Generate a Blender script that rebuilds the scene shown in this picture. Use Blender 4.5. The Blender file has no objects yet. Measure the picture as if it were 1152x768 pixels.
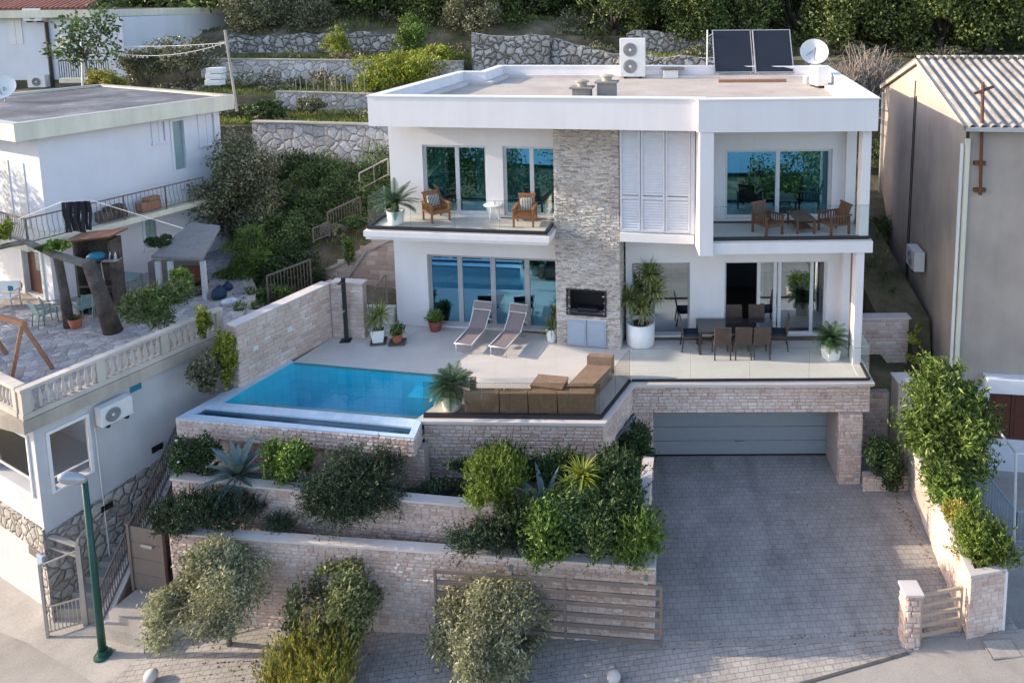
import bpy, bmesh, math, random
import numpy as np
from mathutils import Vector, Matrix
rnd = random.Random(7)
nr = np.random.default_rng(11)
C = bpy.context.scene.collection
# ------------------------------------------------------------------ camera model (a real lens with vertical/horizontal shift)
FP, CX, CY, PITCH, ROLL, HC = 800.0, 680.0, 98.0, math.radians(7), .011, 11.0
_cp, _sp, _cr, _sr = math.cos(PITCH), math.sin(PITCH), math.cos(ROLL), math.sin(ROLL)
FW = Vector((0, _cp, -_sp)); _u = Vector((0, _sp, _cp))
RT = Vector((1, 0, 0)) * _cr - _u * _sr
UP = _u * _cr + Vector((1, 0, 0)) * _sr
EYE = Vector((0, 0, HC))
def ray(x, y): return FW + RT * ((x - CX) / FP) - UP * ((y - CY) / FP)
def at(x, y, z=0):                 # survey: the place at height z seen in direction (x, y) of the photograph
    d = ray(x, y); return EYE + d * ((z - HC) / d.z)
def dep(x, y, Y):                  # the place at depth Y
    d = ray(x, y); return EYE + d * (Y / d.y)
# ------------------------------------------------------------------ materials
def lin(r, g, b):
    f = lambda c: c / 12.92 if c <= .04045 else ((c + .055) / 1.055) ** 2.4
    return (f(r / 255), f(g / 255), f(b / 255), 1)
class NT:
    def __init__(s, name):
        s.m = bpy.data.materials.new(name); s.m.use_nodes = True
        s.t = s.m.node_tree; s.t.nodes.clear()
        s.out = s.t.nodes.new('ShaderNodeOutputMaterial')
    def n(s, kind, ins=None, **kw):
        k = s.t.nodes.new('ShaderNode' + kind)
        for a, v in kw.items(): setattr(k, a, v)
        for i, v in (ins or {}).items(): s.put(k.inputs[i], v)
        return k
    def put(s, sock, v):
        if isinstance(v, bpy.types.NodeSocket): s.t.links.new(v, sock)
        elif isinstance(v, bpy.types.Node): s.t.links.new(v.outputs[0], sock)
        else: sock.default_value = v
    def uv(s): return s.n('UVMap').outputs[0]
    def pos(s): return s.n('NewGeometry').outputs['Position']
    def isl(s): return s.n('NewGeometry').outputs['Random Per Island']
    def noise(s, vec, scale, detail=4, rough=.55):
        return s.n('TexNoise', {'Vector': vec, 'Scale': scale, 'Detail': detail, 'Roughness': rough}).outputs[0]
    def ramp(s, fac, stops, interp='LINEAR'):
        r = s.n('ValToRGB', {0: fac}); e = r.color_ramp; e.interpolation = interp
        while len(e.elements) < len(stops): e.elements.new(.5)
        for el, (p, c) in zip(e.elements, stops):
            el.position = p; el.color = c if len(c) == 4 else (*c, 1)
        return r.outputs[0]
    def mix(s, fac, a, b, mode='MIX'):
        k = s.n('Mix', data_type='RGBA', blend_type=mode)
        s.put(k.inputs[0], fac); s.put(k.inputs[6], a); s.put(k.inputs[7], b)
        return k.outputs[2]
    def math(s, op, a, b=0.0):
        return s.n('Math', {0: a, 1: b}, operation=op).outputs[0]
    def bump(s, h, strength=.5, dist=.02):
        return s.n('Bump', {'Height': h, 'Strength': strength, 'Distance': dist}).outputs[0]
    def pbr(s, col, rough=.7, metal=0.0, normal=None, spec=.4, **kw):
        ins = {'Base Color': col, 'Roughness': rough, 'Metallic': metal, 'Specular IOR Level': spec}
        if normal is not None: ins['Normal'] = normal
        ins.update(kw)
        p = s.n('BsdfPrincipled', ins); s.t.links.new(p.outputs[0], s.out.inputs[0]); return s.m
    def end(s, sh): s.put(s.out.inputs[0], sh); return s.m
def grey(v): return (v, v, v, 1)
def plaster(name, c, var=.1, rough=.85, streak=.0):
    t = NT(name); p = t.pos()
    a = t.noise(p, .7, 5); b = t.noise(p, 35, 3)
    col = t.mix(1.0, c, t.ramp(a, [(.3, grey(1 - var)), (.7, grey(1))]), 'MULTIPLY')
    if streak:
        m = t.n('Mapping', {0: p, 3: (1.7, 1.7, .2)}); w = t.noise(m.outputs[0], 1.2, 5, .65)
        col = t.mix(1.0, col, t.ramp(w, [(.35, grey(1 - streak)), (.62, grey(1))]), 'MULTIPLY')
    return t.pbr(col, rough, normal=t.bump(b, .12, .01), spec=.25)
def plain(name, c, rough=.5, metal=0.0, var=.12, scale=6, bump=0.0, spec=.4):
    t = NT(name); p = t.pos(); a = t.noise(p, scale, 4)
    col = t.mix(1.0, c, t.ramp(a, [(.25, grey(1 - var)), (.75, grey(1))]), 'MULTIPLY')
    return t.pbr(col, rough, metal, t.bump(t.noise(p, scale * 8, 3), bump, .01) if bump else None, spec)
def stones_mat(name, stops, dark=.35, rough=.9):
    t = NT(name); p = t.pos()
    col = t.ramp(t.isl(), stops)
    n1 = t.noise(p, 14, 5, .65); n2 = t.noise(p, 60, 4, .6); n3 = t.noise(p, .8, 4)
    col = t.mix(1.0, col, t.ramp(n1, [(.3, grey(1 - dark)), (.68, grey(1.0))]), 'MULTIPLY')
    col = t.mix(1.0, col, t.ramp(n3, [(.3, (.82, .78, .75, 1)), (.65, grey(1))]), 'MULTIPLY')
    h = t.math('ADD', n1, t.math('MULTIPLY', n2, .6))
    return t.pbr(col, rough, normal=t.bump(h, .7, .03), spec=.2)
def rubble(name, scale, stops, mortar, width=.05, hb=.06, gap=1.0, warp=.12):
    t = NT(name); uv = t.uv()
    wob = t.n('TexNoise', {'Vector': uv, 'Scale': 3.0, 'Detail': 2.0}).outputs[1]
    v = t.mix(warp, uv, wob)
    ed = t.n('TexVoronoi', {'Vector': v, 'Scale': scale}, feature='DISTANCE_TO_EDGE').outputs[0]
    ce = t.n('TexVoronoi', {'Vector': v, 'Scale': scale}, feature='F1').outputs[1]
    sep = t.n('SeparateColor', {0: ce}).outputs[0]
    col = t.ramp(sep, stops)
    n1 = t.noise(t.pos(), 9, 6, .65)
    col = t.mix(1.0, col, t.ramp(n1, [(.3, grey(.62)), (.65, grey(1))]), 'MULTIPLY')
    m = t.ramp(ed, [(width * .45, grey(0)), (width, grey(1))])
    col = t.mix(m, mortar, col)
    hgt = t.math('ADD', t.ramp(ed, [(0, grey(0)), (width * 2.6, grey(.8)), (.5, grey(1))]), t.math('MULTIPLY', n1, .5))
    return t.pbr(col, .9, normal=t.bump(hgt, 1.0 * gap, hb), spec=.2)
def bricks(name, c1, c2, mortar, w, h, msize, var=.25, bump=.6, offset=.5, rough=.85, stain=.2, rot=0):
    t = NT(name); uv = t.uv()
    if rot: uv = t.n('Mapping', {0: uv, 2: (0, 0, rot)}).outputs[0]
    jig = t.n('TexNoise', {'Vector': uv, 'Scale': 5.0, 'Detail': 2.0}).outputs[1]
    uv2 = t.mix(.012, uv, jig)
    b = t.n('TexBrick', {'Vector': uv2, 'Color1': c1, 'Color2': c2, 'Mortar': mortar, 'Scale': 1.0, 'Mortar Size': msize,
                         'Mortar Smooth': .25, 'Bias': 0.0, 'Brick Width': w, 'Row Height': h}, offset=offset)
    n1 = t.noise(t.pos(), 1.1, 6, .65); n2 = t.noise(t.pos(), 25, 4)
    col = t.mix(1.0, b.outputs[0], t.ramp(n1, [(.3, grey(1 - stain)), (.65, grey(1))]), 'MULTIPLY')
    col = t.mix(1.0, col, t.ramp(n2, [(.3, grey(1 - var)), (.7, grey(1))]), 'MULTIPLY')
    if stain > .25:
        n3 = t.noise(t.pos(), 2.6, 6, .7); col = t.mix(1.0, col, t.ramp(n3, [(.62, grey(1)), (.72, grey(.78))]), 'MULTIPLY')
        n4 = t.noise(t.n('Mapping', {0: t.pos(), 3: (1.1, .12, 1)}).outputs[0], 1.6, 4); col = t.mix(1.0, col, t.ramp(n4, [(.5, grey(1)), (.66, grey(.86))]), 'MULTIPLY')
    hh = t.math('ADD', t.math('MULTIPLY', b.outputs[1], -1.0), t.math('MULTIPLY', n2, .25))
    return t.pbr(col, rough, normal=t.bump(hh, bump, .012), spec=.3)
def ground(name, stops, scale=.6, fine=30, bump=.4, rough=.95, cracks=0):
    t = NT(name); p = t.pos()
    a = t.noise(p, scale, 7, .65); b = t.noise(p, fine, 5, .7)
    col = t.ramp(a, stops)
    col = t.mix(1.0, col, t.ramp(b, [(.25, grey(.65)), (.75, grey(1.1))]), 'MULTIPLY')
    if cracks:
        ed = t.n('TexVoronoi', {'Vector': t.mix(.2, p, t.n('TexNoise', {'Vector': p, 'Scale': 2.0}).outputs[1]), 'Scale': cracks}, feature='DISTANCE_TO_EDGE').outputs[0]
        col = t.mix(t.ramp(ed, [(.003, grey(.35)), (.008, grey(0))]), col, (.05, .045, .04, 1))
    return t.pbr(col, rough, normal=t.bump(b, bump, .02), spec=.2)
def leaf(name, stops, trans=.25, rough=.5, scale=.9):
    t = NT(name)
    col = t.ramp(t.isl(), stops)
    n = t.noise(t.pos(), scale, 3)
    col = t.mix(1.0, col, t.ramp(n, [(.3, grey(.55)), (.7, grey(1.25))]), 'MULTIPLY')
    d = t.n('BsdfPrincipled', {'Base Color': col, 'Roughness': rough, 'Specular IOR Level': .25})
    tr = t.n('BsdfTranslucent', {0: t.mix(.5, col, (.5, .6, .1, 1), 'MULTIPLY')})
    return t.end(t.n('MixShader', {0: trans, 1: d.outputs[0], 2: tr.outputs[0]}))
def wood(name, c1, c2, rough=.5, axis=(1, 1, 12)):
    t = NT(name); m = t.n('Mapping', {0: t.n('TexCoord').outputs[3], 3: axis})
    a = t.noise(m.outputs[0], 6, 5, .6)
    return t.pbr(t.ramp(a, [(.3, c1), (.7, c2)]), rough, normal=t.bump(a, .2, .005))
def wicker(name, c1, c2, sc=34):
    t = NT(name); uv = t.uv()
    ck = t.n('TexBrick', {'Vector': uv, 'Color1': grey(1), 'Color2': grey(.75), 'Mortar': grey(.12), 'Scale': 1.0, 'Mortar Size': .006,
                          'Mortar Smooth': .6, 'Brick Width': 2.2 / sc, 'Row Height': 1.0 / sc})
    n = t.noise(t.pos(), 4, 4)
    col = t.mix(1.0, t.ramp(n, [(.3, c1), (.7, c2)]), t.mix(.85, grey(1), ck.outputs[0]), 'MULTIPLY')
    return t.pbr(col, .6, normal=t.bump(ck.outputs[0], .5, .008))
def window_glass(name, tint, refl, fac):
    t = NT(name)
    fr = t.math('POWER', t.n('LayerWeight', {'Blend': .5}).outputs[1], 5.0)
    f = t.math('MINIMUM', t.math('ADD', fr, fac + .05), .95)
    a = t.n('BsdfTransparent', {0: tint}); g = t.n('BsdfGlossy', {0: refl, 1: .008})
    return t.end(t.n('MixShader', {0: f, 1: a.outputs[0], 2: g.outputs[0]}))
def water(name, tint, wave, fac=.02):
    t = NT(name); p = t.pos()
    nb = t.bump(t.math('ADD', t.noise(p, 2.2, 3), t.math('MULTIPLY', t.noise(p, 9, 3), .4)), wave, .05)
    fr = t.math('POWER', t.n('LayerWeight', {'Blend': .5, 'Normal': nb}).outputs[1], 5.0)
    a = t.n('BsdfTransparent', {0: tint}); g = t.n('BsdfGlossy', {0: grey(1), 1: .02, 'Normal': nb})
    return t.end(t.n('MixShader', {0: t.math('ADD', fr, fac + .025), 1: a.outputs[0], 2: g.outputs[0]}))
M = {}
M['white'] = plaster('white_render', (.745, .72, .735, 1), .06, streak=.05)
M['whitewash'] = plaster('neighbour_white_render', (.70, .71, .76, 1), .08, streak=.04)
M['oldwhite'] = plaster('old_white_render', (.58, .575, .60, 1), .15, streak=.07)
M['cream'] = plaster('cream_fascia', (.74, .71, .575, 1), .15, streak=.15)
M['beige'] = plaster('beige_render', (.50, .42, .355, 1), .25, streak=.10)
M['greyr'] = plaster('grey_render', (.41, .36, .32, 1), .25, streak=.08)
M['cap'] = plaster('pale_stone_coping', (.66, .60, .565, 1), .2, streak=.08)
M['coping'] = plaster('old_stone_coping', (.55, .49, .42, 1), .35, streak=.25)
M['split'] = stones_mat('split_face_limestone', [(0, (.62, .45, .38, 1)), (.2, (.71, .555, .485, 1)), (.7, (.76, .615, .545, 1)), (1, (.81, .70, .635, 1))], .15)
M['splitpink'] = stones_mat('pink_split_face_limestone', [(0, (.50, .34, .27, 1)), (.5, (.62, .455, .365, 1)), (1, (.70, .55, .46, 1))], .15)
M['ledge'] = stones_mat('ledge_stone', [(0, (.46, .41, .38, 1)), (.15, (.62, .56, .51, 1)), (.45, (.76, .71, .65, 1)), (.8, (.82, .78, .74, 1)), (1, (.62, .61, .62, 1))], .2)
M['mortar'] = plain('mortar', (.45, .36, .32, 1), .95, var=.2)
M['rubble'] = rubble('white_rubble_wall', 2.4, [(0, (.50, .48, .47, 1)), (.5, (.64, .62, .61, 1)), (1, (.76, .74, .73, 1))], (.34, .32, .31, 1), .04)
M['rubble2'] = rubble('cream_rubble_wall', 4.4, [(0, (.34, .30, .265, 1)), (.5, (.48, .44, .40, 1)), (1, (.62, .58, .53, 1))], (.27, .25, .225, 1), .055)
M['drystone'] = rubble('dry_stone_wall', 3.2, [(0, (.34, .32, .30, 1)), (.5, (.52, .49, .46, 1)), (1, (.68, .65, .61, 1))], (.15, .135, .12, 1), .08, .12, 1.2, .3)
M['pavers'] = bricks('driveway_pavers', (.39, .37, .35, 1), (.435, .415, .395, 1), (.27, .255, .245, 1), .20, .155, .008, .2, .5, stain=.34)
M['walkpavers'] = bricks('pavement_pavers', (.43, .40, .375, 1), (.50, .46, .42, 1), (.27, .25, .235, 1), .2, .13, .008, .2, .5, stain=.3, rot=-.1)
M['tile'] = bricks('terrace_tile', (.60, .57, .53, 1), (.64, .605, .565, 1), (.50, .47, .44, 1), .9, .45, .004, .05, .15, 0.0, .45, .08, rot=-.12)
M['flag'] = rubble('flagstone_paving', 3.6, [(0, (.33, .32, .32, 1)), (.5, (.44, .43, .43, 1)), (1, (.56, .55, .55, 1))], (.28, .275, .27, 1), .04, .012)
M['asphalt'] = ground('street_surface', [(.3, (.25, .232, .21, 1)), (.45, (.34, .315, .285, 1)), (.7, (.42, .39, .35, 1))], .5, 40, .3)
M['concrete'] = ground('concrete', [(.3, (.34, .315, .285, 1)), (.5, (.42, .39, .355, 1)), (.7, (.50, .465, .42, 1))], .9, 30, .3)
M['soil'] = ground('soil', [(.3, (.05, .04, .03, 1)), (.7, (.12, .10, .075, 1))], 2, 30, .8)
M['hill'] = ground('hillside', [(.30, (.045, .05, .025, 1)), (.45, (.10, .095, .05, 1)), (.58, (.20, .165, .11, 1)), (.75, (.34, .29, .235, 1))], .45, 14, .9)
M['roofscreed'] = ground('roof_screed', [(.3, (.42, .36, .31, 1)), (.7, (.56, .50, .44, 1))], .6, 25, .15)
M['oldroof'] = ground('weathered_roof', [(.3, (.06, .065, .08, 1)), (.5, (.13, .14, .165, 1)), (.72, (.30, .31, .34, 1))], .45, 9, .2)
M['corrug'] = ground('fibre_cement_roof', [(.3, (.22, .205, .19, 1)), (.5, (.34, .315, .295, 1)), (.7, (.44, .41, .385, 1))], 1.0, 14, .3)
M['tilered'] = ground('red_roof_tile', [(.3, (.20, .08, .06, 1)), (.7, (.36, .17, .13, 1))], 2, 20, .3)
M['alu'] = plain('grey_aluminium', (.42, .43, .46, 1), .4, .3)
M['alulight'] = plain('light_aluminium', (.62, .64, .68, 1), .4, .2)
M['shutter'] = plain('white_shutter', (.57, .59, .655, 1), .5)
M['garage'] = plain('grey_blue_sectional_door', (.30, .335, .36, 1), .45, var=.08)
M['bluegrey'] = plain('blue_grey_cabinet', (.33, .40, .50, 1), .5)
M['whitepaint'] = plain('white_paint', (.78, .78, .78, 1), .4, var=.08)
M['pvc'] = plain('white_plastic', (.72, .72, .71, 1), .45, var=.1)
M['dark'] = plain('dark_metal', (.025, .025, .03, 1), .45)
M['black'] = plain('black_opening', (.008, .008, .01, 1), .7)
M['rail'] = plain('brown_grey_railing', (.20, .155, .14, 1), .55, .2)
M['taupe'] = plain('taupe_gate_metal', (.20, .165, .145, 1), .55, .2)
M['garagewhite'] = plain('white_garage_door', (.56, .56, .57, 1), .5)
M['gatelt'] = plain('beige_gate_metal', (.48, .38, .29, 1), .5, .1)
M['steel'] = plain('galvanised_steel', (.50, .48, .46, 1), .4, .6)
M['green'] = plain('green_post_paint', (.012, .075, .055, 1), .4, var=.2)
M['rust'] = plain('rusty_iron', (.16, .07, .045, 1), .8, .2, .35, 9, .3)
M['teak'] = wood('teak_wood', (.22, .085, .035, 1), (.36, .16, .07, 1), .5)
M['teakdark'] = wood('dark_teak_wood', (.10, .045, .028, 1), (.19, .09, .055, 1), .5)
M['doorwood'] = wood('red_brown_door_wood', (.07, .022, .016, 1), (.13, .045, .03, 1), .45)
M['beam'] = wood('weathered_beam', (.26, .12, .07, 1), (.42, .22, .13, 1), .7)
M['bark'] = ground('bark', [(.3, (.06, .05, .045, 1)), (.7, (.17, .14, .12, 1))], 3, 25, .9)
M['palebark'] = ground('pale_bark', [(.3, (.15, .13, .11, 1)), (.7, (.30, .27, .23, 1))], 3, 25, .9)
M['wicker'] = wicker('rattan_weave', (.38, .25, .165, 1), (.48, .33, .225, 1))
M['wickerdark'] = wicker('dark_rattan_weave', (.10, .068, .055, 1), (.17, .115, .09, 1), 45)
M['tableglass'] = plain('dark_table_glass', (.03, .032, .038, 1), .06, spec=.9)
M['frame'] = plain('brown_black_frame', (.035, .03, .03, 1), .5)
M['navy'] = plain('navy_cushion', (.02, .03, .06, 1), .9)
M['sling'] = plain('taupe_sling', (.24, .20, .205, 1), .9, var=.1)
M['terracotta'] = plain('terracotta', (.40, .13, .07, 1), .8, var=.25)
M['redpot'] = plain('dark_red_pot', (.26, .06, .045, 1), .6, var=.2)
M['potwhite'] = plain('white_planter', (.82, .81, .80, 1), .5, var=.06)
M['solar'] = plain('solar_absorber', (.02, .023, .034, 1), .4, .0, .2, 1.5)
M['chim'] = plain('chimney_grey', (.26, .25, .245, 1), .9, var=.3)
M['blue'] = plain('blue_plastic', (.012, .04, .075, 1), .7)
M['teal'] = plain('teal_plastic', (.02, .20, .30, 1), .5)
M['greensoft'] = plain('green_plastic', (.25, .36, .36, 1), .5)
M['cloth'] = plain('dark_cloth', (.025, .022, .028, 1), .95, var=.3)
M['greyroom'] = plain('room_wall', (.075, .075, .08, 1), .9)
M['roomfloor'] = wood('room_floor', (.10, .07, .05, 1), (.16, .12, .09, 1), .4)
M['curtain'] = plain('teal_curtain', (.10, .30, .34, 1), .9, var=.2)
M['curtaingrey'] = plain('grey_curtain', (.36, .34, .32, 1), .9)
M['pooltile'] = bricks('pool_mosaic', (.035, .64, .80, 1), (.05, .70, .84, 1), (.02, .53, .70, 1), .30, .30, .008, .08, .1, 0.0, .3, .06)
M['poolrim'] = bricks('pool_rim_tile', (.50, .62, .74, 1), (.56, .68, .80, 1), (.42, .52, .62, 1), .25, .25, .006, .1, .1, 0.0, .35, .08)
M['trough'] = bricks('overflow_mosaic', (.10, .20, .25, 1), (.24, .38, .44, 1), (.12, .2, .24, 1), .06, .06, .006, .2, .2, 0.0, .3, .2)
M['water'] = water('pool_water', (.66, .97, 1.0, 1), .22, 0.0)
M['waterdark'] = water('trough_water', (.35, .5, .56, 1), .12)
M['sea'] = plain('sea_water', (.02, .16, .30, 1), .18, var=.3, scale=.02)
M['glass'] = window_glass('tinted_window_glass', (.30, .58, .62, 1), (.40, .80, .92, 1), .36)
M['glassblue'] = window_glass('pool_reflection_glass', (.25, .5, .58, 1), (.32, .72, .95, 1), .46)  # blue of the pool's reflection put into the glass colours
M['glassdark'] = window_glass('dark_window_glass', (.35, .42, .44, 1), (.72, .84, .92, 1), .36)
M['railglass'] = window_glass('balustrade_glass', (.92, .965, .95, 1), (.9, .97, 1, 1), -.02)
M['edge'] = window_glass('glass_edge', (.62, .74, .70, 1), (.8, .9, .9, 1), .12)
M['smoked'] = window_glass('smoked_balustrade_glass', (.74, .735, .69, 1), (.8, .85, .9, 1), .0)
M['straw'] = plain('dry_twigs', (.34, .29, .25, 1), .9, var=.4)
M['balus'] = plaster('baluster_stone', (.62, .56, .50, 1), .25, streak=.15)
# foliage
M['olive'] = leaf('olive_leaf', [(0, (.16, .17, .095, 1)), (.5, (.36, .36, .215, 1)), (1, (.58, .56, .38, 1))], .3)
M['dgreen'] = leaf('dark_leaf', [(0, (0.021, 0.045, 0.018, 1)), (.6, (0.061, 0.105, 0.038, 1)), (1, (0.123, 0.175, 0.061, 1))], .15)
M['rosemary'] = leaf('rosemary_leaf', [(0, (0.019, 0.034, 0.023, 1)), (.6, (0.047, 0.079, 0.044, 1)), (1, (0.095, 0.134, 0.071, 1))], .12)
M['mgreen'] = leaf('green_leaf', [(0, (0.052, 0.096, 0.021, 1)), (.5, (0.131, 0.219, 0.044, 1)), (1, (0.263, 0.350, 0.079, 1))], .22)
M['ygreen'] = leaf('yellow_green_leaf', [(0, (0.123, 0.158, 0.021, 1)), (.5, (0.298, 0.350, 0.052, 1)), (1, (0.525, 0.525, 0.088, 1))], .3)
M['autumn'] = leaf('golden_green_leaf', [(0, (.13, .16, .03, 1)), (.5, (.36, .35, .07, 1)), (1, (.60, .46, .12, 1))], .3)
M['forest'] = leaf('forest_leaf', [(0, (0.030, 0.050, 0.017, 1)), (.55, (0.106, 0.148, 0.046, 1)), (1, (0.274, 0.316, 0.095, 1))], .18, scale=.5)
M['oak'] = leaf('grey_green_leaf', [(0, (0.076, 0.092, 0.044, 1)), (.5, (0.186, 0.198, 0.110, 1)), (1, (0.416, 0.372, 0.251, 1))], .18)
M['hedge'] = leaf('hedge_leaf', [(0, (0.033, 0.061, 0.026, 1)), (.5, (0.099, 0.154, 0.053, 1)), (1, (0.219, 0.285, 0.088, 1))], .15)
M['grass'] = leaf('grass_blade', [(0, (0.088, 0.123, 0.026, 1)), (.5, (0.210, 0.263, 0.052, 1)), (1, (0.420, 0.403, 0.140, 1))], .25)
M['palm'] = leaf('palm_leaf', [(0, (0.026, 0.070, 0.032, 1)), (1, (0.105, 0.175, 0.070, 1))], .12, .35)
M['yucca'] = leaf('yucca_leaf', [(0, (.12, .17, .05, 1)), (.6, (.29, .34, .10, 1)), (1, (.48, .46, .17, 1))], .2, .4)
M['agave'] = leaf('agave_leaf', [(0, (.10, .15, .15, 1)), (1, (.22, .28, .26, 1))], .05, .4)
M['spurge'] = leaf('spurge_leaf', [(0, (.06, .10, .02, 1)), (.5, (.17, .25, .045, 1)), (1, (.34, .40, .08, 1))], .25)
M['laurel'] = leaf('laurel_leaf', [(0, (.03, .06, .014, 1)), (.5, (.12, .19, .04, 1)), (1, (.28, .35, .09, 1))], .25)
M['streetleaf'] = leaf('street_tree_leaf', [(0, (.08, .10, .035, 1)), (.5, (.20, .23, .09, 1)), (1, (.38, .38, .18, 1))], .25)
M['stain'] = plain('damp_joint', (.09, .085, .08, 1), .9)
M['litter'] = leaf('fallen_leaf', [(0, (.10, .07, .03, 1)), (.6, (.22, .16, .07, 1)), (1, (.34, .27, .12, 1))], .1)
M['dryscrub'] = leaf('dry_scrub', [(0, (.10, .085, .05, 1)), (.6, (.24, .20, .13, 1)), (1, (.38, .33, .23, 1))], .15)
M['flower'] = plain('flower_petals', (.6, .35, .3, 1), .8)
# ------------------------------------------------------------------ objects
SITE = None                        # (anchor in the drawing, anchor on site, scale): a building drawn in its own frame and set down on site
def ST(v):
    if SITE is None: return Vector(v)
    return SITE[1] + (Vector(v) - SITE[0]) * SITE[2]
def _off(o):
    v = Vector((0, 0, 0))
    while o is not None: v = v + o.location; o = o.parent
    return v
def tag(o, label=None, cat=None, group=None, kind=None):
    if label: o['label'] = label
    if cat: o['category'] = cat
    if group: o['group'] = group
    if kind: o['kind'] = kind
    return o
def thing(name, label, cat, loc=(0, 0, 0), rz=0, group=None):
    o = bpy.data.objects.new(name, None); C.objects.link(o)
    o.location = ST(loc) if tuple(loc) != (0, 0, 0) else (0, 0, 0); o.rotation_euler = (0, 0, rz); o.empty_display_size = .2
    return tag(o, label, cat, group)
def kids(o): return [c for c in bpy.data.objects if c.parent == o]
def place(o, loc, rz=0, s=1.0):
    if SITE is not None: s *= SITE[2]
    o.location = ST(loc); o.rotation_euler = (0, 0, rz); o.scale = (s, s, s); return o
def dup(root, label=None, group=None, loc=None, rz=0, s=1.0):
    def cp(o, parent):
        c = o.copy(); C.objects.link(c); c.parent = parent
        for k in kids(o): cp(k, c)
        return c
    r = cp(root, None)
    if label: r['label'] = label
    if group: r['group'] = group
    if loc is not None: place(r, loc, rz, s)
    return r
def finish(name, verts, faces, m, parent=None, smooth=False, uvs=True):
    me = bpy.data.meshes.new(name)
    off = _off(parent)
    V = np.array([tuple(v) for v in verts], dtype=float) if not isinstance(verts, np.ndarray) else verts
    if SITE is not None and not (parent is not None and off.length < 1e-6): V = np.array(SITE[1]) + (V - np.array(SITE[0])) * SITE[2]
    me.from_pydata((V - np.array(off)).tolist(), [], faces)
    me.update()
    if smooth: me.polygons.foreach_set('use_smooth', [True] * len(me.polygons))
    if uvs and len(faces) < 200000:
        uvl = me.uv_layers.new(name='UVMap'); n = len(me.loops)
        buf = np.zeros((n, 2))
        for p in me.polygons:
            nx, ny, nz = p.normal
            for li in p.loop_indices:
                x, y, z = V[me.loops[li].vertex_index]
                if abs(nz) > .75: buf[li] = (x, y)
                else:
                    l = math.hypot(nx, ny) or 1
                    buf[li] = (x * -ny / l + y * nx / l, z if abs(nz) < .2 else z / max(.25, math.sqrt(1 - nz * nz)))
        uvl.data.foreach_set('uv', buf.ravel())
    me.materials.append(M[m] if isinstance(m, str) else m)
    o = bpy.data.objects.new(name, me); C.objects.link(o)
    if parent is not None: o.parent = parent
    return o
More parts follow.
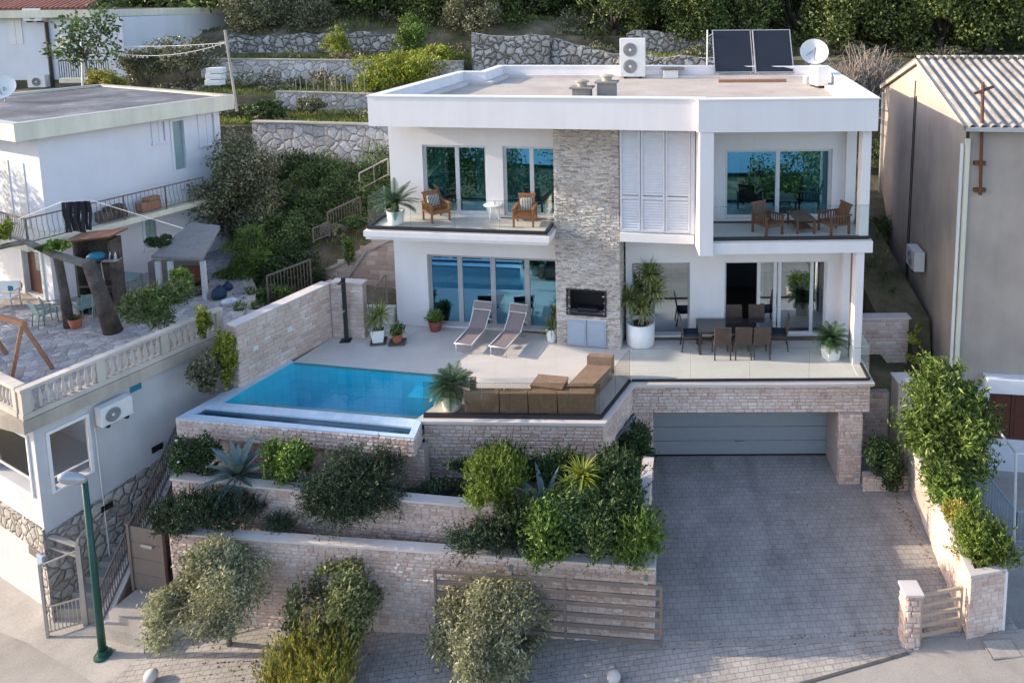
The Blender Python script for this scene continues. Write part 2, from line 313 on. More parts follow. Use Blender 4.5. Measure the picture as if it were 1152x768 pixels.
class MB:
    def __init__(s): s.v = []; s.f = []
    def add(s, vs, fs):
        b = len(s.v); s.v += [Vector(v) for v in vs]; s.f += [[b + i for i in f] for f in fs]; return s
    def quad(s, *p): return s.add(p, [list(range(len(p)))])
    def box(s, c, size, rz=0, ch=0.0, mat=None):
        x, y, z = size[0] / 2, size[1] / 2, size[2] / 2
        R = mat if mat is not None else Matrix.Rotation(rz, 3, 'Z'); c = Vector(c)
        if ch <= 0:
            vs = [(sx * x, sy * y, sz * z) for sz in (-1, 1) for sx, sy in ((-1, -1), (1, -1), (1, 1), (-1, 1))]
            fs = [[3, 2, 1, 0], [4, 5, 6, 7], [0, 1, 5, 4], [1, 2, 6, 5], [2, 3, 7, 6], [3, 0, 4, 7]]
        else:
            bm = bmesh.new(); bmesh.ops.create_cube(bm, size=1)
            for v in bm.verts: v.co = (v.co.x * size[0], v.co.y * size[1], v.co.z * size[2])
            bmesh.ops.bevel(bm, geom=bm.edges[:], offset=min(ch, min(size) * .45), segments=2, affect='EDGES', profile=.6)
            bm.verts.index_update()
            vs = [v.co.copy() for v in bm.verts]; fs = [[v.index for v in f.verts] for f in bm.faces]; bm.free()
        return s.add([c + R @ Vector(v) for v in vs], fs)
    def bar(s, p, q, w, h=None, up=(0, 0, 1), ch=0.0):
        p, q = Vector(p), Vector(q); d = q - p; L = d.length
        if L < 1e-6: return s
        X = d / L; u = Vector(up)
        if abs(X.dot(u)) > .98: u = Vector((0, 1, 0))
        Y = u.cross(X).normalized(); Z = X.cross(Y)
        return s.box((p + q) / 2, (L, w, h or w), mat=Matrix((X, Y, Z)).transposed(), ch=ch)
    def prism(s, pts, z0, z1):
        n = len(pts); a = sum(pts[i][0] * pts[(i + 1) % n][1] - pts[(i + 1) % n][0] * pts[i][1] for i in range(n))
        if a < 0: pts = pts[::-1]
        vs = [(p[0], p[1], z0) for p in pts] + [(p[0], p[1], z1) for p in pts]
        return s.add(vs, [list(range(n - 1, -1, -1)), list(range(n, 2 * n))] + [[i, (i + 1) % n, n + (i + 1) % n, n + i] for i in range(n)])
    def tube(s, path, r, n=8, cap=True):
        P = [Vector(p) for p in path]; rs = r if isinstance(r, (list, tuple)) else [r] * len(P)
        rings = []; ref = Vector((0, 0, 1))
        for i, p in enumerate(P):
            d = (P[min(i + 1, len(P) - 1)] - P[max(i - 1, 0)]).normalized()
            u = ref if abs(d.dot(ref)) < .95 else Vector((1, 0, 0))
            a = d.cross(u).normalized(); b = d.cross(a)
            rings.append([p + (a * math.cos(t) + b * math.sin(t)) * rs[i] for t in [2 * math.pi * k / n for k in range(n)]])
        vs = [v for r_ in rings for v in r_]
        fs = [[i * n + k, i * n + (k + 1) % n, (i + 1) * n + (k + 1) % n, (i + 1) * n + k] for i in range(len(P) - 1) for k in range(n)]
        if cap: fs += [list(range(n))[::-1], [(len(P) - 1) * n + k for k in range(n)]]
        return s.add(vs, fs)
    def lathe(s, c, prof, n=20, mat=None, cap=True):
        c = Vector(c); vs = []
        for r, z in prof:
            for k in range(n):
                t = 2 * math.pi * k / n; v = Vector((r * math.cos(t), r * math.sin(t), z))
                vs.append(c + (mat @ v if mat is not None else v))
        m = len(prof)
        fs = [[i * n + k, i * n + (k + 1) % n, (i + 1) * n + (k + 1) % n, (i + 1) * n + k] for i in range(m - 1) for k in range(n)]
        if cap: fs += [list(range(n))[::-1], [(m - 1) * n + k for k in range(n)]]
        return s.add(vs, fs)
    def build(s, name, m, parent=None, smooth=False): return finish(name, s.v, s.f, m, parent, smooth)
# a vertical plane: origin o, direction u; n points to the viewer's side
class Pl:
    def __init__(s, a, b):
        s.o = Vector((a[0], a[1], 0)); d = Vector((b[0] - a[0], b[1] - a[1], 0)); s.L = d.length; s.u = d / s.L
        s.n = Vector((s.u.y, -s.u.x, 0)); s.rz = math.atan2(s.u.y, s.u.x)
    def p(s, t, z, d=0.0): v = s.o + s.u * t + s.n * d; return Vector((v.x, v.y, z))
    def s(s_, x, y, d=0.0):
        r = ray(x, y); o = s_.o + s_.n * d
        t = (o - EYE).dot(s_.n) / r.dot(s_.n); q = EYE + r * t
        return (q - s_.o).dot(s_.u), q.z
    def box(s, mb, s0, s1, z0, z1, d0, d1, ch=0.0):
        c = s.p((s0 + s1) / 2, (z0 + z1) / 2, (d0 + d1) / 2)
        return mb.box(c, (s1 - s0, abs(d1 - d0), z1 - z0), s.rz, ch)
    def shift(s, d): return Pl(s.p(0, 0, d), s.p(s.L, 0, d))
def wall(mb, pl, s0, s1, z0, z1, th, holes=(), d=0.0):
    ss = sorted({s0, s1, *[h[0] for h in holes], *[h[1] for h in holes]}); zs = sorted({z0, z1, *[h[2] for h in holes], *[h[3] for h in holes]})
    ss = [v for v in ss if s0 <= v <= s1]; zs = [v for v in zs if z0 <= v <= z1]
    def solid(i, j):
        if not (0 <= i < len(ss) - 1 and 0 <= j < len(zs) - 1): return False
        a, b = (ss[i] + ss[i + 1]) / 2, (zs[j] + zs[j + 1]) / 2
        return not any(h[0] < a < h[1] and h[2] < b < h[3] for h in holes)
    for i in range(len(ss) - 1):
        for j in range(len(zs) - 1):
            if not solid(i, j): continue
            a, b, e, f = ss[i], ss[i + 1], zs[j], zs[j + 1]; P = pl.p; k = d - th
            mb.quad(P(a, e, d), P(b, e, d), P(b, f, d), P(a, f, d)); mb.quad(P(b, e, k), P(a, e, k), P(a, f, k), P(b, f, k))
            if not solid(i - 1, j): mb.quad(P(a, e, k), P(a, e, d), P(a, f, d), P(a, f, k))
            if not solid(i + 1, j): mb.quad(P(b, e, d), P(b, e, k), P(b, f, k), P(b, f, d))
            if not solid(i, j - 1): mb.quad(P(a, e, k), P(b, e, k), P(b, e, d), P(a, e, d))
            if not solid(i, j + 1): mb.quad(P(a, f, d), P(b, f, d), P(b, f, k), P(a, f, k))
def window(parent, pl, s0, s1, z0, z1, splits=(), rec=.12, fw=.06, glass='glass', frame='alulight', name='window', skip=()):
    xs = [0, *splits, 1]; w = s1 - s0
    mb = MB()
    pl.box(mb, s0, s1, z1 - fw, z1, -rec - .07, -rec); pl.box(mb, s0, s1, z0, z0 + fw, -rec - .07, -rec)
    for k, x in enumerate(xs):
        c = s0 + x * w; ww = fw if k in (0, len(xs) - 1) else fw * 1.5
        a = max(s0, c - ww / 2) if k else s0; b = s1 if k == len(xs) - 1 else a + ww
        if k == len(xs) - 1: a = s1 - ww
        pl.box(mb, a, b, z0 + fw, z1 - fw, -rec - .07, -rec)
    o = mb.build(name, frame, parent)
    for k in range(len(xs) - 1):
        if k in skip: continue
        a, b = s0 + xs[k] * w + fw * .6, s0 + xs[k + 1] * w - fw * .6
        g = MB(); g.quad(pl.p(a, z0 + fw * .5, -rec - .035), pl.p(b, z0 + fw * .5, -rec - .035), pl.p(b, z1 - fw * .5, -rec - .035), pl.p(a, z1 - fw * .5, -rec - .035))
        g.build('pane', glass, o)
    return o
def stones(mb, pl, s0, s1, z0, z1, row=.10, ln=(.14, .32), dp=(.012, .05), top=None, bot=None, holes=(), d=0.0, joint=.008, rough=.5):
    z = z0
    while z < z1 - .02:
        h = min(row * rnd.uniform(.85, 1.15), z1 - z)
        if z1 - z - h < row * .35: h = z1 - z
        a = s0 - rnd.uniform(0, ln[0])
        while a < s1 - .01:
            b = a + rnd.uniform(*ln)
            if s1 - b < ln[0] * .5: b = s1
            x0, x1 = max(a, s0) + joint / 2, min(b, s1) - joint / 2; a = b
            if x1 - x0 < .02: continue
            e, f = z + joint / 2, z + h - joint / 2; mid = (x0 + x1) / 2
            if top is not None:
                f = min(f, top(mid))
            if bot is not None: e = max(e, bot(mid))
            if f - e < .02: continue
            if any(h_[0] < mid < h_[1] and h_[2] < (e + f) / 2 < h_[3] for h_ in holes): continue
            D = rnd.uniform(*dp); i = min(.018, (f - e) * .22, (x1 - x0) * .2)
            j = lambda: rnd.uniform(-.5, .5) * D * rough
            P = pl.p
            vs = [P(x0, e, d), P(x1, e, d), P(x1, f, d), P(x0, f, d),
                  P(x0 + i, e + i, d + D + j()), P(x1 - i, e + i, d + D + j()), P(x1 - i, f - i, d + D + j()), P(x0 + i, f - i, d + D + j()),
                  P(mid + rnd.uniform(-.2, .2) * (x1 - x0), (e + f) / 2, d + D * (1 + rough * rnd.uniform(0, .6)))]
            mb.add(vs, [[0, 1, 5, 4], [1, 2, 6, 5], [2, 3, 7, 6], [3, 0, 4, 7], [4, 5, 8], [5, 6, 8], [6, 7, 8], [7, 4, 8]])
        z += h
    return mb
# ================================================================== THE VILLA
ZU = 3.9
villa = thing('modern_villa', 'white flat-roofed two-storey villa with stone chimney tower, wide glass doors and a garage', 'house', (0, 24, 0))
FL = Pl((-7.2, 23.28), (.4, 22.22)); FR = Pl((.3, 22.08), (7.85, 22.08))
X = lambda pl, x: (Vector((x, 0, 0)) - pl.o).x / pl.u.x
def hole(pl, x0, y0, x1, y1, z0=None, z1=None):
    a, t = pl.s(x0, y0); b, e = pl.s(x1, y1)
    return (a, b, e if z0 is None else z0, t if z1 is None else z1)
hA = hole(FL, 480, 286, 640, 300, .05); hB = hole(FL, 474.5, 163, 549, 240, ZU + .08); hC = hole(FL, 565, 164, 640, 240, ZU + .08)
hC = (hC[0], hC[1], hC[2], hB[3])
hD = hole(FR, 711, 296, 776, 372, .10); hE = hole(FR, 815.5, 295, 929, 377, .05); hF = hole(FR, 816, 169, 934.5, 254, ZU + .1)
mb = MB()
wall(mb, FL, 0, X(FL, .3), -.1, 7.19, .3, [hA, hB, hC])
wall(mb, FR, .32, FR.L, -.1, 7.19, .3, [hD, hE, hF])
LW = Pl(FL.p(0, 0, -.3) + FL.n * -8.2, FL.p(0, 0, -.3)); wall(mb, LW, 0, LW.L - .004, -.1, 7.19, .3)
RWp = Pl((7.85, 21.778), (9.1, 29.4)); wall(mb, RWp, 0, RWp.L, -.1, 7.19, .3)
mb.build('outer_wall', 'white', villa)
mb = MB(); fp = [FL.p(.31, 0, -.31), (-.2, 22.0), (7.5, 21.77), (8.6, 29), (-5.7, 30.9)]
fp = [(p[0], p[1]) for p in fp]
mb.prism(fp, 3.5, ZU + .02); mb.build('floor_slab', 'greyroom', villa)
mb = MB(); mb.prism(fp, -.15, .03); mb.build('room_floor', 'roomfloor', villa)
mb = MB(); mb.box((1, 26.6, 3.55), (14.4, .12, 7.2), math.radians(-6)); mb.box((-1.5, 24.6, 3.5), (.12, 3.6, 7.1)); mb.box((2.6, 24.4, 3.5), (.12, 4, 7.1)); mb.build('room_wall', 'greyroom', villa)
# windows
w_ = lambda h, *a, **k: window(villa, a[0], h[0], h[1], h[2], h[3], *a[1:], **k)
def frac(pl, h, px, py): return (pl.s(px, py)[0] - h[0]) / (h[1] - h[0])
wl = w_(hA, FL, [frac(FL, hA, x, 330) for x in (517, 554, 592.5, 629)], fw=.11, name='sliding_door', frame='alu', glass='glassblue')
wb = w_(hB, FL, [frac(FL, hB, 513.5, 200)], fw=.09, name='balcony_door')
wc = w_(hC, FL, [frac(FL, hC, 597.5, 200)], fw=.09, name='balcony_door')
wd = w_(hD, FR, [], glass='glassdark', fw=.05, name='window', rec=.14, frame='alu')
we = w_(hE, FR, [.34, .50, .545, .86], glass='glassdark', fw=.07, name='sliding_door', skip=(0,))
wf = w_(hF, FR, [.5], fw=.09, name='balcony_door', frame='alulight')
def curtain(pl, s0, s1, z0, z1, d, m, parent, amp=.05, wl_=.22):
    mb = MB(); n = max(8, int((s1 - s0) / wl_ * 8))
    for i in range(n):
        a, b = s0 + (s1 - s0) * i / n, s0 + (s1 - s0) * (i + 1) / n
        da, db = [d + amp * math.sin(v / wl_ * 6.283) + .02 * math.sin(v * 9) for v in (a, b)]
        mb.quad(pl.p(a, z0, da), pl.p(b, z0, db), pl.p(b, z1, db), pl.p(a, z1, da))
    return mb.build('curtain', m, parent, True)
curtain(FL, hB[0] + .05, hB[0] + .55, ZU + .05, hB[3], -.55, 'curtain', wb); curtain(FL, hB[1] - .55, hB[1] - .02, ZU + .05, hB[3], -.55, 'curtain', wb)
curtain(FL, hC[0], hC[1], ZU + .05, hC[3], -.55, 'curtain', wc)
curtain(FR, hF[0], hF[0] + .55, ZU + .05, hF[3], -.55, 'curtain', wf); curtain(FR, hF[1] - .75, hF[1], ZU + .05, hF[3], -.55, 'curtain', wf)
curtain(FR, hE[0] + (hE[1] - hE[0]) * .36, hE[0] + (hE[1] - hE[0]) * .47, .05, hE[3], -.45, 'curtaingrey', we)
# sofa and lamp-less dark lounge inside the open door
# chimney tower of ledge stone
TW = Pl((-1.6, 21.74), (.40, 21.36))
mb = MB(); nic = (.34, 1.6, 1.05, 1.93); cab = (.33, 1.62, .03, .93)
wall(mb, TW, 0, TW.L, -.02, 7.195, .45, [nic])
TS = Pl(TW.p(TW.L, 0, -.451), TW.p(TW.L, 0, -1.0)); TS2 = Pl(TW.p(TW.L, 0, 0), TW.p(TW.L, 0, -.95))
mb.prism([tuple(TW.p(0, 0, -.452))[:2], tuple(TW.p(TW.L, 0, -.452))[:2], tuple(TW.p(TW.L, 0, -.95))[:2], tuple(TW.p(0, 0, -.85))[:2]], -.02, 7.195)
tower = mb.build('chimney_tower', 'mortar', villa)
mb = MB()
stones(mb, TW, -.02, TW.L + .02, 0, 7.19, .044, (.07, .28), (.008, .06), holes=[nic, (cab[0], cab[1], 0, cab[3])], joint=.006, rough=.5)
stones(mb, TS2, 0, .93, 0, 7.19, .052, (.12, .42), (.008, .035), joint=.006)
TS3 = Pl(TW.p(0, 0, -.8), TW.p(0, 0, 0)); stones(mb, TS3, 0, .8, 0, 7.19, .052, (.12, .42), (.008, .035), joint=.006)
mb.build('stone_cladding', 'ledge', tower)
mb = MB(); TW.box(mb, nic[0], nic[1], nic[2], nic[3], -.449, -.44); mb.build('barbecue_recess', 'black', tower)
mb = MB()
for a, b, e, f in ((nic[0] - .02, nic[1] + .02, nic[3] - .05, nic[3] + .0), (nic[0] - .02, nic[1] + .02, nic[2], nic[2] + .05), (nic[0] - .02, nic[0] + .04, nic[2] + .05, nic[3] - .05), (nic[1] - .04, nic[1] + .02, nic[2] + .05, nic[3] - .05)):
    TW.box(mb, a, b, e, f, -.02, .06)
for k in range(12):
    a = nic[0] + .08 + k * .1; mb.tube([TW.p(a, nic[2] + .2, -.4), TW.p(a, nic[2] + .2, -.05)], .008, 5)
TW.box(mb, nic[0] + .3, nic[1] - .3, nic[2] + .05, nic[2] + .17, -.35, -.12, .03)
mb.build('barbecue_frame', 'dark', tower)
for k in range(2):
    a = cab[0] + k * (cab[1] - cab[0]) / 2; b = a + (cab[1] - cab[0]) / 2
    mb = MB(); TW.box(mb, a + .01, b - .01, .04, .92, .0, .05, .004); TW.box(mb, a + .07, b - .07, .11, .85, .0, .062, .004)
    o = mb.build('cabinet_door', 'bluegrey', tower)
    mb = MB(); e = b - .045 if k == 0 else a + .045; mb.tube([TW.p(e, .42, .08), TW.p(e, .58, .08)], .01, 6); mb.build('handle', 'steel', o)
mb = MB(); TW.box(mb, cab[0] - .03, cab[1] + .03, .925, .965, 0, .07, .004); mb.build('cabinet_ledge', 'cap', tower)
# shutter bay
BAY = Pl((.44, 21.34), (2.72, 21.02))
mb = MB(); mb.prism([tuple(BAY.p(0, 0))[:2], tuple(BAY.p(BAY.L, 0))[:2], (2.72, 22.07), (.45, 22.18)], 3.62, 7.185); mb.build('shutter_bay', 'white', villa)
mb = MB(); BAY.box(mb, 0, BAY.L - .02, 3.58, 3.86, .004, .13, .01); mb.build('bay_ledge', 'white', villa)
edges = [BAY.s(x, 205)[0] for x in (695.5, 721, 748.5, 777)]
for k in range(3):
    a, b = edges[k] + .01, edges[k + 1] - .01
    if k == 0: a = .02
    fr = MB(); z0, z1, zm = 3.9, 7.14, BAY.s(730, 222)[1]
    dd = .08 if k else .055
    for (p, q, e, f) in ((a, a + .06, z0, z1), (b - .06, b, z0, z1), (a + .06, b - .06, z0, z0 + .08), (a + .06, b - .06, z1 - .08, z1), (a + .06, b - .06, zm - .05, zm + .05)):
        BAY.box(fr, p, q, e, f, .006, dd + .03, .006)
    o = fr.build('louvred_shutter', 'shutter', villa)
    sl = MB(); z = z0 + .1
    while z < z1 - .1:
        if abs(z - zm) > .07:
            sl.quad(BAY.p(a + .06, z - .030, dd + .020), BAY.p(b - .06, z - .030, dd + .020), BAY.p(b - .06, z + .050, dd - .012), BAY.p(a + .06, z + .050, dd - .012))
            sl.quad(BAY.p(a + .06, z - .040, dd + .016), BAY.p(b - .06, z - .040, dd + .016), BAY.p(b - .06, z - .030, dd + .020), BAY.p(a + .06, z - .030, dd + .020))
        z += .085
    sl.build('slats', 'shutter', o)
mb = MB(); e = BAY.s(782, 205)[0]; BAY.box(mb, edges[3], min(e, BAY.L - .01), 3.88, 7.16, .005, .12, .006); mb.build('shutter_rail', 'shutter', villa)
# fin wall beside the right balcony
mb = MB(); mb.box((2.92, 21.05, 5.36), (.40, 2.04, 3.66)); mb.build('fin_wall', 'white', villa)
# columns
for z0, z1, x, w in ((.002, 3.52, 7.52, .25), (ZU + .01, 7.19, 7.60, .27)):
    mb = MB(); mb.box((x, 20.42, (z0 + z1) / 2), (w, .30, z1 - z0), ch=.012); mb.build('column', 'white', villa)
mb = MB(); mb.tube([(7.40, 20.62, 3.5), (7.40, 20.62, .05)], .035, 8); mb.build('downpipe', 'rail', villa)
# roof
RP = [(-7.3, 21.68), (2.64, 20.24), (2.66, 20.0), (7.78, 19.95), (9.35, 29.7), (-4.7, 31.6), (-5.05, 29.0), (-5.95, 29.13)]
def inset(pts, d):
    out = []; n = len(pts)
    for i in range(n):
        p0, p1, p2 = Vector(pts[i - 1]), Vector(pts[i]), Vector(pts[(i + 1) % n])
        d1 = (p1 - p0).normalized(); d2 = (p2 - p1).normalized()
        n1 = Vector((-d1.y, d1.x)); n2 = Vector((-d2.y, d2.x))
        a = p1 + n1 * d; b = p1 + n2 * d; den = d1.x * d2.y - d1.y * d2.x
        if abs(den) < .02: out.append(tuple(a)); continue
        t = ((b - a).x * d2.y - (b - a).y * d2.x) / den; out.append(tuple(a + d1 * t))
    return out
def ring(mb, o, i, z0, z1):
    n = len(o)
    for k in range(n):
        a, b, c, d = o[k], o[(k + 1) % n], i[(k + 1) % n], i[k]
        mb.quad((*a, z0), (*b, z0), (*b, z1), (*a, z1)); mb.quad((*c, z0), (*d, z0), (*d, z1), (*c, z1))
        mb.quad((*a, z1), (*b, z1), (*c, z1), (*d, z1)); mb.quad((*b, z0), (*a, z0), (*d, z0), (*c, z0))
RI = inset(RP, .28)
mb = MB(); ring(mb, RP, RI, 7.2, 8.12); mb.build('roof_fascia', 'white', villa)
mb = MB(); mb.prism(inset(RP, .281), 7.203, 7.60); mb.build('roof_slab', 'white', villa)
mb = MB(); ring(mb, inset(RP, -.03), inset(RP, .31), 8.121, 8.16); mb.build('parapet_flashing', 'whitepaint', villa)
mb = MB(); ring(mb, inset(RP, .282), inset(RP, .62), 7.602, 7.78); mb.build('roof_upstand', 'cap', villa)
mb = MB(); mb.prism(inset(RP, .62), 7.603, 7.66); mb.build('roof_surface', 'roofscreed', villa)
# balconies
BLp, BRp = at(411, 259.5, ZU - .03), at(616, 266.5, ZU - .03)
BF = Pl(BLp, BRp); sideL = tuple(FL.p(-.02, 0, .003))[:2]
poly = [tuple(BLp)[:2], tuple(BRp)[:2], tuple(TW.p(-.03, 0, -.1))[:2], tuple(TW.p(-.03, 0, -.7))[:2], tuple(FL.p(.0, 0, .004))[:2], (BLp.x + .16, FL.o.y + .02)]
mb = MB(); mb.prism(poly, 3.60, 3.80); mb.prism(inset(poly, -.05), 3.70, ZU - .03); s = mb.build('balcony_slab', 'white', villa)
mb = MB(); mb.prism(inset(poly, .06), ZU - .028, ZU + .01); mb.build('balcony_floor', 'tile', s)
def glassrun(parent, pts, z0, h, npan, m='railglass', channel=True, name='glass_railing', gap=.02, foot=.10):
    ch = MB()
    for a, b in zip(pts, pts[1:]):
        pl = Pl(a, b); pl.box(ch, 0, pl.L, z0, z0 + foot, -.04, .04)
    o = ch.build(name, 'dark', parent)
    eg = MB()
    for (a, b), n in zip(zip(pts, pts[1:]), npan):
        pl = Pl(a, b)
        for k in range(n):
            x0, x1 = pl.L * k / n + gap / 2, pl.L * (k + 1) / n - gap / 2
            g = MB(); g.quad(pl.p(x0, z0 + foot * .8), pl.p(x1, z0 + foot * .8), pl.p(x1, z0 + h), pl.p(x0, z0 + h)); g.build('glass_panel', m, o)
            pl.box(eg, x0, x1, z0 + h, z0 + h + .008, -.006, .006)
            pl.box(eg, x1 - .004, x1 + .004, z0 + foot, z0 + h - .001, -.005, .005)
    eg.build('glass_edge', 'edge', o)
    return o
ib = inset(poly, .07)
glassrun(villa, [(ib[5][0], ib[5][1] - .1), ib[0], ib[1], (ib[2][0] - .02, ib[2][1])], ZU + .012, 1.02, (1, 4, 1))
rb = [(3.14, 20.17), (7.84, 20.17), (8.02, 22.06), (3.14, 22.06)]
mb = MB(); mb.prism(rb, 3.53, ZU - .03); s = mb.build('balcony_slab', 'white', villa)
mb = MB(); mb.prism([(3.142, 20.24), (7.77, 20.24), (7.93, 22.058), (3.142, 22.058)], ZU - .028, ZU + .012); mb.build('balcony_floor', 'tile', s)
glassrun(villa, [(3.16, 20.26), (7.74, 20.26), (7.90, 21.9)], ZU + .014, 1.02, (2, 2))
# garage under the terrace
GP = Pl((1.2, 20.5), (6.9, 20.45)); g0, g1 = GP.s(731, 490)[0], GP.s(934, 490)[0]
gd = MB()
for k in range(5):
    z0 = -3.02 + k * .46; GP.box(gd, g0 - .15, g1 + .05, z0 + .01, z0 + .455, -.05, 0, .012)
    GP.box(gd, g0 - .15, g1 + .05, z0 + .13, z0 + .34, -.04, .006, .008)
gdo = gd.build('garage_door', 'garage', villa)
gh = MB(); GP.box(gh, (g0 + g1) / 2 - .12, (g0 + g1) / 2 + .12, -2.6, -2.56, .008, .05, .005); gh.build('handle', 'steel', gdo)
gf = MB(); GP.box(gf, g0 - .2, g1 + .1, -3.06, -3.0, -.04, .03); gf.build('door_seal', 'black', gdo)
# ------------------------------------------------------------------ things on the roof
ZR = 7.663
def fanbox(name, label, cat, loc, w, d, h, fans, rz=0, group=None, side='front', m='pvc'):
    t = thing(name, label, cat, (0, 0, 0), 0, group)
    b = MB(); b.box((0, 0, h / 2 + .08), (w, d, h), ch=.02); body = b.build('casing', m, t)
    [MB().box((sx * w * .3, 0, .04), (.08, d * 1.05, .078)).build('foot', 'dark', t) for sx in (-1, 1)]
    for cx, cz, r in fans:
        g = MB(); R = Matrix.Rotation(math.radians(90), 3, 'X')
        g.lathe((cx, -d / 2 - .002, cz), [(r, 0), (r, .018), (r * .93, .02), (r * .92, .004)], 24, R)
        for k in range(5):
            rr = r * (.2 + .15 * k); pts = [(cx + rr * math.cos(a), -d / 2 - .022, cz + rr * math.sin(a)) for a in [2 * math.pi * q / 20 for q in range(21)]]
            g.tube(pts, .006, 4, False)
        gr = g.build('fan_grille', 'alu', t)
        h_ = MB(); h_.lathe((cx, -d / 2 - .003, cz), [(r * .9, 0), (r * .9, .004)], 24, R); h_.build('fan_opening', 'chim', gr)
        hb = MB(); hb.lathe((cx, -d / 2 - .006, cz), [(r * .22, 0), (r * .2, .02)], 12, R); hb.build('fan_hub', 'pvc', gr)
    return place(t, loc, rz)
p = at(712, 88, ZR)
fanbox('heat_pump', 'tall white outdoor heat pump unit with two stacked round fans on the villa roof', 'heat pump', (p.x, p.y, ZR), 1.08, .45, 1.62, [(-.1, .52, .30), (-.1, 1.22, .30)], -.1)
fd = MB()
def panel(px0, px1, label):
    a = at(px0, 88, ZR); b = at(px1, 88, ZR)
    t = thing('solar_panel', label, 'solar panel', (0, 0, 0), -.03, 'solar collectors on the roof')
    w = (b - a).length - .04; ang = math.radians(62); up = Vector((0, math.cos(ang), math.sin(ang))); nn = Vector((0, -math.sin(ang), math.cos(ang)))
    R = Matrix((Vector((1, 0, 0)), up, nn)).transposed(); h = 1.98; o = Vector((0, 0, .22))
    g = MB(); g.box(o + up * h / 2, (w - .07, h - .07, .06), mat=R); g.build('absorber', 'solar', t)
    f = MB()
    for q, s in ((o + up * .018, (w, .036, .09)), (o + up * (h - .018), (w, .036, .09))): f.box(q, s, mat=R)
    for sx in (-1, 1): f.box(o + up * h / 2 + Vector((sx * (w / 2 - .018), 0, 0)), (.036, h - .072, .09), mat=R)
    f.build('panel_frame', 'alu', t)
    s = MB()
    for sx in (-.42, .42):
        tp = o + up * h * .85 - nn * .05; s.bar(tp + Vector((sx * w, 0, 0)), (sx * w, tp.y + .35, .02), .04); s.bar((sx * w, -.1, .02), (sx * w, tp.y + .4, .02), .05)
        s.bar((sx * w, 0, .02), o + Vector((sx * w, 0.02, 0)), .05)
    s.build('support', 'steel', t)
    place(t, ((a.x + b.x) / 2, (a.y + b.y) / 2, ZR), -.03)
panel(803, 848.5, 'dark solar panel beside the thin white mast, the left one of the pair')
panel(849, 894, 'dark solar panel next to the satellite dish, the right one of the pair')
a, b = at(808, 93, ZR), at(886, 93, ZR)
mb = MB(); mb.box(((a.x + b.x) / 2, a.y, ZR + .06), (b.x - a.x, .14, .12), -.03, .02); tag(mb.build('ballast_beam', 'beam'), 'long pinkish ballast beam lying in front of the solar panels', 'beam')
p = at(795.5, 86, ZR); mb = MB(); mb.tube([(p.x, p.y, ZR), (p.x, p.y, ZR + 2.0)], .03, 8); mb.tube([(p.x, p.y, ZR + 1.7), (p.x + .25, p.y, ZR + 1.85)], .015, 6); tag(mb.build('roof_mast', 'pvc'), 'thin white pipe mast standing left of the solar panels', 'mast')
p = at(907, 84, ZR); ds = thing('satellite_dish', 'large white satellite dish on a short mast at the right rear of the villa roof', 'satellite dish', tuple(p))
def dish(t, c, r, az, el):
    d = Vector((math.sin(az) * math.cos(el), -math.cos(az) * math.cos(el), math.sin(el))); s = Vector((math.cos(az), math.sin(az), 0)); u = s.cross(-d)
    R = Matrix((s, d.cross(s), d)).transposed(); c = Vector(c)
    b = MB(); pr_ = [(.02, -.16 * r * 1.2)] + [(r * k / 8, -.30 * r * (1 - (k / 8) ** 2)) for k in range(1, 9)] + [(r * k / 8, -.30 * r * (1 - (k / 8) ** 2) - .012) for k in range(8, 0, -1)]
    vs = MB(); vs.lathe(c, [(.01, -.30 * r)] + pr_[1:9], 32, R, False); vs.build('reflector', 'pvc', t, True)
    a = MB(); f = c + d * r * .75 - Vector((0, 0, r * .05)); bt = c - d * .05 - Vector((0, 0, r * .9))
    a.bar(bt, f, .035); a.tube([f - d * .02, f - d * .14], .045, 8); a.build('feed_arm', 'steel', t)
dc = dep(916, 58, p.y); dish(ds, dc, .60, math.radians(-10), math.radians(28))
mb = MB(); mb.tube([(p.x, p.y + .1, ZR), (p.x, p.y + .1, dc.z - .2), (dc.x, dc.y + .2, dc.z)], .035, 8); mb.box((p.x, p.y + .1, ZR + .03), (.4, .4, .06)); mb.build('mast', 'steel', ds)
p = at(921, 98, ZR); fanbox('condenser_unit', 'white outdoor air conditioner box below the satellite dish', 'air conditioner', tuple(p), .42, .75, .72, [], .1)
p = at(908, 94, ZR); mb = MB(); mb.box((p.x, p.y, ZR + .14), (.22, .3, .28), .1, .015); tag(mb.build('roof_box', 'pvc'), 'small white box on the roof between solar panel and dish', 'box')
for px, py, h, lab in ((655, 111, .36, 'low grey roof vent with square cowl, the left and smaller one'), (683, 110, .52, 'grey roof chimney with flat cowl, the right and bigger one')):
    p = at(px, py, ZR); t = thing('roof_chimney', lab, 'chimney', tuple(p), -.1, 'roof vents near the front edge')
    t.rotation_euler = (0, 0, 0)
    b = MB(); b.box((p.x, p.y, ZR + h / 2), (.62, .55, h), -.14, .02); b.build('stack', 'chim', t)
    b = MB(); b.box((p.x, p.y, ZR + h + .03), (.78, .7, .06), -.14, .01); b.build('chimney_cap', 'chim', t)
    b = MB(); b.lathe((p.x, p.y, ZR + h + .06), [(.17, 0), (.17, .14), (.24, .15), (.24, .19), (.03, .24)], 16); b.build('cowl', 'coping', t)
p = at(757, 88, ZR); t = thing('pallet_stack', 'low brown pallet with white blocks next to the heat pump', 'pallet', tuple(p))
b = MB(); b.box((p.x, p.y, ZR + .40), (.95, .5, .07), 0, .01); b.build('board', 'palebark', t)
b = MB(); b.box((p.x - .1, p.y, ZR + .18), (.62, .36, .35), 0, .02); b.build('block', 'pvc', t)
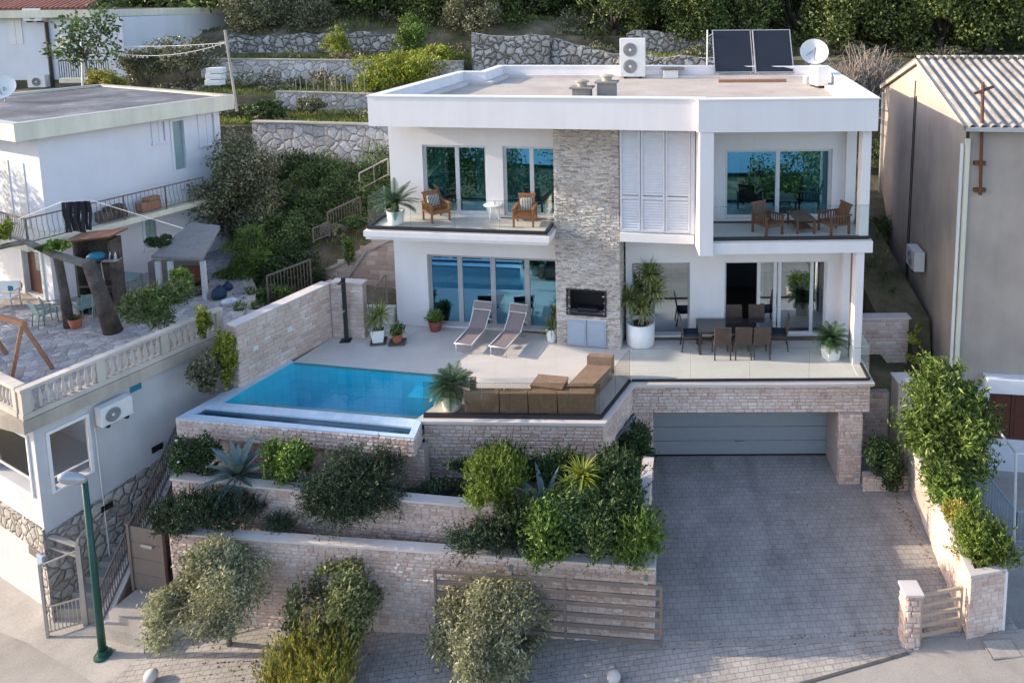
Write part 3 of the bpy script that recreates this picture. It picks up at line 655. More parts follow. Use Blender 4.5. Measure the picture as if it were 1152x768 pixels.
# ================================================================== TERRACE, POOL, PLANTERS, STREET
def zs(x): return -3.55 + .05 * (max(-17, min(12, x)) - 2)
def ats(px, py):
    z = -3.6
    for _ in range(8): z = zs(at(px, py, z).x)
    return at(px, py, z)
def xy(v): return (v[0], v[1])
def offline(pts, d):
    out = []; n = len(pts)
    for i in range(n):
        dirs = []
        if i > 0: dirs.append((Vector(pts[i][:2]) - Vector(pts[i - 1][:2])).normalized())
        if i < n - 1: dirs.append((Vector(pts[i + 1][:2]) - Vector(pts[i][:2])).normalized())
        ns = [Vector((v.y, -v.x)) for v in dirs]; m = sum(ns, Vector((0, 0))).normalized()
        out.append(Vector(pts[i][:2]) + m * (d / max(.3, m.dot(ns[0]))))
    return out
def strip(mb, pts, d0, d1, z0, z1):              # mitred band along a polyline, from offset d0 to d1 (positive = viewer's side)
    A, B = offline(pts, d0), offline(pts, d1); n = len(pts)
    for i in range(n - 1):
        a, b, c, d = A[i], A[i + 1], B[i + 1], B[i]
        mb.quad((*d, z0), (*c, z0), (*c, z1), (*d, z1)); mb.quad((*b, z0), (*a, z0), (*a, z1), (*b, z1))
        mb.quad((*d, z1), (*c, z1), (*b, z1), (*a, z1)); mb.quad((*a, z0), (*b, z0), (*c, z0), (*d, z0))
    for a, d in ((A[0], B[0]), (B[-1], A[-1])): mb.quad((*a, z0), (*d, z0), (*d, z1), (*a, z1))
    return mb
P1, P2, P3, P4 = (-4.90, 17.60), (-.10, 17.42), (.75, 19.27), (7.62, 19.20)
bl, br, fr_, fl_ = at(331, 406.5), (-4.03, 19.79), at(469, 471), at(250, 452.5)
deck = [P1, P2, P3, P4, (7.80, 22.075), (.35, 22.16), xy(FL.p(0, 0, 0.005)), (-7.2, 23.6), (-9.15, 23.6), (-9.1, 22.4), xy(bl), br, xy(fr_)]
mb = MB(); mb.prism(deck, -.10, 0); tag(mb.build('terrace_paving', 'tile'), kind='structure')
body = inset(deck[:5] + [(.35, 22.16), (-7.2, 23.1), (-8.9, 22.9), (-8.9, 22.35), (bl.x + .3, bl.y + .02), (br[0] + .05, br[1] + .05), (fr_.x + .12, fr_.y)], .0)
tw = thing('terrace_wall', 'pinkish split-stone terrace wall with white coping carrying the pool deck above the garage', 'retaining wall', (0, 19, 0))
mb = MB(); mb.prism([(P1[0] + .02, P1[1] + .12), (P2[0] - .06, P2[1] + .12), (P3[0] - .06, P3[1] + .12), (P4[0] - .08, P4[1] + .12), (7.7, 22.05), (-4.0, 22.4), (-4.0, 19.9)], -.90, -.102); mb.build('deck_slab', 'mortar', tw)
T1, T2, T3 = Pl((P1[0], P1[1] + .08), (P2[0] - .04, P2[1] + .08)), Pl((P2[0] - .04, P2[1] + .08), (P3[0] - .04, P3[1] + .08)), Pl((P3[0] - .04, P3[1] + .08), (P4[0] - .05, P4[1] + .08))
mb = MB(); mb.prism([(P1[0], P1[1] + .1), (P2[0] - .09, P2[1] + .1), (P2[0] - .0, P2[1] + .4), (P1[0], P1[1] + .5)], -3.4, -.902); mb.build('lower_wall', 'mortar', tw)
mb = MB(); R = dict(row=.105, ln=(.14, .28), dp=(.006, .028), joint=.006)
stones(mb, T1, 0, T1.L, -2.3, -.06, **R); stones(mb, T2, 0, T2.L, -.92, -.06, **R); stones(mb, T3, 0, T3.L, -.92, -.06, **R)
TE = Pl((P4[0] - .07, P4[1] + .1), (7.7, 22.0)); stones(mb, TE, 0, TE.L, -.92, -.06, **R)
mb.build('stone_face', 'split', tw)
mb = MB(); strip(mb, [P1, P2, P3, P4, (7.75, 20.6)], -.34, .035, -.055, .012); mb.build('coping', 'cap', tw)
# piers around the garage
mb = MB(); mb.box((1.02, 19.95, -2.0), (.56, 1.06, 2.19)); mb.box((7.02, 19.78, -2.0), (.62, 1.2, 2.19)); mb.box((8.0, 19.0, -2.95), (1.3, .22, .6)); mb.build('pier', 'mortar', tw)
mb = MB()
stones(mb, Pl((.74, 19.42), (1.3, 19.42)), 0, .56, -3.1, -.93, **R); stones(mb, Pl((1.3, 19.42), (1.3, 20.4)), 0, .98, -3.1, -.93, **R)
stones(mb, Pl((6.70, 19.17), (7.34, 19.17)), 0, .64, -3.2, -.93, **R); stones(mb, Pl((6.85, 20.42), (6.70, 19.17)), 0, 1.25, -3.2, -.93, **R)
stones(mb, Pl((7.34, 19.17), (7.34, 20.3)), 0, 1.1, -3.2, -.93, **R); stones(mb, Pl((7.3, 18.88), (8.6, 18.88)), 0, 1.3, -3.25, -2.66, **R)
mb.build('pier_stone', 'split', tw)
# glazed basement under the slanted band
BG = Pl((-.05, 17.95), (.72, 19.5)); mb = MB(); BG.box(mb, 0, BG.L, -3.2, -.93, -.2, -.10); ob = mb.build('basement_wall', 'dark', tw)
window(tw, BG, .1, BG.L - .05, -3.0, -1.0, [.5], rec=-.12, glass='glassdark', frame='alu', name='basement_window')
# terrace glass
q = offline([P1, P2, P3, P4], -.16)
bal = thing('glass_balustrade', 'frameless glass balustrade along the terrace edge between pool and column', 'balustrade', (0, 19, 0))
glassrun(bal, [tuple(q[0] - Vector((.02, 0))), tuple(q[1])], .014, .98, (6,), 'smoked', foot=.11); glassrun(bal, [tuple(q[1]), tuple(q[2])], .014, .98, (2,), 'smoked', foot=.06)
glassrun(bal, [(q[2].x + .05, q[2].y), (7.54, q[3].y)], .014, .98, (4,), foot=.05); glassrun(bal, [(7.56, q[3].y + .04), (7.64, 20.24)], .014, .98, (1,), foot=.05)
# ------------------------------------------------------------------ pool
pool = thing('swimming_pool', 'turquoise infinity pool with a pale overflow rim beside the stone wall', 'swimming pool', (-8, 19, 0))
tl, tr_ = at(217.5, 465.5), at(460, 488.5); wl0, wl1 = at(231, 458.5), at(464, 480); ol, orr = at(197.5, 470), at(466, 492.5); oe = at(474, 474)
B = [xy(bl), br, xy(fr_), xy(fl_)]
def up(pts, z): return [(p[0], p[1], z) for p in pts]
mb = MB(); f, w = -1.45, .0
for i in range(4):
    a, b = B[i], B[(i + 1) % 4]; mb.quad((*a, f), (*b, f), (*b, -.015), (*a, -.015)) if 0 else mb.quad((*b, f), (*a, f), (*a, -.02), (*b, -.02))
mb.quad(*[(*p, f) for p in B][::-1]); mb.build('basin', 'pooltile', pool)
st = Pl(B[0], B[1]); mb = MB(); mb.prism([xy(st.p(st.L - 1.75, 0, .003)), xy(st.p(st.L - .02, 0, .003)), xy(st.p(st.L - .25, 0, .62)), xy(st.p(st.L - 1.75, 0, .62))], -1.445, -.42); mb.build('pool_step', 'pooltile', pool)
mb = MB(); mb.quad(*up(inset([B[0], B[3], B[2], B[1]], .002), -.035)); mb.build('water_surface', 'water', pool)
mb = MB(); mb.prism([xy(fl_), xy(fr_), xy(wl1), xy(wl0)], -.42, -.006); mb.build('weir_rim', 'poolrim', pool)
Lo, Li = at(272, 436), at(285, 432)
mb = MB(); mb.prism([xy(ol), xy(orr), xy(tr_), xy(tl)], -.42, 0); mb.prism([xy(orr), xy(oe), xy(fr_), xy(wl1), xy(tr_)], -.42, -.001)
mb.prism([xy(ol), xy(tl), xy(wl0), xy(fl_), (bl.x - .02, bl.y + .01), (bl.x - .22, bl.y + .1), (-10.62, 19.36), (-10.9, 19.3)], -.42, -.002); mb.build('outer_rim', 'poolrim', pool)
mb = MB(); mb.quad(*up([xy(wl0), xy(tl), xy(tr_), xy(wl1)], -.15)); mb.build('overflow_trough', 'trough', pool)
mb = MB(); mb.quad(*up(inset([xy(wl0), xy(tl), xy(tr_), xy(wl1)], .004), -.05)); mb.build('trough_water', 'waterdark', pool)
SP = Pl(xy(ol), xy(orr)); SR = Pl(xy(orr), xy(oe))
mb = MB(); stones(mb, SP, 0, SP.L, -.52, -.035, row=.10, ln=(.12, .24), dp=(.008, .028), joint=.006); stones(mb, SR, 0, SR.L, -.52, -.035, row=.10, ln=(.12, .24), dp=(.008, .028), joint=.006)
mb.build('shell_stone', 'split', pool)
mb = MB(); mb.prism([xy(ol), xy(orr), xy(oe), (-4.6, 18.4), (-10.6, 19.3), (-10.9, 19.2)], -.53, -.421); mb.build('shell_slab', 'mortar', pool)
UW = Pl(xy(SP.p(.25, 0, -.34)), xy(SP.p(SP.L + .1, 0, -.30)))
mb = MB(); wall(mb, UW, 0, UW.L, -3.2, -.53, .3, (), -.03); mb.build('pool_wall', 'mortar', pool)
mb = MB(); stones(mb, UW, 0, UW.L, -2.0, -.53, row=.10, ln=(.14, .28), dp=(.006, .02), d=-.03, joint=.006); mb.build('pool_wall_stone', 'split', pool)
# wall beside the pool
pw = thing('pool_side_wall', 'tall pinkish stone wall with white cap screening the left side of the pool', 'wall', (-10, 21, 0))
PW = Pl((-10.62, 19.36), (-9.10, 22.40)); PW = Pl(xy(PW.p(PW.L, 0)), xy(PW.p(0, 0))) if PW.n.y > 0 and False else PW
mb = MB(); H1 = 1.84
wall(mb, PW, 0, PW.L + .3, -3.4, H1, .3, ()); RT_ = Pl((-9.12, 22.42), (-7.98, 22.28)); wall(mb, RT_, .02, RT_.L, -.3, H1 + .04, .26, ()); mb.build('wall_core', 'mortar', pw)
mb = MB(); Q = dict(row=.13, ln=(.18, .42), dp=(.006, .024))
stones(mb, PW, -.0, PW.L - .02, -.02, H1, **Q); stones(mb, RT_, .03, RT_.L, 0, H1 + .04, **Q); PE = Pl(xy(PW.p(0, 0, -.3)), xy(PW.p(0, 0, 0))); stones(mb, PE, 0, .3, -2.6, H1, **Q)
mb.build('wall_stone', 'split', pw)
mb = MB(); PW.box(mb, -.05, PW.L - .02, H1 + .002, H1 + .05, -.35, .05, .008); mb.build('wall_cap', 'cap', pw)
mb = MB(); RT_.box(mb, .08, RT_.L + .04, H1 + .042, H1 + .085, -.30, .05, .008); mb.build('wall_cap', 'cap', pw)
for k, (s, z) in enumerate(((.55, .95), (1.75, 1.0))):
    mb = MB(); PW.box(mb, s - .09, s + .09, z - .07, z + .07, .02, .05, .01); mb.build('wall_light', 'pvc', pw)
# ------------------------------------------------------------------ planter walls
def planter(name, label, a, b, zc, zb, width, sd_=.2, capw=.25):
    t = thing(name, label, 'retaining wall', (a[0], a[1], zc)); pl = Pl(a, b)
    mb = MB(); wall(mb, pl, 0, pl.L, zb, zc - .055, .26, ()); mb.build('wall_core', 'mortar', t)
    mb = MB(); stones(mb, pl, 0, pl.L, zb, zc - .055, row=.098, ln=(.12, .25), dp=(.006, .030), joint=.006)
    e = Pl(b, xy(pl.p(pl.L, 0, -width))); wall2 = MB(); wall(wall2, e, .262, e.L, zb, zc - .055, .24, ()); wall2.build('end_wall', 'mortar', t)
    stones(mb, e, 0, e.L, zb, zc - .055, row=.098, ln=(.12, .25), dp=(.006, .024), joint=.006); mb.build('wall_stone', 'split', t)
    mb = MB(); strip(mb, [a, b, xy(pl.p(pl.L, 0, -width))], -capw + .05, .07, zc - .053, zc); mb.build('coping', 'cap', t)
    mb = MB(); mb.quad(*up([xy(pl.p(0, 0, -.2)), xy(pl.p(pl.L - .2, 0, -.2)), xy(pl.p(pl.L - .2, 0, -width)), xy(pl.p(0, 0, -width))], zc - sd_)); mb.build('planting_soil', 'soil', t)
    return pl
ZW1, ZW2 = -1.67, -.90
W1 = planter('planter_wall', 'lowest long stone planter wall along the pavement behind the street trees', xy(at(190, 597, ZW1)), (.98, 14.62), ZW1, -4.6, 1.5, .50)
W2 = planter('planter_wall', 'middle stone planter wall below the pool holding the trailing rosemary', xy(at(193, 536, ZW2)), (.80, 15.05), ZW2, -2.4, 2.3, .75)
# ------------------------------------------------------------------ driveway and right side
mb = MB(); NX, NY = 14, 14; y0, y1 = 14.35, 20.7
for j in range(NY):
    for i in range(NX):
        def pt(i, j):
            y = y0 + (y1 - y0) * j / NY; x = .55 + (9.2 - .55) * i / NX; k = (y - y0) / (y1 - y0)
            return (x, y, zs(x) * (1 - k) + -3.02 * k)
        mb.quad(pt(i, j), pt(i + 1, j), pt(i + 1, j + 1), pt(i, j + 1))
tag(mb.build('driveway', 'pavers', None, True), kind='structure')
mb = MB()
for i in range(12):
    xa, xb = .7 + 6.0 * i / 12, .7 + 6.0 * (i + 1) / 12; f = lambda x: 14.52 - .02 * (x - .7)
    mb.quad((xa, f(xa) - .09, zs(xa) + .012), (xb, f(xb) - .09, zs(xb) + .012), (xb, f(xb) + .03, zs(xb) + .014), (xa, f(xa) + .03, zs(xa) + .014))
tag(mb.build('gate_track', 'steel'), 'narrow steel gate track across the driveway entrance', 'gate track')
rw = thing('planter_wall', 'stone planter wall right of the driveway carrying the big green shrubs', 'retaining wall', (8.3, 17, -1.7))
rA, rB, rC, rD = (8.80, 19.9), (7.96, 14.25), (8.86, 14.42), (9.75, 19.9)
RWl, RWf, RWr = Pl(rA, rB), Pl(rB, rC), Pl(rC, rD)
mb = MB(); mb.prism(inset([rA, rB, rC, rD], .02), -3.9, -1.76); mb.build('wall_core', 'mortar', rw)
mb = MB()
for pl in (RWl, RWf): stones(mb, pl, 0, pl.L, -3.7, -1.75, row=.098, ln=(.12, .25), dp=(.006, .022), d=-.02, joint=.006)
mb.build('wall_stone', 'split', rw)
mb = MB(); RWr.box(mb, 0, RWr.L, -3.9, -1.75, -.03, .03); mb.build('outer_face', 'whitewash', rw)
mb = MB(); ring(mb, [rA, rB, rC, rD], inset([rA, rB, rC, rD], .16), -1.757, -1.70); mb.build('coping', 'cap', rw)
mb = MB(); mb.quad(*up(inset([rA, rB, rC, rD], .15), -1.73)); mb.build('planting_soil', 'soil', rw)
# stone steps / retaining walls between villa and right neighbour
sw = thing('side_wall', 'stepped stone retaining wall in the gap between villa and grey neighbour', 'retaining wall', (9, 22, 0))
mb = MB(); mb.box((9.25, 22.75, -1.5), (1.66, .3, 3.68)); mb.box((8.9, 20.25, -2.0), (.42, .5, 3.1)); mb.box((8.25, 21.0, -2.2), (1.0, .5, 2.0)); mb.build('wall_core', 'mortar', sw)
mb = MB(); stones(mb, Pl((8.42, 22.6), (10.08, 22.6)), 0, 1.66, -3, .34, **Q); stones(mb, Pl((8.69, 20.0), (9.11, 20.0)), 0, .42, -3, -.45, **Q); stones(mb, Pl((7.75, 20.75), (8.69, 20.75)), 0, .94, -3, -1.2, **Q); mb.build('wall_stone', 'split', sw)
mb = MB(); mb.box((9.25, 22.72, .37), (1.74, .4, .05)); mb.box((8.9, 20.22, -.42), (.5, .58, .05)); mb.build('wall_cap', 'cap', sw)
gp_ = ats(1026, 729); gpil = thing('gate_pillar', 'short square stone gate pillar with white cap at the driveway entrance', 'gate pillar', tuple(gp_))
gz = zs(gp_.x); mb = MB(); cx, cy = gp_.x, gp_.y + .17; mb.box((cx, cy, gz + .62), (.30, .30, 1.3)); mb.build('pillar_core', 'mortar', gpil)
mb = MB()
for a, b in (((-.16, -.16), (.16, -.16)), ((.16, -.16), (.16, .16)), ((-.16, .16), (-.16, -.16))): stones(mb, Pl((cx + a[0], cy + a[1]), (cx + b[0], cy + b[1])), 0, .32, gz - .1, gz + 1.27, row=.13, ln=(.14, .3), dp=(.012, .04))
mb.build('pillar_stone', 'split', gpil)
mb = MB(); mb.box((cx, cy, gz + 1.30), (.42, .42, .06), 0, .01); mb.build('pillar_cap', 'cap', gpil)
# small gate
sg = thing('pedestrian_gate', 'small beige metal gate with five horizontal bars between pillar and planter', 'gate', (cx + .6, cy, gz))
SG = Pl((cx + .22, cy), (rB[0] - .02, rB[1] + .22)); mb = MB(); L = SG.L
for s in (.02, L - .05): mb = MB(); SG.box(mb, s - .03, s + .03, gz + .05, gz + 1.18, -.03, .03, .005); mb.build('gate_post', 'gatelt', sg)
for k in range(5): mb = MB(); z = gz + .10 + k * .25; SG.box(mb, .05, L - .08, z, z + .075, -.02, .02, .005); mb.build('gate_bar', 'gatelt', sg)
# sliding gate
SLG = Pl(xy(W1.p(W1.L - 5.0, 0, .34)), xy(W1.p(W1.L + .22, 0, .34)))
slg = thing('sliding_gate', 'long brown slatted sliding gate standing open in front of the lowest wall', 'gate', tuple(SLG.p(0, -3.5)))
zt, zb_ = -1.86, -3.34
for k in range(6): mb = MB(); z = zt - .075 - (zt - zb_ - .12) * k / 5; SLG.box(mb, .06, SLG.L - .06, z - .012, z + .075, -.022, .022, .005); mb.build('gate_bar', 'taupe', slg)
for s in (0, SLG.L * .58, SLG.L): mb = MB(); a = min(max(s, .03), SLG.L - .03); SLG.box(mb, a - .03, a + .03, zb_ - .03, zt + .005, -.03, .03, .005); mb.build('gate_post', 'taupe', slg)
for s in (SLG.L * .34, SLG.L * .93): mb = MB(); SLG.box(mb, s - .05, s + .05, zt + .01, zt + .10, -.16, .03, .01); mb.build('guide_bracket', 'steel', slg)
# ------------------------------------------------------------------ street level
def sheet(name, poly, dz, m, nx=40, ny=12):
    # ground sheet following the slope of the street: clip by polygon through triangulation of a fine prism top
    bm = bmesh.new(); vs = [bm.verts.new((p[0], p[1], 0)) for p in poly]; bm.faces.new(vs)
    xs0, xs1 = min(p[0] for p in poly), max(p[0] for p in poly)
    x = math.ceil(xs0)
    while x < xs1:
        bmesh.ops.bisect_plane(bm, geom=bm.verts[:] + bm.edges[:] + bm.faces[:], plane_co=(x, 0, 0), plane_no=(1, 0, 0)); x += 1
    bm.normal_update(); bm.verts.index_update()
    V_ = [(v.co.x, v.co.y, zs(v.co.x) + dz) for v in bm.verts]; F_ = [[v.index for v in f.verts] for f in bm.faces]; bm.free()
    o = finish(name, V_, F_, m); 
    if o.data.polygons[0].normal.z < 0: o.data.flip_normals()
    return tag(o, kind='structure')
sheet('road', [(-45, 6), (30, 6), (30, 14.2), (9.5, 14.45), (6.7, 14.4), (0, 15.3), (-10, 15.6), (-13, 15.8), (-45, 26)], -.012, 'asphalt')
sheet('pavement', [xy(ats(176, 722)), xy(ats(126, 766)), xy(ats(100, 800)), xy(ats(800, 800)), xy(ats(1027, 732)), (6.6, 14.46), (1.0, 14.7), (-10.4, 16.2)], .004, 'walkpavers')
sheet('forecourt', [xy(ats(-60, 690)), xy(ats(30, 722)), xy(ats(110, 770)), xy(ats(126, 766)), xy(ats(176, 722)), (-10.6, 16.2), (-14.2, 16.9), (-20, 19)], -.004, 'concrete')
p = ats(1127, 729); mb = MB(); mb.box((p.x, p.y, zs(p.x) - .004), (.62, .42, .02), .05); mh = tag(mb.build('manhole_cover', 'concrete'), 'square concrete manhole cover in a dark iron frame beside the right planter', 'manhole cover')
mb = MB(); strip(mb, [(p.x - .34, p.y - .24), (p.x + .34, p.y - .2), (p.x + .34, p.y + .24), (p.x - .34, p.y + .2), (p.x - .34, p.y - .24)], -.015, .015, zs(p.x) - .01, zs(p.x) + .008); mb.build('iron_frame', 'chim', mh)
for px, py, lab in ((170.5, 766, 'pale stone ball bollard on the sunny pavement near the green lamp post'), (690.5, 768, 'pale stone ball bollard on the shaded pavement below the sliding gate')):
    p = ats(px, py); t = thing('ball_bollard', lab, 'bollard', (p.x, p.y, zs(p.x)), 0, 'stone ball bollards along the pavement')
    b = MB(); b.lathe((p.x, p.y, zs(p.x)), [(.10, 0), (.10, .03), (.07, .05)], 16); b.build('base', 'coping', t, True)
    b = MB(); r = .15; b.lathe((p.x, p.y, zs(p.x) + .04), [(max(.004, r * math.sin(a)), (r - r * math.cos(a)) * .76) for a in [math.pi * k / 12 for k in range(13)]], 24); b.build('ball', 'cap', t, True)
# lamp post
p = ats(116, 737); lz = zs(p.x); lt = thing('street_lamp', 'dark green street lamp post with a pale cobra head over the pavement', 'street lamp', (p.x, p.y, lz))
tp = dep(95, 540, p.y); mb = MB(); mb.tube([(p.x, p.y, lz), (p.x, p.y, lz + 1.2), (tp.x, p.y, tp.z)], [.085, .08, .062], 12); mb.build('pole', 'green', lt, True)
mb = MB(); mb.lathe((p.x, p.y, lz), [(.19, 0), (.19, .04), (.12, .06), (.11, .16)], 16); mb.build('base_plate', 'green', lt)
h0, h1 = dep(98, 540, p.y), dep(65, 536, p.y - .25); d = (h1 - h0)
mb = MB(); path = [h0 + d * k for k in (0, .12, .3, .55, .8, .95, 1.0)]
mb.tube(path, [.05, .085, .115, .135, .12, .08, .02], 12); head = mb.build('lamp_head', 'alu', lt, True)
mb = MB(); mb.tube([h0 + d * k - Vector((0, 0, .075)) for k in (.3, .5, .75, .92)], [.04, .085, .085, .03], 10); mb.build('lamp_glass', 'pvc', head, True)
# landing, side stair and gates at the left of the planters
ld = thing('entrance_steps', 'two pale stone steps and a landing before the brown door-like gate', 'steps', tuple(ats(150, 700)))
c = [ats(121, 694), ats(172, 712), ats(190, 676), ats(154, 668)]; zl = -3.72
a_, b_, c_, d_ = at(122, 688, zl), at(172, 706, zl), at(189, 670, zl), at(155, 661, zl)
mb = MB(); mb.prism([xy(a_), xy(b_), (-10.0, 15.75), (-10.35, 15.95), xy(d_)], -4.8, zl); mb.build('landing', 'concrete', ld)
z2 = -3.90; a2, b2 = at(115, 703, z2), at(175, 722, z2); mb = MB(); mb.prism([xy(a2), xy(b2), (b_.x + .30, b_.y + .25), xy(b_ + Vector((0, .02, 0))), xy(a_)], -4.6, z2); mb.build('lower_step', 'concrete', ld)
DG = Pl(xy(at(151, 663, zl)), xy(at(188, 671, zl))); pg = thing('entrance_gate', 'solid brown panelled entrance gate with a pale handle at the head of the steps', 'gate', tuple(DG.p(0, zl)))
for k in range(4):
    mb = MB(); DG.box(mb, .03, DG.L - .03, zl + .06 + k * .43, zl + .06 + k * .43 + .42, -.03, .0, .008); mb.build('gate_panel', 'taupe', pg)
mb = MB()
for s in (0, DG.L): DG.box(mb, s - .04, s + .04, zl, zl + 1.84, -.06, .03, .005)
mb.build('gate_frame', 'rail', pg)
mb = MB(); DG.box(mb, DG.L * .38, DG.L * .72, zl + 1.28, zl + 1.36, .004, .05, .01); mb.build('handle', 'steel', pg)
# sloping stair wall with railing
sa_, sb_ = at(116, 702, -4.2), at(206, 504, -1.75); st0, st1 = xy(sa_), xy(sb_)
SWp = Pl(st0, st1); slope = lambda s: -4.2 + 2.45 * min(1, max(0, s) / SWp.L)
stw = thing('stair_wall', 'sloping stair wall with white coping rising beside the neighbour house', 'wall', (st0[0], st0[1], -4))
mb = MB(); P = SWp.p; L = SWp.L
mb.add([P(0, -4.9, -.1), P(L, -4.9, -.1), P(L, slope(L), -.1), P(0, slope(0), -.1), P(0, -4.6, .1), P(L, -4.6, .1), P(L, slope(L), .1), P(0, slope(0), .1)], [[1, 0, 3, 2], [4, 5, 6, 7], [0, 4, 7, 3], [5, 1, 2, 6], [3, 7, 6, 2]]); mb.build('wall_core', 'mortar', stw)
mb = MB(); stones(mb, SWp, 0, L, -4.6, -1.6, row=.13, ln=(.2, .4), dp=(.005, .02), d=.1, top=slope); mb.build('wall_stone', 'splitpink', stw)
mb = MB(); mb.bar(P(-.05, slope(0) + .03, 0), P(L, slope(L) + .03, 0), .30, .06); mb.build('coping', 'cap', stw)
rl = thing('stair_railing', 'grey metal stair railing climbing along the sloping stair wall', 'railing', tuple(P(0, slope(0))))
mb = MB()
for dz in (.12, .55, .98): mb.bar(P(0, slope(0) + dz, 0), P(L, slope(L) + dz, 0), .035)
mb.build('handrail', 'rail', rl)
n = 42; bars = MB()
for k in range(n + 1): s = L * k / n; bars.bar(P(s, slope(s) + .10, 0), P(s, slope(s) + .97, 0), .018)
bars.build('balusters', 'rail', rl)
mb = MB(); ns = 17
for k in range(ns):
    y = 16.2 + 5.0 * k / ns; zz = zs(-13) + .05 + 3.0 * (k + 1) / ns; x0 = -14.2 + (y - 16.05) * .50; u = (y - st0[1]) / (st1[1] - st0[1]); x1 = st0[0] + (st1[0] - st0[0]) * u - .12
    if x1 - x0 > .1: mb.prism([(x0, y), (x1, y), (x1, y + 5.0 / ns), (x0 + .1, y + 5.0 / ns)], -5, zz)
tag(mb.build('side_stairs', 'concrete'), 'dim concrete stairs climbing between the neighbour house and the railing', 'stairs')
# steel gate at the foot of the stairs
mg = thing('metal_gate', 'open steel bar gate at the foot of the side stairs by the stone corner', 'gate', tuple(ats(75, 712)))
a, b = ats(54, 716), ats(97, 702); Lg = Pl(xy(a), xy(b)); z = zs(a.x); tz = Lg.s(88, 612)[1]
mb = MB(); Lg.box(mb, -.03, .03, z, tz - .25, -.03, .03); mb.build('gate_post', 'steel', mg); mb = MB(); Lg.box(mb, Lg.L - .05, Lg.L + .05, z, tz, -.05, .05); mb.build('gate_post', 'steel', mg)
mb = MB()
for zz in (z + .12, z + .78, tz - .3): MB().bar(Lg.p(0, zz), Lg.p(Lg.L, zz + (.0 if zz < tz - .4 else .15)), .03).build('gate_rail', 'steel', mg); mb = MB()
for k in range(1, 10): s = Lg.L * k / 10; mb.bar(Lg.p(s, z + .12), Lg.p(s, z + .78), .016)
mb.build('gate_bars', 'steel', mg)
c0 = dep(48, 600, b.y + .3); mb = MB(); mb.bar(c0, Lg.p(Lg.L, tz - .02), .09, .06); mb.bar(c0 - Vector((0, 0, .3)), Lg.p(Lg.L, tz - .32), .05); mb.bar((c0.x, c0.y, z), c0, .06); mb.bar(Lg.p(Lg.L, tz), Lg.p(Lg.L, tz) + Vector((.05, 0, .18)), .06); mb.build('gate_frame', 'steel', mg)

# dark open joint between the paved strip and the smooth forecourt on the right
q0, q1 = ats(880, 775), ats(1022, 734); mb = MB(); n = 8
for k in range(n):
    a, b = q0.lerp(q1, k / n), q0.lerp(q1, (k + 1) / n); w_o = Vector((.01, .03, 0))
    mb.quad((a.x, a.y - .03, zs(a.x) + .012), (b.x, b.y - .03, zs(b.x) + .012), (b.x, b.y + .03, zs(b.x) + .012), (a.x, a.y + .03, zs(a.x) + .012))
tag(mb.build('drain_joint', 'stain'), 'dark drainage joint crossing the pavement in front of the gate pillar', 'drain')
# ================================================================== FURNITURE AND POTS
def xrot(pts): return pts
def teak_chair(label, loc, rz, m, group, cushion=True):
    t = thing('wooden_armchair', label, 'armchair', (0, 0, 0), 0, group)
    w, d = .68, .70
    b = MB()
    for k in range(6): y = -.30 + k * .11; b.box((0, y, .36 - k * .012), (w - .12, .085, .03), ch=.006)
    b.box((0, -.34, .33), (w - .10, .04, .10), ch=.006); b.build('seat', m, t)
    b = MB(); n = 7; R = Matrix.Rotation(math.radians(-18), 3, 'X')
    for k in range(n): x = -w / 2 + .11 + (w - .22) * k / (n - 1); b.box(Vector((x, .30, .60)) + Vector((0, .04, 0)), (.055, .022, .52), mat=R, ch=.004)
    b.box((0, .425, .86), (w - .10, .035, .07), mat=R, ch=.008); b.box((0, .265, .36), (w - .12, .035, .06), mat=R, ch=.006); b.build('backrest', m, t)
    for sx in (-1, 1):
        for y, h in ((-.32, .57), (.30, .56)):
            b = MB(); b.box((sx * (w / 2 - .03), y, h / 2), (.06, .065, h), ch=.008); b.build('leg', m, t)
        b = MB(); b.box((sx * (w / 2 - .03), -.01, .59), (.095, .80, .035), ch=.01)
        for k in range(5): b.box((sx * (w / 2 - .03), -.2 + k * .1, .44), (.022, .045, .26))
        b.box((sx * (w / 2 - .03), 0, .32), (.03, .56, .06)); b.build('armrest', m, t)
    if cushion:
        b = MB(); b.box((.02, .20, .60), (.42, .13, .40), mat=Matrix.Rotation(math.radians(-20), 3, 'X'), ch=.06); b.build('cushion', M['stripe'], t, True)
    return place(t, loc, rz)
t_ = NT('striped_cushion'); uv_ = t_.n('TexCoord').outputs[3]
wv = t_.n('TexWave', {'Vector': uv_, 'Scale': 6.0}, bands_direction='X'); M['stripe'] = t_.pbr(t_.ramp(wv.outputs[0], [(.45, (.05, .05, .06, 1)), (.55, (.55, .52, .48, 1))]), .9)
zb = ZU + .012
p = at(491, 247, zb); teak_chair('wooden slatted armchair with striped cushion beside the balcony palm, turned sideways', tuple(p), math.radians(40), 'teak', 'teak armchairs on the left balcony')
p = at(591, 252, zb); teak_chair('wooden slatted armchair with striped cushion next to the stone tower, facing outwards', tuple(p), math.radians(-4), 'teak', 'teak armchairs on the left balcony')
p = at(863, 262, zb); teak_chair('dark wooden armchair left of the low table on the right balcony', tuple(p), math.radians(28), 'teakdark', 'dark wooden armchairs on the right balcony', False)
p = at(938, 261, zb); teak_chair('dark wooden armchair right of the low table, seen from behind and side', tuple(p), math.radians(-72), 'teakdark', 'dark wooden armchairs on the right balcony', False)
p = at(902, 259, zb); t = thing('wooden_coffee_table', 'low dark wooden table between two armchairs on the right balcony', 'coffee table')
b = MB()
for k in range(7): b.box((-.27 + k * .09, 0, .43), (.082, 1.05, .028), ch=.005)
b.build('table_top', 'teakdark', t)
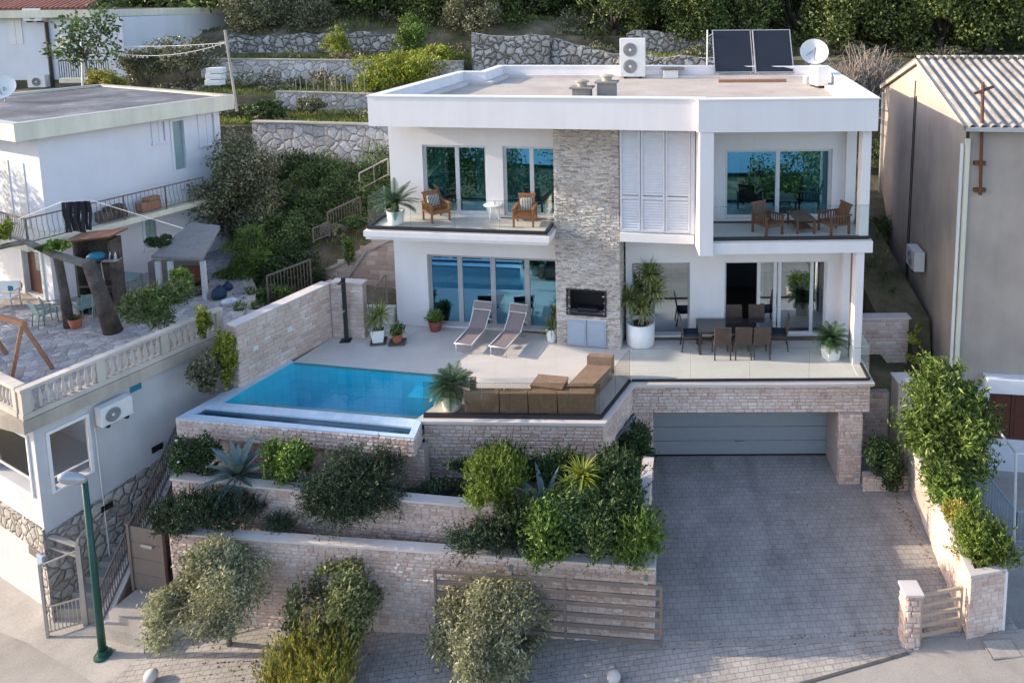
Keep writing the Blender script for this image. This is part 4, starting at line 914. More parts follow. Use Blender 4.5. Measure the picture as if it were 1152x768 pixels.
for sx in (-1, 1):
    for sy in (-1, 1): b = MB(); b.box((sx * .26, sy * .46, .207), (.06, .06, .414), ch=.006); b.build('leg', 'teakdark', t)
b = MB()
for k in range(6): b.box((-.2 + k * .08, 0, .14), (.06, .9, .02))
b.build('shelf', 'teakdark', t); place(t, (p.x, p.y + .12, zb), .05)
p = at(555, 246, zb); t = thing('side_table', 'small white side table with a cup between the balcony doors', 'side table')
b = MB(); b.lathe((0, 0, .46), [(.30, 0), (.31, .012), (.30, .025)], 24); b.build('table_top', 'whitepaint', t)
for k in range(3): a = 2.1 * k; b = MB(); b.tube([(.20 * math.cos(a), .20 * math.sin(a), 0), (.08 * math.cos(a), .08 * math.sin(a), .46)], .018, 6); b.build('leg', 'whitepaint', t)
place(t, tuple(p)); c = MB(); c.lathe((p.x + .05, p.y, zb + .487), [(.035, 0), (.045, .10), (.038, .10), (.03, .02)], 14); tag(c.build('cup', 'alulight'), 'small pale cup standing on the white balcony side table', 'cup')
# loungers
def lounger():
    t = thing('sun_lounger', '', 'sun lounger', (0, 0, 0), 0, 'sun loungers in front of the glass doors')
    w = .62; b = MB(); path = lambda x: [(x, 0, .36), (x, 1.18, .36)]
    for sx in (-1, 1):
        x = sx * w / 2; b.tube([(x, 0, .36), (x, 1.95, .36)], .017, 8)
    b.tube([(-w / 2, 0, .36), (w / 2, 0, .36)], .017, 8); b.tube([(-w / 2, 1.95, .36), (w / 2, 1.95, .36)], .017, 8); b.build('frame', 'whitepaint', t, True)
    for y in (.10, 1.55):
        l = MB(); l.tube([(-w / 2 + .02, y, .35), (-w / 2 + .03, y - .03, .015), (w / 2 - .03, y - .03, .015), (w / 2 - .02, y, .35)], .016, 8); l.build('leg', 'whitepaint', t, True)
    s = MB(); n = 8
    for k in range(n):
        a, e = 1.2 * k / n, 1.2 * (k + 1) / n; f = lambda y: .365 - .03 * math.sin(math.pi * y / 1.2)
        s.quad((-w / 2, a, f(a)), (w / 2, a, f(a)), (w / 2, e, f(e)), (-w / 2, e, f(e)))
    s.build('seat', 'sling', t, True)
    bk = MB(); y1, z1 = 1.72, .79; bk.quad((-w / 2, 1.2, .365), (w / 2, 1.2, .365), (w / 2, y1, z1), (-w / 2, y1, z1)); back = bk.build('backrest', 'sling', t)
    f = MB(); f.tube([(-w / 2, 1.18, .36), (-w / 2, y1, z1 + .01), (w / 2, y1, z1 + .01), (w / 2, 1.18, .36)], .016, 8)
    for sx in (-1, 1): f.tube([(sx * w / 2, 1.5, .66), (sx * w / 2, 1.75, .36)], .012, 6)
    f.build('backrest_frame', 'whitepaint', back, True)
    c = MB(); c.quad((-w / 2 - .03, 1.68, .83), (w / 2 + .03, 1.68, .83), (w / 2 + .03, 1.80, 1.08), (-w / 2 - .03, 1.80, 1.08)); cn = c.build('sunshade', 'sling', t)
    f = MB(); f.tube([(-w / 2 - .03, 1.68, .83), (-w / 2 - .03, 1.80, 1.08), (w / 2 + .03, 1.80, 1.08), (w / 2 + .03, 1.68, .83), (-w / 2 - .03, 1.68, .83)], .012, 6)
    for sx in (-1, 1): f.tube([(sx * w / 2, 1.45, .62), (sx * (w / 2 + .03), 1.68, .83)], .012, 6)
    f.build('sunshade_frame', 'whitepaint', cn); return t
l1 = lounger(); l1['label'] = 'taupe sun lounger with white frame in front of the doors, the left one'
l2 = dup(l1, 'taupe sun lounger with white frame in front of the doors, nearer the stone tower')
p = at(521, 398.5); place(l1, (p.x, p.y, 0), math.radians(-13), .94); p = at(560, 402); place(l2, (p.x, p.y, 0), math.radians(-17), .94)
# dining set
def dining_chair():
    t = thing('dining_chair', '', 'dining chair', (0, 0, 0), 0, 'rattan dining chairs around the glass table')
    b = MB(); b.box((0, 0, .43), (.46, .46, .05), ch=.015); b.build('seat', 'wickerdark', t)
    b = MB(); b.box((0, -.015, .47), (.43, .41, .05), ch=.02); b.build('cushion', 'navy', t, True)
    R = Matrix.Rotation(math.radians(-9), 3, 'X'); b = MB(); b.box((0, .255, .70), (.46, .035, .50), mat=R, ch=.014); b.build('backrest', 'wickerdark', t)
    for sx in (-1, 1):
        for sy in (-1, 1): b = MB(); b.bar((sx * .205, sy * .205, .405), (sx * .215, sy * (.215 + (.05 if sy > 0 else 0)), 0), .034); b.build('leg', 'frame', t)
    return t
ch0 = dining_chair()
tf0, tf1, tb0 = at(787, 374, .75), at(869, 374, .75), at(779, 362, .75)
tx, tw_ = (tf0.x + tf1.x) / 2, tf1.x - tf0.x; ty0 = tf0.y; td = .95; tyc = ty0 + td / 2
dt = thing('dining_table', 'long dark dining table with glass top on the right terrace', 'dining table')
b = MB(); b.box((0, 0, .745), (tw_, td, .012)); b.build('glass_top', 'tableglass', dt)
b = MB(); b.box((0, -td / 2 + .03, .71), (tw_, .05, .05)); b.box((0, td / 2 - .03, .71), (tw_, .05, .05)); b.box((-tw_ / 2 + .03, 0, .71), (.05, td - .11, .05)); b.box((tw_ / 2 - .03, 0, .71), (.05, td - .11, .05)); b.box((0, 0, .69), (tw_ * .5, td * .5, .03)); b.build('apron', 'frame', dt)
for sx in (-1, 1):
    for sy in (-1, 1): b = MB(); b.box((sx * (tw_ / 2 - .04), sy * (td / 2 - .04), .342), (.06, .06, .684)); b.build('leg', 'frame', dt)
place(dt, (tx, tyc, 0), -.02)
used = []
def chair(x, y, rz, lab):
    o = ch0 if not used else dup(ch0); used.append(1); o['label'] = lab; place(o, (x, y, 0), rz, 1.13)
for k, (px, nm) in enumerate(((813, 'leftmost'), (836.5, 'middle'), (857.5, 'rightmost'))):
    q = at(px, 380, .7); chair(q.x, ty0 - .02, math.pi, f'brown rattan dining chair with its back to the viewer, {nm} of the front row')
for px, nm in ((798, 'leftmost'), (830, 'middle'), (856, 'rightmost')):
    q = at(px, 358, .9); chair(q.x, tyc + td / 2 + .02, 0, f'dark rattan dining chair behind the glass table facing the viewer, {nm} of the back row')
chair(tx - tw_ / 2 - .22, tyc, math.pi / 2, 'dark rattan dining chair at the left head of the glass table')
chair(tx + tw_ / 2 + .30, tyc - .02, -math.pi / 2 - .15, 'dark rattan dining chair at the right head of the table, pulled out a little')
# rattan corner sofa
so = thing('rattan_corner_sofa', 'light brown rattan corner sofa without cushions behind the glass balustrade', 'sofa', (-2, 18, 0))
s0_, s1_ = at(523, 467), at(672, 470); SO = Pl((s0_.x, 17.80), (s1_.x - .06, 17.70)); xs_ = [0, SO.L * .27, SO.L * .49, SO.L * .715, SO.L]
for k in range(4):
    a, e = xs_[k] + .01, xs_[k + 1] - .01
    b = MB(); SO.box(b, a, e, .03, .66, -.14, 0, .02); b.build('backrest', 'wicker', so)
    b = MB(); SO.box(b, a, e, .05, .36, -.78, -.142, .02); b.build('seat', 'wicker', so)
b = MB(); SO.box(b, -.02, .14, .05, .60, -.95, -.782 + .0, .02); b.build('armrest', 'wicker', so)
r0, r1 = Vector((-.42, 18.5)), Vector((.12, 19.55)); SR_ = Pl((r1.x - .70, r1.y + .02), (r0.x - .72, r0.y)) ; 
RB = Pl(tuple(r0), tuple(r1))
b = MB(); RB.box(b, .02, RB.L, .05, .40, .0, .75) if False else b.prism([tuple(r0 + Vector((-.72, .0))), tuple(r0), tuple(r1), tuple(r1 + Vector((-.72, .1)))], .05, .42); b.build('seat', 'wicker', so)
b = MB(); b.prism([tuple(r1 + Vector((-.72, .104))), tuple(r1 + Vector((0, .004))), tuple(r1 + Vector((.08, .2))), tuple(r1 + Vector((-.64, .3)))], .05, .68); b.build('armrest', 'wicker', so)
o1, o2, o3, o4 = at(606, 421, .42), at(639, 424, .42), at(632, 437, .42), at(597, 433, .42)
ot = thing('rattan_table', 'square light brown rattan table with flat top inside the corner sofa', 'table', tuple((o1 + o3) / 2 - Vector((0, 0, .42))))
b = MB(); b.prism([xy(o1), xy(o2), xy(o3), xy(o4)], .04, .38); b.build('base', 'wicker', ot)
b = MB(); b.prism(inset([xy(o4), xy(o3), xy(o2), xy(o1)], -.015), .382, .425); b.build('table_top', 'wicker', ot)
# outdoor shower
p = at(390, 383); sh = thing('outdoor_shower', 'black outdoor shower column in the corner of the stone pool wall', 'shower', tuple(p))
b = MB(); b.box((p.x, p.y, 1.08), (.13, .09, 2.14), .1, .02); b.build('column', 'dark', sh)
b = MB(); b.tube([(p.x, p.y - .04, 2.08), (p.x, p.y - .30, 2.12)], .018, 8); b.lathe((p.x, p.y - .30, 2.06), [(.10, 0), (.10, .02), (.02, .05)], 16); b.build('shower_head', 'dark', sh)
b = MB(); b.tube([(p.x, p.y - .05, 1.05), (p.x, p.y - .13, 1.05)], .03, 8); b.build('tap', 'steel', sh)
b = MB(); b.box((p.x - .02, p.y - .02, .012), (.34, .3, .02), .1); b.build('base_plate', 'dark', sh)
# ------------------------------------------------------------------ plant shapes used in pots and beds
def strap(mb, base, az, el0, L, w, droop, n=5, fold=.0, tipw=.05):
    # one bent strap leaf
    p = Vector(base); el = el0; pts = []
    for k in range(n + 1):
        u = k / n; pts.append((p.copy(), w * (math.sin(math.pi * min(1, .12 + u * .88)) ** .6) * (1 - u * .55) + w * tipw, el))
        d = Vector((math.cos(az) * math.cos(el), math.sin(az) * math.cos(el), math.sin(el))); p = p + d * (L / n); el -= droop / n
    s = Vector((-math.sin(az), math.cos(az), 0)); vs = []
    for q, ww, e in pts:
        up_ = Vector((-math.cos(az) * math.sin(e), -math.sin(az) * math.sin(e), math.cos(e)))
        vs += [q - s * ww / 2 + up_ * fold * ww, q, q + s * ww / 2 + up_ * fold * ww]
    fs = []
    for k in range(n): a = 3 * k; fs += [[a, a + 1, a + 4, a + 3], [a + 1, a + 2, a + 5, a + 4]]
    mb.add(vs, fs)
def rosette(mb, c, n, L, w, elr=(-.4, 1.4), droop=.7, fold=.15):
    for k in range(n):
        u = (k + .5) / n; el = elr[0] + (elr[1] - elr[0]) * u + rnd.uniform(-.12, .12)
        strap(mb, c, k * 2.39996 + rnd.uniform(-.2, .2), el, L * rnd.uniform(.8, 1.1), w, droop * rnd.uniform(.5, 1.4), 4, fold)
def cycad(mb, c, n, L, wl, elr=(.05, 1.25)):
    for k in range(n):
        u = (k + .5) / n; az = k * 2.39996 + rnd.uniform(-.2, .2); el = elr[0] + (elr[1] - elr[0]) * u; Lk = L * rnd.uniform(.85, 1.1)
        p = Vector(c); m = 30; dr = 1.25 * (1 - .3 * u) / m
        for q in range(m):
            d = Vector((math.cos(az) * math.cos(el), math.sin(az) * math.cos(el), math.sin(el))); s = Vector((-math.sin(az), math.cos(az), 0)); upv = d.cross(s) * -1
            pn = p + d * (Lk / m); t = q / m; ll = wl * math.sin(math.pi * min(.97, .10 + t * .9)) ** .7
            mb.quad(p - s * .008, p + s * .008, pn + s * .006, pn - s * .006)
            for sg_ in (-1, 1):
                tip = p + s * sg_ * ll + d * ll * .55 + upv * ll * .28; wd = d * (Lk / m * .85)
                mb.quad(p, p + wd, tip + wd * .3, tip)
            p = pn; el -= dr
def pot_round(t, c, r0, r1, h, m='potwhite', rim=.03):
    b = MB(); b.lathe(c, [(r0, 0), (r0 * 1.04, .02), (r1, h), (r1 - rim, h), (r1 - rim * 1.3, h - .06)], 28); b.build('pot', m, t, True)
    b = MB(); b.lathe((c[0], c[1], c[2] + h - .065), [(r1 - rim, 0), (.01, .015)], 20); b.build('pot_soil', 'soil', t)
def pot_square(t, c, a0, a1, h, m='potwhite', rz=.3):
    R = Matrix.Rotation(rz, 3, 'Z'); c = Vector(c); b = MB()
    def q(a, z): return [c + R @ Vector((sx * a / 2, sy * a / 2, z)) for sx, sy in ((-1, -1), (1, -1), (1, 1), (-1, 1))]
    A, B_, C_, D_ = q(a0, 0), q(a1, h), q(a1 - .06, h), q(a1 - .09, h - .06)
    for i in range(4):
        j = (i + 1) % 4
        for u, v in ((A, B_), (B_, C_), (C_, D_)): b.quad(u[i], u[j], v[j], v[i])
    b.quad(*A[::-1]); b.build('pot', m, t); b = MB(); b.quad(*q(a1 - .08, h - .05)); b.build('pot_soil', 'soil', t)
def tuft(t, c, rx, rz, n, l, w, m, name='foliage'):
    f = MB()
    for k in range(n):
        th, ph = rnd.uniform(0, 6.283), math.acos(rnd.uniform(-.2, 1)); r = rnd.uniform(.45, 1)
        q = Vector(c) + Vector((math.cos(th) * math.sin(ph) * rx * r, math.sin(th) * math.sin(ph) * rx * r, math.cos(ph) * rz * r))
        strap(f, q, rnd.uniform(0, 6.283), rnd.uniform(-.3, 1.3), l * rnd.uniform(.7, 1.3), w, .8, 2)
    return f.build(name, m, t)
# terrace pots
p = at(508, 462); t = thing('potted_palm', 'sago palm in a round white pot at the pool corner behind the glass', 'potted palm', (p.x, p.y, 0)); pot_round(t, (p.x, p.y + .1, .012), .24, .31, .46)
b = MB(); b.lathe((p.x, p.y + .1, .42), [(.10, 0), (.13, .10), (.10, .24)], 12); b.build('trunk', 'bark', t); b = MB(); cycad(b, (p.x, p.y + .1, .62), 50, .74, .15, (.05, 1.35)); b.build('fronds', 'palm', t)
p = at(936, 406); t = thing('potted_palm', 'sago palm in a square white pot beside the terrace column', 'potted palm', (p.x, p.y, 0)); pot_square(t, (p.x, p.y + .15, .003), .36, .46, .48)
b = MB(); b.lathe((p.x, p.y + .15, .42), [(.09, 0), (.11, .12), (.09, .26)], 12); b.build('trunk', 'bark', t); b = MB(); cycad(b, (p.x, p.y + .15, .66), 44, .60, .13, (-.1, 1.3)); b.build('fronds', 'palm', t)
p = at(444.5, 253, zb); t = thing('potted_palm', 'sago palm in a round white pot on the left balcony corner', 'potted palm', (p.x, p.y, zb)); pot_round(t, (p.x, p.y + .1, zb), .22, .29, .46)
b = MB(); b.lathe((p.x, p.y + .1, zb + .40), [(.09, 0), (.12, .14), (.09, .3)], 12); b.build('trunk', 'bark', t); b = MB(); cycad(b, (p.x, p.y + .1, zb + .68), 28, .92, .14, (.15, 1.3)); b.build('fronds', 'palm', t)
def yucca(label, c, pot, stems, m='yucca', L=.5, n=46, w=.045):
    t = thing('potted_yucca', label, 'potted yucca', (c[0], c[1], c[2])); pot(t)
    for dx, dy, h, lx, ly in stems:
        b = MB(); a = Vector((c[0] + dx, c[1] + dy, c[2] + .3)); e = a + Vector((lx, ly, h)); mid = (a + e) / 2 + Vector((lx * .2, 0, 0)); b.tube([a, mid, e], [.045, .036, .032], 8); b.build('trunk', 'palebark', t)
        b = MB(); rosette(b, e - Vector((0, 0, .03)), n, L, w, (-.75, 1.45), .6); b.build('leaf_rosette', m, t)
    return t
p = at(721, 390); c = (p.x, p.y + .25, .003)
yucca('three tall yuccas in a big white cylinder pot right of the stone tower', c, lambda t: pot_round(t, c, .44, .46, .74, rim=.04), [(-.18, -.05, 1.25, -.18, -.1), (.02, -.12, 1.05, .02, -.12), (.08, .10, 1.95, .22, .05), (.2, .0, 1.45, .30, -.05)], L=.64, n=74, w=.055)
p = at(424, 388); c2_ = (p.x, p.y + .18, .06)
t = yucca('yucca in a tapered square white pot on a wheeled board near the stair', c2_, lambda t: pot_square(t, c2_, .32, .44, .42, rz=.2), [(-.05, 0, .45, -.06, 0), (.06, .05, .62, .04, 0)], L=.56, n=54, w=.05)
b = MB(); b.box((c2_[0], c2_[1], .045), (.5, .5, .03), .2); b.build('plant_trolley', 'bark', t)
p = at(620.5, 386); c3_ = (p.x, p.y + .15, .003)
yucca('spiky green plant in a small white pot against the stone tower', c3_, lambda t: pot_round(t, c3_, .14, .19, .44), [(0, 0, .25, 0, 0), (.05, .04, .62, .02, .0)], L=.48, n=44)
p = at(489, 373); c4 = (p.x, p.y + .12, .003); t = thing('potted_plant', 'bushy green plant in a dark red pot beside the left glass door', 'potted plant', c4); pot_round(t, c4, .17, .25, .36, 'redpot'); tuft(t, (c4[0], c4[1], .42), .30, .26, 420, .15, .035, 'mgreen')
p = at(446, 388); c5 = (p.x, p.y + .12, .06); t = thing('potted_plant', 'small leafy plant in a terracotta pot on a board near the stair', 'potted plant', c5); pot_round(t, c5, .13, .18, .28, 'terracotta'); tuft(t, (c5[0], c5[1], .40), .24, .26, 160, .14, .07, 'mgreen')
b = MB(); b.box((c5[0], c5[1], .045), (.52, .46, .03), .1); b.build('plant_trolley', 'bark', t)
# ================================================================== TERRAIN AND NEIGHBOURS
def hz(x, y):
    def pw(t, pts):
        if t <= pts[0][0]: return pts[0][1]
        for (a, b), (c, d) in zip(pts, pts[1:]):
            if t <= c: return b + (d - b) * (t - a) / (c - a)
        return pts[-1][1]
    back = [(33.1, 3.4), (33.3, 5.25), (36.8, 5.3), (37.1, 6.15), (41.9, 6.2), (42.15, 7.3), (46.9, 7.5), (47.3, 8.6), (52, 9.2), (62, 12.5), (80, 19), (120, 33), (170, 44)]
    if y > 33: z = pw(y, back)
    elif -7.3 <= x <= 9.2: z = pw(y, [(20.8, -4.6), (21, -.9), (31.6, -.9), (32, 5.0), (33, 5.2)])
    elif -14.3 < x < -7.3: z = pw(y, [(21.9, -4.6), (22.8, -.4), (24.5, .5), (27, 1.9), (30, 3.1), (33, 3.4)])
    elif x >= 9.2: z = pw(y, [(19.5, -4.6), (22.8, -1.0), (23.0, .1), (27, 1.5), (33, 3.2)]) if x < 11 else pw(y, [(27, -4.6), (29, 2), (33, 3.4)])
    else: z = pw(y, [(24, -5.2), (25, .2), (28, .4), (29.5, 2.6), (33, 3.4)])
    if x < -25 and 30 < y < 45: z = max(z, min(6.05, 3 + (y - 30) * .5))
    if y > 48: z += 1.2 * math.sin(x * .13 + y * .07) + .6 * math.sin(x * .31 - y * .2)
    if y < 6: z = -4.6 - (6 - y) * .30
    return max(z, -26)
ys = [-110, -80, -60, -40, -25, -15, -8, 0, 6, 12, 16, 18, 19.5, 20.8, 21, 21.9, 22.8, 23, 24.5, 26, 27, 28.5, 30, 31, 31.6, 32, 33.1, 33.3, 35, 36.8, 37.1, 39, 41.9, 42.15, 44.5, 46.9, 47.3, 49, 51, 54, 58, 62, 68, 75, 85, 100, 120, 140, 170]
xs = [-160, -120, -90, -70, -55, -45, -38, -33, -29, -26, -25, -22, -19, -17, -15.5, -14.35, -14.25, -13.2, -12, -10, -8.5, -7.35, -7.25, -5, -2, 1, 4, 7, 9.15, 9.25, 10.95, 11.05, 13, 16, 20, 25, 31, 38, 46, 56, 70, 90, 120, 160]
V_ = [(x, y, hz(x, y)) for y in ys for x in xs]; nx = len(xs)
F_ = [[j * nx + i, j * nx + i + 1, (j + 1) * nx + i + 1, (j + 1) * nx + i] for j in range(len(ys) - 1) for i in range(nx - 1)]
tag(finish('hillside', V_, F_, 'hill'), kind='structure')
mb = MB(); mb.quad((-3000, -4000, -25), (3000, -4000, -25), (3000, -100, -25), (-3000, -100, -25)); tag(mb.build('sea', 'sea'), kind='structure')
# garden retaining walls on the slope
def rwall(label, a, b, z0a, z0b, z1a, z1b, th, m, cap=None, name='stone_wall', steps=1, rough_top=0):
    t = thing(name, label, 'stone wall', (a[0], a[1], z0a)); pl = Pl(a, b); mb = MB(); n = max(1, int(pl.L / .5)) if rough_top else max(1, int(pl.L / 2))
    tops = [z1a + (z1b - z1a) * k / n + (rnd.uniform(-1, 1) * rough_top) for k in range(n + 1)]
    for k in range(n):
        s0, s1 = pl.L * k / n, pl.L * (k + 1) / n; zz0 = min(z0a, z0b) - .6; P = pl.p; e, f = tops[k], tops[k + 1]
        mb.quad(P(s0, zz0, 0), P(s1, zz0, 0), P(s1, f, 0), P(s0, e, 0)); mb.quad(P(s0, e, 0), P(s1, f, 0), P(s1, f, -th), P(s0, e, -th)); mb.quad(P(s1, zz0, -th), P(s0, zz0, -th), P(s0, e, -th), P(s1, f, -th))
    for s, e in ((0, tops[0]), (pl.L, tops[-1])): q_ = [P(s, zz0, -th), P(s, zz0, 0), P(s, e, 0), P(s, e, -th)]; mb.quad(*(q_ if s == 0 else q_[::-1]))
    if cap:
        mb.build('wall_face', m, t); c = MB(); c.bar(pl.p(-.04, z1a + .03, -th / 2), pl.p(pl.L + .04, z1b + .03, -th / 2), th + .1, .06); c.build('wall_cap', cap, t)
    else: mb.build('wall_face', m, t)
    return pl
A, B_ = dep(283, 138, 33), dep(440, 142, 32.2); rwall('white rubble retaining wall in the garden directly left of the villa roof', xy(A), xy(B_), 3.2, 3.2, A.z, B_.z, .4, 'rubble', 'coping')
A, B_ = dep(310, 104, 36.9), dep(418, 107, 36.6); rwall('low white rubble wall with wire supports, second garden terrace', xy(A), xy(B_), 5.2, 5.2, A.z, B_.z, .35, 'rubble', 'coping')
A, B_ = dep(225, 67, 42), dep(520, 70, 41.4); rwall('long white rubble wall on the third garden terrace behind the yellow bush', xy(A), xy(B_), 6.2, 6.2, A.z, B_.z, .4, 'rubble', 'coping')
A, B_ = dep(252, 40, 47), dep(470, 37, 47); rwall('rough grey dry-stone wall high on the slope below the trees', xy(A), xy(B_), 7.4, 7.4, A.z, B_.z, .6, 'drystone', rough_top=.14)
A, B_ = dep(530, 39, 40), dep(618, 41, 40); rwall('pale dry-stone wall behind the roof, its tall left section', xy(A), xy(B_), 6, 6, A.z, B_.z, .6, 'drystone', rough_top=.10)
A, B_ = dep(616, 43, 40.3), dep(720, 68, 39.5); rwall('pale dry-stone wall behind the roof, sloping down towards the heat pump', xy(A), xy(B_), 6, 6, A.z, B_.z, .6, 'drystone', rough_top=.10)
A, B_ = dep(705, 36, 46), dep(815, 40, 46); rwall('grey dry-stone wall in shade behind the heat pump', xy(A), xy(B_), 7.4, 7.4, A.z, B_.z, .6, 'drystone', rough_top=.15)
A, B_ = dep(700, 63, 39.2), dep(830, 64, 38.6); rwall('low tumbled stone wall behind the solar panels', xy(A), xy(B_), 6, 6, A.z, B_.z, .6, 'drystone', rough_top=.12)
# pink stair wall left of the villa with its fences
pk = thing('garden_wall', 'warm pink stone wall rising beside the garden stairs left of the villa', 'wall', (-9, 25, 0))
PK = Pl((-10.7, 25.2), (-7.25, 24.7)); zt_ = lambda s: PK.s(352, 318)[1] + (max(0, s - .2) / (PK.L - .2)) * 2.45
a1, a2 = PK.s(353, 312), PK.s(436, 262); zt_ = lambda s: a1[1] + (a2[1] - a1[1]) * min(1, max(0, (s - a1[0]) / (a2[0] - a1[0])))
mb = MB(); n = 12
for k in range(n): s0, s1 = PK.L * k / n, PK.L * (k + 1) / n; mb.quad(PK.p(s0, -1, -.03), PK.p(s1, -1, -.03), PK.p(s1, zt_(s1), -.03), PK.p(s0, zt_(s0), -.03)); mb.quad(PK.p(s0, zt_(s0), -.03), PK.p(s1, zt_(s1), -.03), PK.p(s1, zt_(s1), -.4), PK.p(s0, zt_(s0), -.4))
mb.build('wall_core', 'mortar', pk); mb = MB(); stones(mb, PK, 0, PK.L, -.4, 3.4, row=.19, ln=(.3, .6), dp=(.005, .02), top=zt_, d=-.03); mb.build('wall_stone', 'splitpink', pk)
mb = MB(); mb.bar(PK.p(0, zt_(0) + .02, -.2), PK.p(PK.L, zt_(PK.L) + .02, -.2), .5, .06); mb.build('coping', 'coping', pk)
mb = MB(); c0, c1 = PK.s(372, 340), PK.s(412, 282); mb.bar(PK.p(c0[0], c0[1], .03), PK.p(c1[0], c1[1], .03), .06, .08); mb.build('stair_string', 'coping', pk)
mb = MB()
for k in range(4): mb.prism([(-9.0 + k * .03, 22.7 + k * .24), (-7.3, 22.6 + k * .24), (-7.3, 22.85 + k * .24), (-9.0 + k * .03, 22.95 + k * .24)], -.3, .17 * (k + 1) - .1)
tag(mb.build('garden_stairs', 'tile'), 'pale garden stairs climbing between villa and pink wall', 'stairs')
def fence(label, pts, h, name='metal_fence', n=10, m='rail', cat='fence'):
    t = thing(name, label, cat, tuple(pts[0])); r = MB(); b = MB()
    for p, q in zip(pts, pts[1:]):
        p, q = Vector(p), Vector(q); H = Vector((0, 0, h))
        r.bar(p + H, q + H, .045); r.bar(p + Vector((0, 0, .08)), q + Vector((0, 0, .08)), .035); r.bar(p, p + H, .05); r.bar(q, q + H, .05)
        for k in range(1, n): u = p + (q - p) * k / n; b.bar(u + Vector((0, 0, .08)), u + H, .022, .03)
    r.build('fence_frame', m, t); b.build('fence_bars', m, t); return t
fence('brown metal fence panel at the garden edge just above the pool wall', [dep(303, 350, 23.2), dep(351, 330, 24.3)], 1.25, n=13)
fence('short brown fence panel on the pink wall, the lower one', [dep(353, 273, 25.6), dep(371, 266, 26)], .55, n=7)
fence('brown fence panel on the pink wall next to the balcony, the upper one', [dep(370, 266, 26.2), dep(406, 248, 27.2)], .95, n=12)
fence('pale thin railing against the hedge beside the upper storey', [dep(405, 215, 28.5), dep(437, 198, 29.5)], .75, n=2, m='coping')
fence('brown stair railing leaning against the villa wall beside the yucca', [(-8.15, 22.55, .0), (-7.35, 22.75, 1.0)], 1.0, n=7, cat='railing', name='stair_railing')
# ------------------------------------------------------------------ left neighbour: house with balustraded terrace
d_, n_ = Vector((.468, .884)), Vector((.884, -.468)); N0 = Vector((-20.6, 25.4)); C0 = Vector((-15.65, 17.94))
def N(a, b, z): v = N0 + d_ * a + n_ * b; return Vector((v.x, v.y, z))
def CC(a, b, z): v = C0 + d_ * a + n_ * b; return Vector((v.x, v.y, z))
SITE = (Vector((-15.65, 17.94, 0)), Vector((-15.65 * .895, 17.94 * .895, 11 - 11 * .895)), .895)
nb = thing('neighbour_house', 'white flat-roofed neighbour house with cream roof edge and railed balcony on the left', 'house', (-21, 27, 0))
NR = Pl(xy(N(0, 0, 0)), xy(N(7.0, 0, 0))); NF = Pl(xy(N(0, -9, 0)), xy(N(0, 0, 0)))
hs = [hole(NR, 172, 138, 186, 158), hole(NR, 193, 137, 210, 189), hole(NR, 224, 130, 242, 160), hole(NR, 162, 246, 177, 276)]
mb = MB(); wall(mb, NR, 0, 7, -.3, 6.3, .3, hs); hd = hole(NF, 25, 278, 52, 343, .05); wall(mb, NF, 0, NF.L - .302, -.3, 6.3, .3, [hd])
NB = Pl(xy(N(7.0, -.3, 0)), xy(N(7.0, -9, 0))); mb.build('outer_wall', 'whitewash', nb)
mb = MB(); e = Pl(xy(N(6.7, -.0, 0)), xy(N(6.7, -9, 0))); wall(mb, Pl(xy(N(7.0, -.0, 0)), xy(N(7.0, -9, 0))), .302, 9, -.3, 6.3, .28, ()); mb.build('back_wall', 'whitewash', nb)
mb = MB(); rp = [xy(N(-.9, .6, 0)), xy(N(7.35, .6, 0)), xy(N(7.35, -10, 0)), xy(N(-.9, -10, 0))]; ring(mb, rp, inset(rp, .22), 6.31, 6.93); mb.build('roof_fascia', 'cream', nb)
mb = MB(); mb.prism(inset(rp, .222), 6.33, 6.86); mb.build('roof_surface', 'oldroof', nb)
mb = MB(); ring(mb, inset(rp, -.02), inset(rp, .24), 6.932, 6.96); mb.build('roof_edge', 'steel', nb)
mb = MB(); bp = [xy(N(-1.1, 1.1, 0)), xy(N(5.4, 1.1, 0)), xy(N(5.4, .004, 0)), xy(N(-.004, .004, 0)), xy(N(-.004, -9, 0)), xy(N(-1.1, -9, 0))]; mb.prism(bp, 2.5, 2.72); mb.build('balcony_slab', 'cream', nb)
for k, h in enumerate(hs):
    o = MB(); mid = (h[0] + h[1]) / 2
    if k == 1: NR.box(o, h[0], h[1], h[2], h[3], -.2, -.14); wo = o.build('balcony_door', 'greensoft', nb)
    else:
        for q_ in (0, 1): NR.box(o, h[0] + q_ * (mid - h[0]) + .01, mid + q_ * (h[1] - mid) - .01, h[2], h[3], -.1, -.05)
        wo = o.build('window_shutter', 'whitewash' if k < 3 else 'greensoft', nb)
    f = MB()
    for a, b, e, g in ((h[0] - .1, h[0], h[2] - .05, h[3] + .1), (h[1], h[1] + .1, h[2] - .05, h[3] + .1), (h[0], h[1], h[3], h[3] + .1)): NR.box(f, a, b, e, g, .003, .04)
    if k != 1: NR.box(f, h[0] - .14, h[1] + .14, h[2] - .10, h[2] - .052, .003, .1)
    f.build('window_surround', 'whitewash', nb)
o = MB(); NF.box(o, hd[0], hd[1], .06, hd[3], -.2, -.14); dn = o.build('front_door', 'doorwood', nb)
o = MB(); NF.box(o, hd[0] + (hd[1] - hd[0]) * .45, hd[1] - .12, 1.0, hd[3] - .15, -.139, -.12); o.build('door_glass', 'glassdark', dn)
f = MB()
for a, b, e, g in ((hd[0] - .14, hd[0], 0, hd[3] + .14), (hd[1], hd[1] + .14, 0, hd[3] + .14), (hd[0], hd[1], hd[3], hd[3] + .14)): NF.box(f, a, b, e, g, .003, .06)
f.build('door_frame', 'whitepaint', dn)
o = MB()
